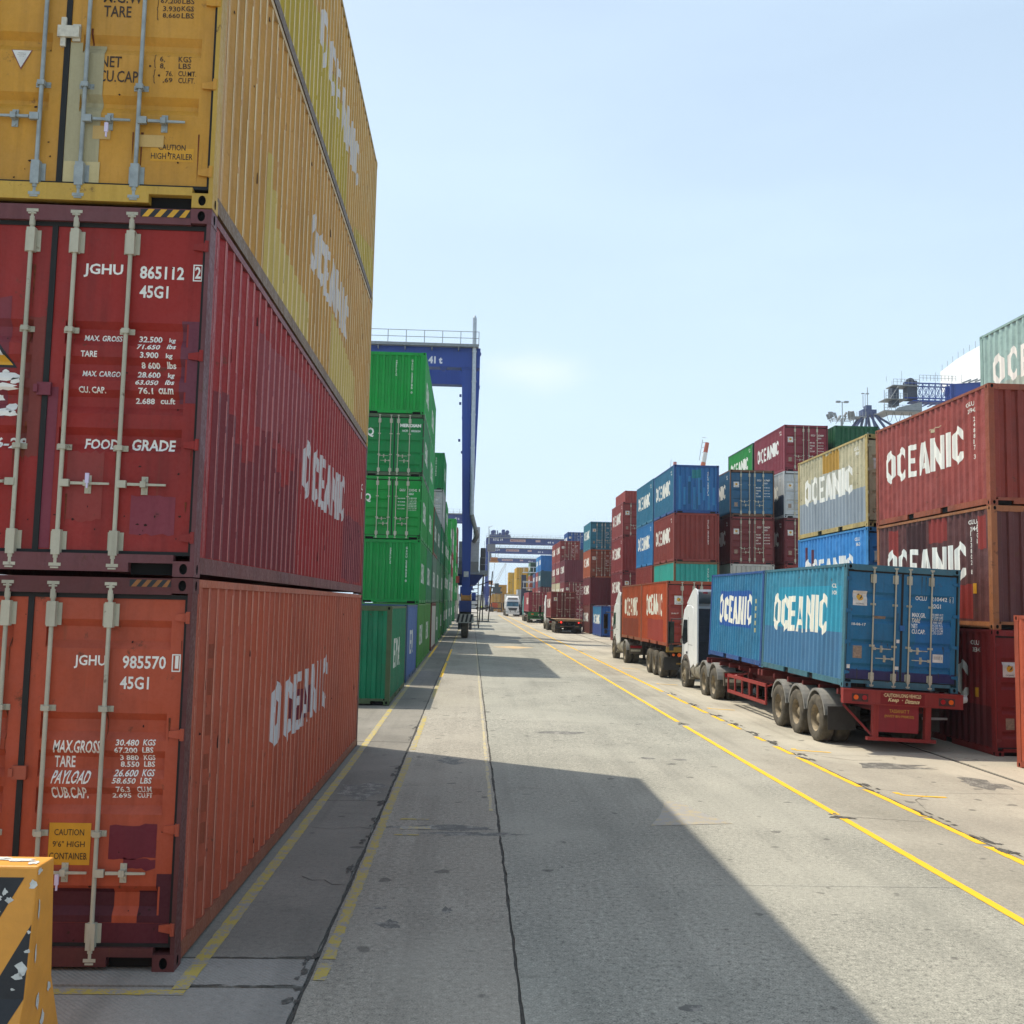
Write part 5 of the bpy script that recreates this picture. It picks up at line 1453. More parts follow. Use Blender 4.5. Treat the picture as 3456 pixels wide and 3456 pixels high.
        rp_ = part('rear_plate', None, lambda b: b.box(-.485, .36, -.03, -.01, bed - .86, bed - .315), paint('8a2a30', .15, .5, .2, 0), rb)
        gold = plain('gold_lettering', 'b58a2c', .6, 0, .05)
        def f(b):
            for p in text('TASSANAT T', -.26, bed - .46, .42, .07, .02) + text('(NVST·BN·PRMSSS)', -.36, bed - .57, .62, .065, .02): b.quad([(q[0], -.034, q[1]) for q in p])
        part('lettering', None, f, gold, rp_)
        part('side_lamp', None, lambda b: b.cyl((1.26, -.02, bed - .10), (1.36, -.02, bed - .10), .10, .07, 14), plain('lamp_glass', 'cfd2cf', .3), rb)
        part('spare_plate', None, lambda b: b.box(.62, 1.15, .3, .34, .65, .70), M_STEEL(), root)
    elif rear == 'green':
        gm = paint('1d6a34', .1, .45, .2, 0)
        rb = part('rear_beam', None, lambda b: (b.box(-1.26, 1.26, -.08, .04, bed - .55, bed - .01), b.box(-1.26, 1.26, -.09, .0, .55, .68), b.box(-.9, -.8, -.05, .05, .6, bed - .5), b.box(.8, .9, -.05, .05, .6, bed - .5)), gm, root)
        part('lamp', None, lambda b: (b.box(-.85, -.55, -.10, -.08, bed - .35, bed - .22), b.box(.75, .95, -.10, -.08, bed - .35, bed - .22)), M_AMBER(), rb)
        part('number_plate', None, lambda b: b.box(.05, .6, -.10, -.08, bed - .46, bed - .30), plain('plate_white', 'cfc8b4', .5), rb)
        part('rear_bar', None, lambda b: b.box(-.95, .4, -.10, -.02, .40, .52), plain('pale_bar', 'c9ccc4', .5), rb)
    else:
        rm_ = plain('dusty_deck_edge', '9a7a58', .8, 0, .2) if rear == 'deck' else fm
        rb = part('rear_beam', None, lambda b: (b.box(-1.25, 1.25, -.06, .06, bed - .20, bed - .005), b.box(-.85, .85, -.02, .02, .60, .66)), rm_ if rear == 'deck' else paint('8a6a2c', .4, .6, .2, 0), root)
        part('tail_lamp', None, lambda b: (b.cyl((-.75, -.09, bed - .30), (-.75, -.04, bed - .30), .075, None, 12), b.cyl((.85, -.09, bed - .32), (.85, -.04, bed - .32), .06, None, 12)), M_REDLIT() if lit else M_AMBER(), rb)
        part('lamp', None, lambda b: (b.cyl((-.98, -.09, bed - .30), (-.98, -.04, bed - .30), .05, None, 10), b.cyl((1.05, -.09, bed - .32), (1.05, -.04, bed - .32), .05, None, 10)), M_AMBER(), rb)
        part('underrun_guard', None, lambda b: (b.box(-.55, .55, -.03, .03, .62, .70), b.box(-.55, -.45, -.03, .03, .70, bed - .2), b.box(.45, .55, -.03, .03, .70, bed - .2)), M_CHASSIS(), root)
        if rear == 'deck':
            part('deck', None, lambda b: b.box(-1.24, 1.24, .06, 6.1, bed - .05, bed - .008), plain('dusty_timber_deck', 'a98d70', .85, 0, .2), root)
    if cabm: cab(root, cab_y, cabm, fair=fair)
    return root

rot1 = (0, R(2.2), 0)
# truck 1, blue pair
x1, y1, zz1 = 8.95, 21.2, -.11
truck('container_truck', 'white-cabbed truck with red trailer beam warning, nearest truck on the right', x1, y1, zz1, [1.6, 2.95, 4.35], [11.2, 12.55], 15.65, 14.1, bed=1.27, bed_rot=rot1, frame_mat=paint('6c2a28', .3, .6, .2, 0),
      hi=True, cabm=M_WHITE(), guards=True, side_frame=(5.6, 9.6), rear='red', group='trucks queuing on the right lane')
def on_bed(name, label, x, y, z, col, end, rot, **k):
    c = container(name, label, '20', 0, 0, 0, col, end, lod=2, **k)
    c.rotation_euler = rot
    c.location = (x, y, z)
    return c
cR = on_bed('shipping_container', 'blue container with four lock bars on the rear of the nearest truck', x1 + .049, y1 + .05, zz1 + 1.27, '3a86a2', 'door', rot1, frame='3d6a78', door='22688e', bands='20a', rust=.5, group='blue pair on the nearest truck')
cF = on_bed('shipping_container', 'deeper blue container on the front half of the nearest truck', x1 + .049, y1 + .05 + 6.10, zz1 + 1.27, '2c7298', 'front', rot1, frame='2c5088', rust=.35, group='blue pair on the nearest truck')
cF.rotation_euler = cR.rotation_euler = (R(.5), R(2.2), 0)
cF.location.z += .05
side_print(cR, [rect(.16, 5.9, .16, 1.13)], paint('44749a', .2, .5, .3, .15), -1, eps=.0015, name='repaint_band')
side_print(cR, [rect(.3, 4.9, 1.13, 2.12)], paint('2f92b0', .1, .5, .2, .15), -1, eps=.0015, name='repaint_band')
oceanic(cR, -1, 1, 1.18, 5.2, 1.0, 1.98, plain('fresh_white', 'eeecdc', .55, 0, .03))
oceanic(cF, -1, 2, 1.2, 4.9, 1.05, 1.98, plain('fresh_white', 'eeecdc', .55, 0, .03))
side_print(cF, ragged(1.3, 4.8, 1.0, 2.05, 3, .02), paint('2a58a0', .1, .5, .2, .15), -1, eps=.0015, name='repaint_band')
side_print(cF, [rect(.75, .80, .9 + .2 * k, 1.02 + .2 * k) for k in range(5)], plain('cream_drip', 'b9b890', .6), -1, eps=.004, name='paint_drip')
side_text(cR, 'OCL', -1, .95, 2.08, .25, .09); side_text(cR, '21042', -1, .95, 1.93, .38, .09)
it = text('OCLU', .30, 1.90, .24, .09) + text('210442', .64, 1.90, .34, .09) + text('6', 1.04, 1.90, .04, .09) + frame_polys(1.025, 1.095, 1.885, 2.005, .006) + text('22G1', .63, 1.75, .20, .09)
for k, s_ in enumerate(('MAX.GR.', 'TARE', 'NET', 'CU.CAP.')): it += text(s_, .22, 1.54 - .115 * k, (.29, .19, .13, .29)[k], .095)
for k, s_ in enumerate(('30.480 KG', '67.200 LBS', '2.230 KG', '4.980 LBS', '28.250 KG', '62.230 LBS', '33.2 CU.M', '1.173 CUFT')): it += text(s_, .64, 1.595 - .056 * k, .24, .045, .01, .15)
end_print(cR, it, M_LETTERCLEAN(), .004)
ship_logo(cR, -1.05, 1.72, .30, 'truckblue')
rr3 = random.Random(9)
end_print(cR, [[(x_ - .008, z_), (x_ + .008, z_), (x_ + .003, z_ - l_), (x_ - .002, z_ - l_)] for x_, z_, l_ in [(rr3.uniform(-1.1, 1.1), rr3.choice((2.4, 2.4, 1.6, .95, .4)), rr3.uniform(.08, .4)) for _ in range(22)]], plain('mossy_run', '4a4628', .9, 0, .3, 30), .0035, 'rust_run')
end_print(cR, text('10-06-17', -1.06, 1.30, .30, .055), M_LETTERCLEAN(), .004)
end_print(cR, [rect(-1.02, -.83, .62, .88)], plain('placard_brown', '9b8672', .7, 0, .2, 20), .004, 'placard')
end_print(cR, [rect(-.60, -.34, 1.42, 1.52)], plain('placard_brown', '8d7c56', .7, 0, .2, 20), .004, 'placard')
end_print(cR, [rect(.68, .90, .62, .79)], plain('sticker_white', 'dedbd2', .5), .004, 'sticker')
end_print(cR, text('|||||||| |', .71, .68, .16, .07, 0), M_BLACKLET(), .006)
end_print(cR, [rect(-1.14, -1.07, .40, .48), rect(-.125, -.04, .42, .49), rect(-.10, -.035, .98, 1.05)], plain('sticker_white', 'dedbd2', .5), .004, 'sticker')
end_print(cR, ragged(-1.155, -.03, .19, .38, 3, .01) + ragged(.03, 1.155, .19, .38, 4, .01), paint('2c2c58', .2), .002, 'repaint_band')
end_print(cR, ragged(-1.1, 1.1, 1.1, 1.2, 5, .0)[:0] + ragged(.3, 1.05, .45, 1.5, 7, .02) , paint('25679a', .1), .0018, 'repaint_patch')
part('door_block', None, lambda b: b.box(-.05, .06, DOOR_IN - .035, DOOR_IN, 1.24, 1.35), paint('2a5f96', .2), cR)

# truck 2, orange pair
x2_, y2_, zz2 = 8.90, 39.95, -.12 + .13
truck('container_truck', 'white truck carrying two orange containers, second in the queue', x2_, y2_, zz2, [1.35, 2.7, 4.05], [10.85], 14.75, 13.2, bed=1.27, cabm=M_WHITE(), guards=False, rear='plain', group='trucks queuing on the right lane')
cR2 = container('shipping_container', 'orange container with lock-bar doors on the rear of the second truck', '20', x2_, y2_ + .05, zz2 + 1.27, 'b8502c', 'door', frame='94482f', door='93392f', lod=2, bands='20b', group='orange pair on the second truck')
cF2 = container('shipping_container', 'rustier orange container on the front half of the second truck', '20', x2_, y2_ + 6.15, zz2 + 1.27, 'a84c2c', 'front', frame='8a5034', lod=2, rust=.6, group='orange pair on the second truck')
oceanic(cR2, -1, 3, 1.1, 4.9, 1.15, 2.12, plain('fresh_white', 'eeecdc', .55, 0, .03)); oceanic(cF2, -1, 0, 1.2, 5.1, 1.1, 2.02, plain('fresh_white', 'eeecdc', .55, 0, .03))
side_print(cF2, ragged(.9, 5.7, .18, 1.0, 3, .03), paint('8a4230', .5, .5, .3, .1), -1, eps=.0018, name='repaint_band')
side_print(cR2, ragged(.9, 4.6, .18, 1.05, 4, .03), paint('a2443a', .2, .5, .3, .1), -1, eps=.0018, name='repaint_band')
ship_logo(cR2, -.92, 1.66, .34, 'truckorange')
end_print(cR2, text('10-06-17', -1.04, 1.28, .28, .06), M_LETTERCLEAN(), .004)

# truck 3, one red box at the front of a flat trailer
x3_, y3_ = 9.0, 93.6; zz3 = gz(9, 98)
truck('container_truck', 'flatbed truck with lit tail lamps and one dark red box up front', x3_, y3_, zz3, [1.5, 2.85, 4.2], [10.6, 11.95], 15.2, 13.9, bed=1.30, cabm=M_WHITE(), rear='deck', lit=True, group='trucks queuing on the right lane')
c = container('shipping_container', 'dark red container with white sticker standing on the flatbed truck', '20', x3_, y3_ + 6.2, zz3 + 1.30, '8a3836', 'door', frame='8f4a40', door='74302f', group='boxes on trucks', low=None) if False else container('shipping_container', 'dark red container with white sticker standing on the flatbed truck', '20', x3_, y3_ + 6.2, zz3 + 1.30, '96403a', 'door', frame='8f4a40', door='74302f', group='boxes on trucks')
side_print(c, [rect(.16, 5.9, .16, 1.1)], paint('7a3434', .2), -1, eps=.0018, name='repaint_band')
oceanic(c, -1, 1)
ship_logo(c, -.95, 1.68, .34, 't3'); end_print(c, text('OCLU 231508 8', .25, 1.95, .8, .10), M_LETTERCLEAN())
# truck 4, green trailer tail
x4_, y4_ = 8.75, 134.5; zz4 = gz(9, 140)
truck('container_truck', 'truck with bright green trailer tail and teal cab', x4_, y4_, zz4, [1.5, 2.85], [10.6, 11.95], 15.2, 13.9, bed=1.42, cabm=paint('3fa6a4', .0, .4, .1, 0), rear='green', group='trucks queuing on the right lane')
c = container('shipping_container', 'rose red container on the green-tailed truck', '20', x4_, y4_ + .1, zz4 + 1.42, '9c4048', 'door', frame='96424a', door='8c3642', group='boxes on trucks')
oceanic(c, -1, 2)
c = container('shipping_container', 'second rose red container ahead on the green-tailed truck', '20', x4_, y4_ + 6.2, zz4 + 1.42, '9c4048', 'front', group='boxes on trucks')
# truck 5, white, coming towards the camera
x5_, y5_ = 7.45, 198.5; zz5 = gz(7, 190)
truck('container_truck', 'white high-roofed truck driving towards the camera', x5_, y5_, zz5, [1.5, 2.85, 4.2], [10.6], 14.6, 12.9, bed=1.30, cabm=M_WHITE(), fair=False, rear='plain', rz=math.pi, group=None)
c = container('shipping_container', 'off-white tall box carried behind the white oncoming truck', '20', x5_, y5_ - 12.3, zz5 + 1.32, 'd2d0c8', 'front', group='boxes on trucks')
c.location.y = y5_ - 12.2
# far yellow load with its handler
x6_, y6_ = 7.1, 287; zz6 = gz(7, 287)
c = container('shipping_container', 'ochre container with dark door frames hanging from the far handler', '20', x6_ + 0, y6_, zz6 + 2.6, 'b98a26', 'door', frame='6a5420', group=None)
def handler():
    t_ = thing('container_handler', 'orange container handler with dark spreader, far down the road', 'container handler', (x6_, y6_ + 3, zz6))
    om = plain('handler_orange', 'c8581c', .5, 0, .15)
    part('body', None, lambda b: (b.box(-1.5, 1.9, 4, 10, .8, 2.2), b.box(.6, 2.4, 3.6, 6, .5, 1.9), b.hexa([(-1.2, 6, 2.2), (1.2, 6, 2.2), (1.2, 8, 2.2), (-1.2, 8, 2.2), (-.9, 6.2, 3.9), (.9, 6.2, 3.9), (.9, 7.8, 3.9), (-.9, 7.8, 3.9)])), om, t_)
    part('spreader', None, lambda b: (b.box(-1.5, 1.5, -3.0, 3.0, 5.3, 5.8), b.box(-1.1, 1.1, -.9, .9, 5.8, 6.7), b.box(-1.4, 1.4, -.5, .5, 6.7, 7.1), b.box(-.6, .6, -.4, .4, 7.1, 8.1)), plain('spreader_grey', '3c4648', .6, 0, .2), t_)
    part('boom', None, lambda b: b.hexa([(-.4, 7.6, 2.6), (.4, 7.6, 2.6), (.4, 8.6, 3.4), (-.4, 8.6, 3.4), (-.3, .2, 7.4), (.3, .2, 7.4), (.3, .6, 8.1), (-.3, .6, 8.1)]), om, t_)
    part('warning_board', None, lambda b: b.box(-1.9, -1.6, -1, -.9, 4.6, 6.9), M_YEL(), t_)
    for sx in (-1.5, -.9, .9, 1.5, 2.1):
        for yy in (4.2, 9.2): part('wheel', ('hw',), lambda b: b.cyl((-.25, 0, 0), (.25, 0, 0), .75, None, 16), M_TYRE(), t_, (sx, yy, .75))
    part('leg_frame', None, lambda b: [b.box(s * 1.4 - .1, s * 1.4 + .1, yy, yy + .2, 0.2, 2.55) for s in (-1, 1) for yy in (-2.8, 2.5)] + [b.box(-1.4, 1.4, yy, yy + .2, .9, 1.2) for yy in (-2.8, 2.5)], plain('dark_legs', '3a322c', .7), t_)
handler()

# ------------------------------------------------------------------ rubber-tyred gantry cranes
def rtg(label, xr, y, d, zg, near=True, trolley=None, text_main='41 t', span=23.5, extra=None, spread=None, gap=6.0, yoff=0):
    """xr: centre of the legs beside the road, d: +1 spans to the right, -1 to the left"""
    t = thing('gantry_crane', label, 'gantry crane', (xr, y, zg), 0, 'rubber-tyred gantry cranes over the stacks')
    P, PD = M_RTG(), M_RTGD()
    zt, zb = 21.6, 20.15
    for k, yy in enumerate((0, gap)):
        part('portal_beam', None, lambda b: (b.box(*sorted((-.62 * d, (span + .6) * d)), yy - .45, yy + .45, zb, zt), b.box(*sorted((-.64 * d, (span + .6) * d)), yy - .50, yy + .50, zt - .04, zt + .02), b.box(*sorted((-.62 * d, (span + .6) * d)), yy - .50, yy + .50, zb - .02, zb + .03)), P if near else PD, t)
        for e in (0, 1):
            xc = e * span * d
            if near: hb, ht, ct = .30, .55 + .06 * k, -.17 + .2 * k
            else: hb, ht, ct = .42, .55, 0
            def lg(b):
                b.hexa([(xc - hb, yy - .35, 4.6), (xc + hb, yy - .35, 4.6), (xc + hb, yy + .35, 4.6), (xc - hb, yy + .35, 4.6), (xc + ct - ht, yy - .44, zb - .02), (xc + ct + ht, yy - .44, zb - .02), (xc + ct + ht, yy + .44, zb - .02), (xc + ct - ht, yy + .44, zb - .02)])
                b.hexa([(xc - .28, yy - .3, 2.6), (xc + .28, yy - .3, 2.6), (xc + .28, yy + .3, 2.6), (xc - .28, yy + .3, 2.6), (xc - hb, yy - .35, 4.6), (xc + hb, yy - .35, 4.6), (xc + hb, yy + .35, 4.6), (xc - hb, yy + .35, 4.6)])
                b.box(xc + ct - ht - .04, xc + ct + ht + .04, yy - .5, yy + .5, zb - .16, zb - .06)
            part('leg', None, lg, P, t)
            if e == 0 and k == 1: part('lifting_plate', None, lambda b: (b.box(xc + .42, xc + .64, yy - .1, yy + .1, zb, zt + 1.2), b.cyl((xc + .53, yy - .1, zt + 1.2), (xc + .53, yy + .1, zt + 1.2), .2, None, 12)), PD, t)
            for q in (zb - 2.2, zb - 2.8, zb - 5.6): part('hook_lug', None, lambda b: b.box(xc + ct - ht - .14, xc + ct - ht + .02, yy - .3, yy - .1, q, q + .18), PD, t)
    for e in (0, 1):
        xc = e * span * d
        part('sill_beam', None, lambda b: (b.box(xc - .45, xc + .45, -1.6, gap + 1.6, 1.9, 2.7),), PD, t)
        for yy in (-1.0, 0.4, gap - .4, gap + 1.0):
            w_ = part('wheel', ('rw',), lambda b: b.lathe([(-.22, .4), (-.26, .62), (-.2, .76), (.2, .76), (.26, .62), (.22, .4)], 20, 'x'), M_TYRE(), t, (xc, yy, .76), smooth=40)
            part('rim', ('rwr',), lambda b: b.cyl((-.2, 0, 0), (.2, 0, 0), .42, None, 14), M_STEEL(), w_)
        for yy in (-.3, gap + .3):
            part('bogie', None, lambda b: (b.box(xc - .5, xc - .3, yy - 1.0, yy + 1.0, .6, 1.5), b.box(xc + .3, xc + .5, yy - 1.0, yy + 1.0, .6, 1.5), b.box(xc - .45, xc + .45, yy - .4, yy + .4, 1.5, 1.9)), plain('grimy_bogie', '5a5f60', .7, .1, .2), t)
    # walkway with railing on the outer face of the first beam
    def rail(b, x0, x1, yy, z0, h=1.1, st=1.35):
        n = max(1, int(abs(x1 - x0) / st))
        for k in range(n + 1):
            x = x0 + (x1 - x0) * k / n
            b.box(x - .025, x + .025, yy - .025, yy + .025, z0, z0 + h)
        for q in (.55, 1.0): b.box(*sorted((x0, x1)), yy - .02, yy + .02, z0 + h * q - .035, z0 + h * q)
        b.box(*sorted((x0, x1)), yy - .02, yy + .02, z0, z0 + .15)
    part('walkway', None, lambda b: [b.box(*sorted((-.5 * d, (span + .4) * d)), -.95, -.46, zt + .02, zt + .08)] + [b.box(x * d - .03, x * d + .03, -.9, -.46, zt - .25, zt + .02) for x in range(1, int(span), 2)], M_STEEL(), t)
    part('railing', None, lambda b: rail(b, -.5 * d, (span + .4) * d, -.93, zt + .08), M_STEEL(), t)
    part('railing', None, lambda b: rail(b, -.5 * d, (span + .4) * d, gap + .9, zt + .08), M_STEEL(), t)
    # mast pipe and exhaust
    part('mast_pipe', None, lambda b: (b.cyl((.3, -.62, 9.0), (.15, -.62, zt + 2.3), .15, None, 12),
         [b.cyl((.3 - (q - 9) * .01, -.62, q), (.3 - (q - 9) * .01, -.62, q + .1), .18, None, 12) for q in (10, 11.5, 14, 16.5, 19, 21.3)], b.cyl((.15, -.62, zt + 2.3), (.15, -.62, zt + 2.5), .15, .06, 12)), plain('pale_pipe', 'b9c0c6', .45, .3, .12), t, smooth=40)
    WT = plain('crane_white_text', 'd8dade', .5, 0, .04)
    def fprint(nm, polys, mat, yy=-.454):
        def f(b):
            for p in polys: b.quad([(q[0], yy, q[1]) for q in p])
        part(nm, None, f, mat, t)
    fprint('lettering', text(text_main, (1.9 if d > 0 else -3.25) if not extra else 17.5, zb + .22, 1.05 if d < 0 else 1.9, .56, .05), WT)
    if extra:
        pk = plain('pink_sign', 'c9a9a6', .5)
        fprint('lettering', text(extra, 1.4, zb + .6, 2.9, .75, .04), WT)
        fprint('sign_board', [rect(6.4, 11.0, zb + .45, zb + 1.2)], pk)
        fprint('lettering', text('Konecranes Power' if False else 'Marine Power', 6.7, zb + .6, 4.0, .42, .02), plain('sign_red', '8a2c34', .5), -.46)
        fprint('sign_board', [rect(14.0, 15.4, zb + .5, zb + 1.1)], pk)
    part('lug', None, lambda b: [b.prism([(x * d - .35, zb + .02), (x * d + .35, zb + .02), (x * d + .08, zb - .36), (x * d - .08, zb - .36)], -.52, -.46, 'y') for x in (2.1, 8, 14)], PD, t)
    if near:
        # power pack between the portals, with stairs and cable drum
        wh = plain('powerpack_white', 'b4b6b2', .5, 0, .1); gy = plain('powerpack_grey', '8c8b84', .6, 0, .1)
        h = part('power_pack', None, lambda b: (b.box(-.61, .92, .9, 4.9, 5.65, 7.15),), wh, t)
        part('lower_casing', None, lambda b: b.box(-.61, .92, .9, 4.9, 4.85, 5.65), gy, h)
        part('silencer', None, lambda b: b.box(.45, .95, 1.4, 2.6, 7.15, 8.3), plain('silencer_white', 'cfd3d4', .5), h)
        part('platform', None, lambda b: (b.box(-.65, 1.6, .5, 5.3, 4.68, 4.85),), M_STEEL(), t)
        part('underframe', None, lambda b: (b.hexa([(-.6, .9, 3.9), (.7, .9, 3.9), (.7, 4.6, 3.9), (-.6, 4.6, 3.9), (-.65, .7, 4.68), (1.3, .7, 4.68), (1.3, 5.0, 4.68), (-.65, 5.0, 4.68)]),), PD, t)
        part('switch_cabinet', None, lambda b: (b.box(1.05, 1.4, 1.0, 4.4, 4.85, 6.7),), plain('dark_cabinet', '4a4a4c', .6), t)
        part('railing', None, lambda b: (rail(b, 1.0, 1.6, .52, 4.85), rail(b, -.65, -.4, .52, 4.85)), M_STEEL(), t)
        part('exhaust_pipe', None, lambda b: (b.cyl((.3, -.62, 9.05), (.62, -.5, 7.9), .16, None, 12), b.cyl((.62, -.5, 7.9), (.74, -.35, 7.5), .18, None, 12), b.cyl((.74, -.35, 7.5), (.5, .1, 7.1), .17, None, 12)), plain('dull_pipe', '8e8f8a', .5, .4, .2), t, smooth=40)
        part('stair', None, lambda b: ([b.bar((.62 + s * .3, 1.2, 5.0), (.62 + s * .3, 1.2, .9), .05) for s in (-1, 1)] + [b.box(.32, .92, 1.17, 1.23, .9 + k * .3, .95 + k * .3) for k in range(14)] + [b.bar((1.3, .6, 5.0), (1.0, .2, .7), .06), b.bar((2.0, 2.4, 5.0), (1.75, 2.4, 1.2), .06), b.bar((1.3, 2.4, 5.0), (1.3, 2.4, 1.2), .06), b.bar((.9, 2.4, 3.9), (2.0, 2.4, 4.3), .05), b.bar((.9, 2.4, 2.0), (1.9, 2.4, 2.3), .05), b.bar((.9, 2.4, 1.2), (1.85, 2.4, 1.2), .05)]), plain('black_railing', '2a2522', .7, 0, .15), t)
        part('drive_motor', None, lambda b: (b.box(-.42, .42, -.62, .3, 3.0, 3.75), b.cyl((.45, -.2, 3.0), (.75, -.2, 3.0), .3, None, 12)), M_RTG(), t)
        part('cable_drum', None, lambda b: (b.cyl((-.28, -.75, 2.75), (.36, -.75, 2.75), .36, None, 16), b.cyl((-.34, -.75, 2.75), (-.26, -.75, 2.75), .46, None, 16), b.cyl((.34, -.75, 2.75), (.42, -.75, 2.75), .46, None, 16)), plain('drum_amber', 'b0761c', .5, 0, .15), t)
        def fen(b):
            b.box(-.62, .62, -1.98, -1.92, 1.15, 1.75)
            b.box(-.62, .62, -1.98, -1.6, 1.10, 1.15)
        part('bumper_plate', None, fen, plain('fender_grey', 'a9a9a0', .6), t)
        part('hazard_stripe', None, lambda b: [b.quad([(-.6 + k * .3, -1.985, 1.17), (-.45 + k * .3, -1.985, 1.17), (-.33 + k * .3, -1.985, 1.73), (-.48 + k * .3, -1.985, 1.73)]) for k in range(4)], plain('stripe_black', '2b2b2c', .6), t)
        part('leg_box', None, lambda b: b.box(-.18, .18, -.62, -.45, 4.45, 4.85), plain('leg_box_white', 'c6c8c6', .5), t)
        part('lamp_box', None, lambda b: b.box(-.75, -.5, -.5, -.2, 4.0, 4.5), plain('red_box', 'c04a38', .5), t)
    else:
        part('electrical_house', None, lambda b: (b.box(-1.3, 1.2, 1.2, 5.0, 5.2, 7.4), b.box(-1.6, 1.5, .8, 5.4, 5.0, 5.2)), PD, t)
        part('stair', None, lambda b: ([b.bar((-1.0, .8, 2.5), (-1.0, 3.5, 9), .08), b.bar((-1.0, 3.5, 9), (-1.0, .8, 15), .08), b.bar((-1.0, .8, 15), (-1.0, 3.5, 21), .08)] + [b.box(-1.2, -.6, yy, yy + .8, z_, z_ + .1) for yy, z_ in ((3.3, 9), (.4, 15))]), M_STEEL(), t)
    if trolley is not None:
        x0 = trolley
        tb = part('trolley', None, lambda b: (b.box(x0, x0 + 6.3, -.6, gap + .6, zt + .25, zt + .6), b.box(x0 + .2, x0 + 6.1, -.5, -.3, zt + .6, zt + 1.1)), PD, t)
        part('hoist_drum', None, lambda b: (b.cyl((x0 + 1.2, .4, zt + 1.9), (x0 + 1.2, gap - .4, zt + 1.9), .58, None, 16), b.cyl((x0 + 5.3, .4, zt + 1.9), (x0 + 5.3, gap - .4, zt + 1.9), .58, None, 16), b.box(x0 + 1.7, x0 + 1.9, .2, .4, zt + .6, zt + 2.4), b.box(x0 + .4, x0 + .6, .2, .4, zt + .6, zt + 2.2)), PD, tb, smooth=40)
        part('gear_house', None, lambda b: (b.box(x0 + 3.7, x0 + 4.6, 0, gap, zt + .6, zt + 2.6), b.box(x0 + 2.2, x0 + 2.5, 0, 1, zt + .6, zt + 2.3), b.box(x0 + 2.7, x0 + 3.5, 0, 1.5, zt + 1.0, zt + 1.6)), PD, tb)
        part('lamp_arm', None, lambda b: (b.bar((x0 - .2, 0, zt), (x0 - .2, 0, zt + 3.6), .12), b.bar((x0 - .2, 0, zt + 3.1), (x0 + .9, 0, zt + 3.7), .1)), M_STEEL(), tb)
        part('railing', None, lambda b: rail(b, x0, x0 + 6.3, -.6, zt + .6, 1.1, 1.3), M_STEEL(), tb)
    if spread:
        sx, sz = spread
        sp = part('spreader', None, lambda b: (b.box(sx - 1.0, sx + 1.0, 1.5, 4.5, sz + .6, sz + 1.4), b.box(sx - .8, sx + .8, 2, 4, sz + .4, sz + 1.0), b.box(sx - 1.25, sx + 1.25, -.1, 6.1, sz, sz + .35)), plain('spreader_yellow', 'b9792a', .5, 0, .15), t)
        part('hoist_rope', None, lambda b: [b.bar((sx + q, 3 + w_, sz + 2), (sx + q * 1.6, 3 + w_, zb), .035) for q in (-1.1, 1.1) for w_ in (-1.2, 1.2)], M_DARK(), sp)
        part('operator_cabin', None, lambda b: (b.box(sx - 2.2, sx + .2, -2.4, -.6, zb - 2.6, zb - .5),), plain('cabin_grey', '6a6c72', .5), t)
    return t
rtg('tall blue gantry crane lettered 41 t spanning the green stacks, nearest crane', -.42, 76.0, -1, gz(0, 76))
rtg('second blue gantry crane over the left stacks, seen behind the first leg', -.9, 226, -1, gz(0, 226), near=False)
rtg('right-hand gantry crane with winch drums on top, in front of its two neighbours', 4.6, 302, 1, 1.03, near=False, trolley=.3, spread=(1.9, 14.6), extra='RTG 19')
rtg('right-hand gantry crane numbered 24, the middle one of three', 5.2, 356, 1, 1.03, near=False, extra='RTG 24', spread=(1.2, 9.0))
rtg('farthest right-hand gantry crane, its beam lowest against the sky', 6.1, 432, 1, 1.03, near=False, extra='RTG 21')

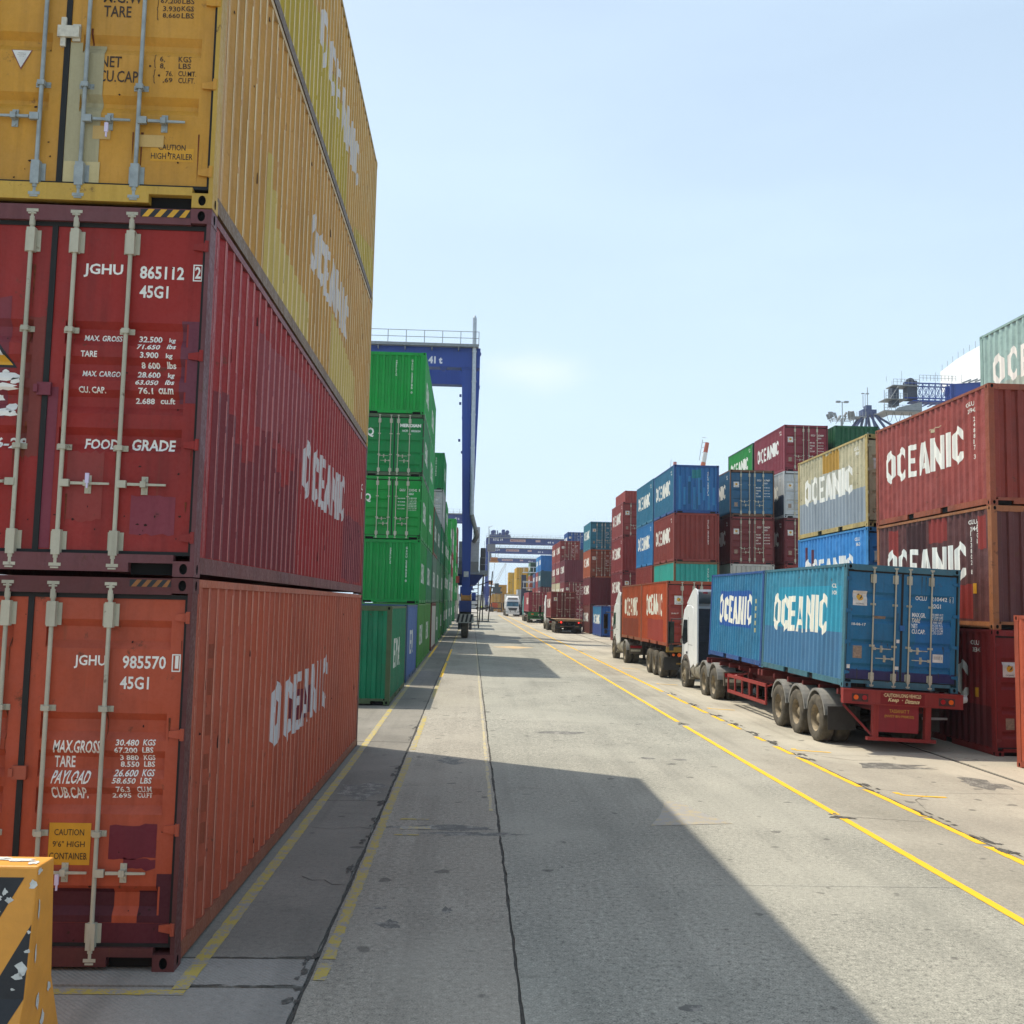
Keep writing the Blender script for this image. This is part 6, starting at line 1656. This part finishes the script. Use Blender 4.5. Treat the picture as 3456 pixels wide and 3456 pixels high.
# ------------------------------------------------------------------ quay crane boom, apex and masts behind the right stacks
def quay():
    t = thing('quay_crane', 'blue quay crane with white machinery house and lattice boom tip above the right stacks', 'crane', (0, 150, 0))
    B, S_ = M_RTG(), M_STEEL()
    def sc(b):          # boom tip drawn at a convenient size, brought to its true one
        b.v = [(60.9 + (v[0] - 55.2) * .53, v[1] * .6, 33.0 + (v[2] - 25.6) * .42) for v in b.v]
    def lat(b):
        for yy in (-1.8, 1.8):
            for z in (30.8, 36.2): b.box(61.5, 76, yy - .15, yy + .15, z - .2, z + .2)
            n = 6
            for k in range(n):
                x0, x1 = 65 + k * 1.8, 65 + (k + 1) * 1.8
                b.bar((x0, yy, 30.8), (x1, yy, 36.2), .12); b.bar((x1, yy, 30.8), (x0, yy, 36.2), .12)
                b.bar((x1, yy, 30.8), (x1, yy, 36.2), .14)
        for k in range(6):
            for z in (30.8, 36.2): b.bar((64 + k * 2, -1.8, z), (65 + k * 2, 1.8, z), .1)
            b.bar((64 + k * 2, -1.8, 30.8), (64 + k * 2, 1.8, 33.5), .09)
        for k in range(7): b.box(65 + k * 1.6, 65.3 + k * 1.6, -1.8, 1.8, 28.7, 29.0)
        sc(b)
    part('lattice_boom', None, lat, B, t)
    part('boom_girder', None, lambda b: (b.hexa([(75, -1.7, 31.2), (112, -1.7, 31.2), (112, -.9, 31.2), (75, -.9, 31.2), (75, -1.7, 36.3), (112, -1.7, 41), (112, -.9, 41), (75, -.9, 36.3)]), b.hexa([(75, .9, 31.2), (112, .9, 31.2), (112, 1.7, 31.2), (75, 1.7, 31.2), (75, .9, 36.3), (112, .9, 41), (112, 1.7, 41), (75, 1.7, 36.3)]), b.box(64, 112, -1.9, 1.9, 29.6, 30.1), sc(b)), B, t)
    part('sheave_house', None, lambda b: (b.box(62.6, 65.4, -1.4, 1.4, 30.5, 37.2), b.cyl((64, -.5, 37.4), (64, .5, 37.4), 1.1, None, 16), b.box(58.2, 60.2, -1.2, 1.2, 28.0, 34.5), sc(b)), plain('slate_steel', '394253', .6, .1, .2), t)
    def plat(b):
        b.box(55.2, 66, -2.6, 2.6, 25.6, 25.9); b.box(55.8, 62, -2.4, 2.4, 30.0, 30.2); b.box(58, 65.5, -2.2, 2.2, 35.0, 35.3)
        b.hexa([(58.5, -2.8, 26), (66, -2.8, 26), (66, -1.8, 26), (58.5, -1.8, 26), (59.5, -2.8, 27.0), (66, -2.8, 29.2), (66, -1.8, 29.2), (59.5, -1.8, 27.0)])
        for z0, x0, x1 in ((25.9, 55.2, 66), (30.2, 55.8, 62), (35.3, 58, 65.5), (37.0, 65.5, 76)):
            n = int((x1 - x0) / 1.0)
            for k in range(n + 1): b.box(x0 + k * (x1 - x0) / n - .04, x0 + k * (x1 - x0) / n + .04, -2.6, -2.5, z0, z0 + 2.0)
            for q in (.9, 1.9): b.box(x0, x1, -2.6, -2.5, z0 + q, z0 + q + .08)
        for a in ((55.4, 25.9, 55.4, 33.2), (57, 30, 59.5, 34.8), (56.5, 26, 59.5, 30), (63, 26, 66.0, 30.5)): b.bar((a[0], -2.4, a[1]), (a[2], -2.4, a[3]), .12)
        for x_, z0, z1 in ((57.2, 37.2, 39.0), (61.6, 37, 41.2), (71.5, 37, 41), (58.8, 35, 37.4), (76.2, 37, 40), (79.0, 37.5, 40.5)): b.bar((x_, 0, z0), (x_, 0, z1), .07)
        sc(b)
    part('platform', None, plat, S_, t)
    part('festoon_cable', None, lambda b: [b.bar((56.5 + k * 2.4 + i * .35, -1, 25.6 - 3.6 * math.sin(math.pi * i / 6)), (56.5 + k * 2.4 + (i + 1) * .35, -1, 25.6 - 3.6 * math.sin(math.pi * (i + 1) / 6)), .09) for k in range(4) for i in range(6)] + [sc(b)], plain('black_cable', '26282c', .7), t)
    part('machinery_house', None, lambda b: b.prism([(25, 42.0), (25, 45.7), (18.8, 46.5), (15, 46.7), (2, 47), (2, 38.4)], 82, 93, 'x'), plain('house_white', 'f2f3f2', .5, 0, .02), t)
    part('railing', None, lambda b: [b.bar((82.1, y_, z_ - .1), (82.1, y_, z_ + 1.2), .05) for y_, z_ in ((24.5, 45.7), (22.5, 45.9), (20.5, 46.2), (18.5, 46.5), (16.5, 46.6), (14.5, 46.7), (12.5, 46.8), (10.5, 46.8))], S_, t)
    part('stair', None, lambda b: [b.hexa([(78 + k * 1.9, -2.4, 36.4 + k * .3), (80.5 + k * 1.9, -2.4, 37.6 + k * .3), (80.5 + k * 1.9, -1.9, 37.6 + k * .3), (78 + k * 1.9, -1.9, 36.4 + k * .3), (78 + k * 1.9, -2.4, 36.9 + k * .3), (80.5 + k * 1.9, -2.4, 38.2 + k * .3), (80.5 + k * 1.9, -1.9, 38.2 + k * .3), (78 + k * 1.9, -1.9, 36.9 + k * .3)]) for k in range(4)] + [sc(b)], S_, t)
    part('leg', None, lambda b: [b.box(x_, x_ + 1.6, yy, yy + 1.6, .0, 31.2) for x_ in (86, 96) for yy in (-9, 7)] + [b.box(86, 97.6, yy, yy + 1.6, 29, 31.2) for yy in (-9, 7)] + [b.box(86, 87.6, -9, 8.6, 29, 31.1), b.box(96, 97.6, -9, 8.6, 29, 31.1)], B, t)
quay()
def apex():
    t = thing('quay_crane', 'blue A-frame apex of a farther quay crane above the dark green container', 'crane', (102.3, 260, 3.3))
    def f(b):
        for sx in (-1, 1):
            for yy in (-3, 3):
                b.bar((sx * .8, yy * .4, 52), (sx * 10.5, yy, 38), .5); b.bar((sx * .4, yy * .4, 52), (sx * 3.2, yy, 38), .55)
                b.box(sx * 8 - .8, sx * 8 + .8, yy - .8, yy + .8, -3.3, 41)
        b.box(-1.8, 1.8, -1.5, 1.5, 51, 52.4); b.box(-9.5, 9.5, -3, 3, 38, 39.5)
        b.bar((1, 0, 51.8), (6.5, 0, 48.6), .45); b.box(-.7, .7, -1, 1, 52.4, 53.6)
    part('frame', None, f, plain('hazy_blue_steel', '34456f', .6), t)
    part('platform', None, lambda b: [b.box(-4.4, -1, -2, 2, 50.2, 50.4), b.box(1, 5, -2, 2, 51.0, 51.2)] + [b.box(-4.4 + k * .8 - .05, -4.4 + k * .8 + .05, -2, -1.9, 50.4, 51.6) for k in range(5)] + [b.bar((0, 0, 53), (0, 0, 58.5), .15), b.bar((-1.2, 0, 53), (-1.2, 0, 56.5), .12)], M_STEEL(), t)
apex()
def mast():
    t = thing('floodlight_mast', 'cluster of grey floodlights above the dark green container', 'floodlight mast', (62.4, 170, 0))
    part('pole', None, lambda b: (b.cyl((0, 0, 0), (0, 0, 35.8), .45, .2, 12), [b.bar((-1.9, q, 35.6), (1.9, q, 35.6), .07) for q in (-1.2, 0, 1.2)], [b.bar((q, -1.2, 35.6), (q, 1.2, 35.6), .07) for q in (-1.8, 0, 1.8)]), M_STEEL(), t)
    r = random.Random(3)
    for k in range(11):
        a = 6.283 * k / 11
        part('floodlight', ('fl',), lambda b: (b.box(-.32, .32, -.12, .12, .2, 1.1), b.bar((0, 0, -.6), (0, 0, .3), .07)), plain('lamp_grey', '8d9090', .5, .2, .15), t, (2.0 * math.cos(a), 1.4 * math.sin(a), 35.6 + r.uniform(-.1, .5)), (R(r.uniform(-30, 30)), R(r.uniform(-25, 25)), a))
mast()
for lb, x_, yy, h_ in (('slim twin-lamp post rising left of the blue apex', 53.3, 145, 33.4), ('slimmer lamp post rising over the blue apex', 95.8, 245, 56.8)):
    t = thing('lamp_post', lb, 'lamp post', (x_, yy, 0))
    part('pole', None, lambda b: b.cyl((0, 0, 0), (0, 0, h_), .12, .06, 8), M_STEEL(), t)
    part('lamp', None, lambda b: (b.box(-.9, -.3, -.2, .2, h_ - .1, h_ + .15), b.box(.3, .9, -.2, .2, h_ - .1, h_ + .15), b.box(-.9, .9, -.04, .04, h_ - .05, h_ + .03)), M_STEEL(), t)
def boom(label, x, y, z0, z1, dx, w_, cols):
    t = thing('crane_boom', label, 'crane', (x, y, 0))
    n = len(cols)
    for k, c_ in enumerate(cols):
        a, b_ = k / n, (k + 1) / n
        P = lambda q: (dx * q, 0, z0 + (z1 - z0) * q)
        part('boom_section', None, lambda b: b.cyl(P(a), P(b_), w_ * (1 - .35 * a), w_ * (1 - .35 * b_), 8), plain('boom_' + c_, c_, .5, 0, .12), t)
    part('tip_ladder', None, lambda b: [b.bar((dx - w_ * 1.7, 0, z0 + (z1 - z0) * .75 + q), (dx - w_ * .4, 0, z0 + (z1 - z0) * .75 + q), .06) for q in (0, 1, 2, 3, 4)] + [b.bar((dx * .75 - w_ * 1.7, 0, z0 + (z1 - z0) * .7), (dx - w_ * 1.5, 0, z1 + .6), .08)], M_STEEL(), t)
    part('base', None, lambda b: (b.box(-3, 3, -3, 3, 0, 4), b.box(-1, 1, -1, 1, 4, z0 + .5)), plain('crane_base', '4a5a6a', .6), t)
boom('orange and white striped crane boom tip between stacks', 44.0, 200, 24, 36.0, 2.2, .62, ['c8683a', 'c8683a', 'c8683a', 'c8683a', 'd8d6d0', 'b85434'])
boom('small faded pink crane head peeping behind the blue box', 50.5, 262, 20, 41.0, 1.6, .7, ['c09088', 'c09088', 'b06a62'])
def mobile():
    t = thing('mobile_crane', 'white lattice boom crane leaning right above the yellow stacks', 'crane', (4.4, 400, 1.05))
    a, b_ = Vector((1.5, 0, 3)), Vector((8.8, 0, 18.2))
    def f(b):
        d = (b_ - a).normalized(); nrm = Vector((-d.z, 0, d.x))
        for s in (-1, 1):
            for yy in (-.45, .45):
                b.bar(a + nrm * .5 * s + Vector((0, yy, 0)), b_ + nrm * .25 * s + Vector((0, yy, 0)), .13)
        for k in range(18):
            p, q = a + (b_ - a) * k / 18, a + (b_ - a) * (k + 1) / 18
            for yy in (-.45, .45): b.bar(p + nrm * .5 * (-1) ** k + Vector((0, yy, 0)), q - nrm * .5 * (-1) ** k + Vector((0, yy, 0)), .08)
    part('lattice_boom', None, f, plain('boom_white', 'cfd2d2', .5, 0, .08), t)
    part('upper_body', None, lambda b: (b.box(-2, 2.2, -1.4, 1.4, 1.4, 3.6), b.box(-2.6, 2.6, -1.6, 1.6, .6, 1.4)), plain('crane_cream', 'c9c4b0', .5), t)
    for k in range(4): part('wheel', ('mw',), lambda b: b.cyl((0, -.2, 0), (0, .2, 0), .6, None, 14), M_TYRE(), t, (-2 + k * 1.3, -1.5, .6))
    part('pendant_rope', None, lambda b: (b.bar((8.8, 0, 18.2), (8.8, 0, 8), .03), b.bar((-1.6, 0, 3.6), (8.8, 0, 18.2), .03)), M_DARK(), t)
mobile()

# loader mast beside the green-tailed truck
def loader():
    t = thing('loader_mast', 'dark blue loader mast with white railed platforms left of the sage container', 'container handler', (9.75, 192, 1.0))
    part('post', None, lambda b: (b.box(-.45, .45, -.4, .4, 0, 7.6), b.box(.45, 2.6, -.3, .3, 3.6, 4.7)), plain('loader_navy', '263048', .5, 0, .1), t)
    part('railed_platform', None, lambda b: [b.box(-.2, 2.6, -.8, .8, z_, z_ + .15) for z_ in (8.0, 6.3, 5.1)] + [b.box(q, q + .1, -.8, -.7, z_, z_ + 1.1) for z_ in (8.0, 5.1) for q in (-.1, .8, 1.7, 2.5)] + [b.box(-.2, 2.6, -.8, -.7, z_ + 1.0, z_ + 1.12) for z_ in (8.0, 5.1)], plain('loader_white', 'd5d8d8', .5, 0, .05), t)
    part('chassis', None, lambda b: (b.box(-1, 3, -2, 3, .7, 1.6),), plain('loader_navy', '263048', .5), t)
    for k in range(4): part('wheel', ('lw',), lambda b: b.cyl((-.2, 0, 0), (.2, 0, 0), .6, None, 14), M_TYRE(), t, (-.7 if k < 2 else 2.7, -1.4 if k % 2 else 2.2, .6))
loader()

# small car and a worker far down the road
def car():
    t = thing('parked_car', 'small white car far down the road beneath the crane leg', 'car', (6.6, 372, 1.04))
    def f(b):
        b.hexa([(-.85, -2.1, .3), (.85, -2.1, .3), (.85, 2.1, .3), (-.85, 2.1, .3), (-.82, -2.1, .85), (.82, -2.1, .85), (.82, 2.1, .85), (-.82, 2.1, .85)])
        b.hexa([(-.82, -1.2, .85), (.82, -1.2, .85), (.82, 1.9, .85), (-.82, 1.9, .85), (-.62, -.5, 1.42), (.62, -.5, 1.42), (.62, 1.4, 1.42), (-.62, 1.4, 1.42)])
    part('body', None, f, M_WHITE(), t)
    part('windscreen', None, lambda b: b.hexa([(-.7, -1.14, .92), (.7, -1.14, .92), (.7, -1.10, .92), (-.7, -1.10, .92), (-.55, -.6, 1.36), (.55, -.6, 1.36), (.55, -.56, 1.36), (-.55, -.56, 1.36)]), M_GLASS(), t)
    part('grille', None, lambda b: b.box(-.6, .6, -2.13, -2.1, .42, .62), M_DARK(), t)
    for sx in (-.78, .78):
        for yy in (-1.3, 1.3): part('wheel', ('cw',), lambda b: b.cyl((-.1, 0, 0), (.1, 0, 0), .31, None, 14), M_TYRE(), t, (sx, yy, .31))
car()
def person(label, x, y, z, vest):
    v = [(0, 0, .95), (0, 0, 1.15), (0, 0, 1.38), (0, 0, 1.52), (0, -.02, 1.66), (.11, 0, .88), (.12, -.03, .5), (.12, .02, .08), (.13, -.12, .04), (-.11, 0, .88), (-.13, .05, .5), (-.13, .1, .08), (-.14, -.04, .04),
         (.2, 0, 1.4), (.27, -.02, 1.12), (.27, -.12, .88), (-.2, 0, 1.4), (-.27, .02, 1.12), (-.27, -.06, .86)]
    e = [(0, 1), (1, 2), (2, 3), (3, 4), (0, 5), (5, 6), (6, 7), (7, 8), (0, 9), (9, 10), (10, 11), (11, 12), (2, 13), (13, 14), (14, 15), (2, 16), (16, 17), (17, 18)]
    rd = [.15, .14, .16, .055, .10, .095, .065, .05, .045, .095, .065, .05, .045, .07, .045, .035, .07, .045, .035]
    me = bpy.data.meshes.new('person'); me.from_pydata(v, e, [])
    o = bpy.data.objects.new('person', me); COL.objects.link(o); o.location = (x, y, z)
    md = o.modifiers.new('skin', 'SKIN')
    for i, sv in enumerate(me.skin_vertices[0].data): sv.radius = (rd[i], rd[i] * .8)
    me.skin_vertices[0].data[0].use_root = True
    ss = o.modifiers.new('sub', 'SUBSURF'); ss.levels = ss.render_levels = 1
    me.materials.append(plain('dark_work_clothes', '3a3c40', .8))
    tag(o, label, 'person')
    part('vest', None, lambda b: b.lathe([(1.0, .19), (1.2, .20), (1.42, .19), (1.48, .1)], 12, 'z'), plain(vest, 'c9d83a', .7, 0, .05), o)
    part('helmet', None, lambda b: b.lathe([(1.68, .13), (1.74, .12), (1.79, .08), (1.81, 0)], 12, 'z'), plain('helmet_white', 'e0e0dc', .4), o)
person('worker in a yellow high-visibility vest standing beside the far white car', 5.4, 366, 1.04, 'hi_vis')
person('dark-clothed worker left of the far crane leg', 3.6, 352, 1.04, 'hi_vis_b')

# low port buildings closing the view
def shed(label, x0, x1, y, h, col):
    t = thing('port_building', label, 'building', ((x0 + x1) / 2, y, 1.02))
    wd = (x1 - x0) / 2
    part('wall', None, lambda b: b.box(-wd, wd, 0, 12, 0, h), plain('wall_' + col, col, .8, 0, .1), t)
    part('roof', None, lambda b: b.prism([(-wd - .3, h), (0, h + 1.2), (wd + .3, h)], -.3, 12.3, 'y'), plain('shed_roof', '8d949a', .6), t)
    n = int(wd * 2 / 3)
    for k in range(n): part('window', ('sw',), lambda b: b.box(-.6, .6, -.04, .02, 0, 1.0), M_GLASS(), t, (-wd + 1.5 + k * 3, 0, 1.3))
shed('pale grey port building closing the road between the crane legs', -14, 9, 520, 6.5, 'a5a39e')
shed('cream warehouse behind the far right stacks', 14, 60, 600, 9, 'b5ad9a')

# ------------------------------------------------------------------ striped concrete barrier, lower left
def barrier():
    pr = [(5.86, 0), (5.86, .10), (6.02, .50), (6.10, 1.20), (6.33, 1.20), (6.40, .50), (6.58, .10), (6.58, 0)]
    ym = plain('barrier_orange_paint', 'dc9636', .55, 0, .08, 5, .25)
    x0, x1 = -5.6, -2.43
    t = thing('traffic_barrier', 'chipped concrete barrier with black and orange diagonal stripes, lower left corner', 'barrier', (0, 0, 0))
    bd = part('body', None, lambda b: b.prism(pr, x0, x1, 'x'), ym, t)
    mod = bd.modifiers.new('bevel', 'BEVEL'); mod.width = .012; mod.segments = 2
    fr = [(0, 5.86), (.10, 5.86), (.50, 6.02), (1.20, 6.10)]
    def yf(z): return interp(fr, z)
    def pf(nm, polys, mat, e):
        def f(b):
            for p in slabs(polys, 1, [.10, .50]): b.quad([(q[0], yf(q[1]) - e, q[1]) for q in p])
        part(nm, None, f, mat, t)
    st = []; sl = .53
    for k in range(6):
        # black bands leaning to the left as they fall
        xr = x1 - .065 - k * .37
        pts = [(xr, 1.14), (xr - .17, 1.14), (xr - .17 - sl * 1.14, 0), (xr - sl * 1.14, 0)]
        st.append(pts)
    b2 = [(x1 - .004, .89), (x1 - .004, .50), (x1 - .27, 0.0), (x1 - .475, 0.0)]
    st = [s_ for s_ in st[:1]]
    st[0] = [(x1 - .07, 1.14), (x1 - .24, 1.14), (x1 - .24 - .6, 0), (x1 - .07 - .6, 0)]
    st.append(b2)
    for k in range(1, 6): st.append([(x1 - .44 - .4 * k + .03, 1.14), (x1 - .66 - .4 * k + .03, 1.14), (x1 - 1.26 - .4 * k + .03, 0), (x1 - 1.04 - .4 * k + .03, 0)])
    bk = plain('barrier_black_paint', '232529', .6, 0, .15, 9, .3)
    pf('stripe', st, bk, .002)
    ch = plain('bare_concrete_chip', 'cfcfc8', .9, 0, .15, 20, .5)
    chips = []
    r = random.Random(8)
    for cx, cz, s_ in ((-.22, .33, .045), (-.16, .36, .03), (-.05, .62, .025), (-.03, .66, .03), (-.24, 1.08, .02), (-.20, 1.03, .02), (-.17, 1.06, .015), (-.14, 1.02, .02), (-.20, .95, .018), (-.235, .92, .015), (-.27, .2, .03), (-.22, .17, .02), (-.30, .98, .014), (-.02, 1.10, .02), (-.012, .85, .012), (-.01, .75, .014), (-.07, .55, .012), (-.25, .37, .02)):
        chips += blob(x1 + cx, cz, s_, s_ * r.uniform(.6, 1.3), int(cx * 1000), 11, .5)
    pf('chip', chips, ch, .004)
    def ends(b):
        for cy, cz, ry, rz_ in ((6.2, .42, .02, .05), (6.28, .30, .025, .04), (6.12, 1.17, .03, .015), (6.14, .95, .012, .06), (6.13, .7, .01, .05), (6.35, .46, .03, .03), (6.18, .2, .02, .05)):
            for p in blob(cy, cz, ry, rz_, int(cz * 99), 11, .45): b.quad([(x1 + .004, q[0], q[1]) for q in p])
    part('chip', None, ends, ch, t)
    def top(b):
        for cx, cy, rx in ((-.18, 6.24, .10), (-.42, 6.22, .07), (-.05, 6.17, .03), (-.30, 6.27, .06), (-.6, 6.22, .09)):
            for p in blob(x1 + cx, cy, rx, .035, int(cx * 77), 13, .45): b.quad([(q[0], q[1], 1.204) for q in p])
    part('chip', None, top, ch, t)
barrier()

# ------------------------------------------------------------------ thin sea haze over the whole yard
def haze():
    b = MB(); b.box(-700, 900, -80, 1500, -1.2, 75)
    m = bpy.data.materials.new('haze'); m.use_nodes = True
    n = m.node_tree; n.nodes.clear()
    o = n.nodes.new('ShaderNodeOutputMaterial'); v = n.nodes.new('ShaderNodeVolumePrincipled')
    v.inputs['Color'].default_value = (.86, .92, 1, 1); v.inputs['Density'].default_value = .00028
    v.inputs['Anisotropy'].default_value = .2
    n.links.new(v.outputs[0], o.inputs['Volume'])
    h = inst('haze', b.mesh('haze'), m); h['kind'] = 'stuff'
haze()
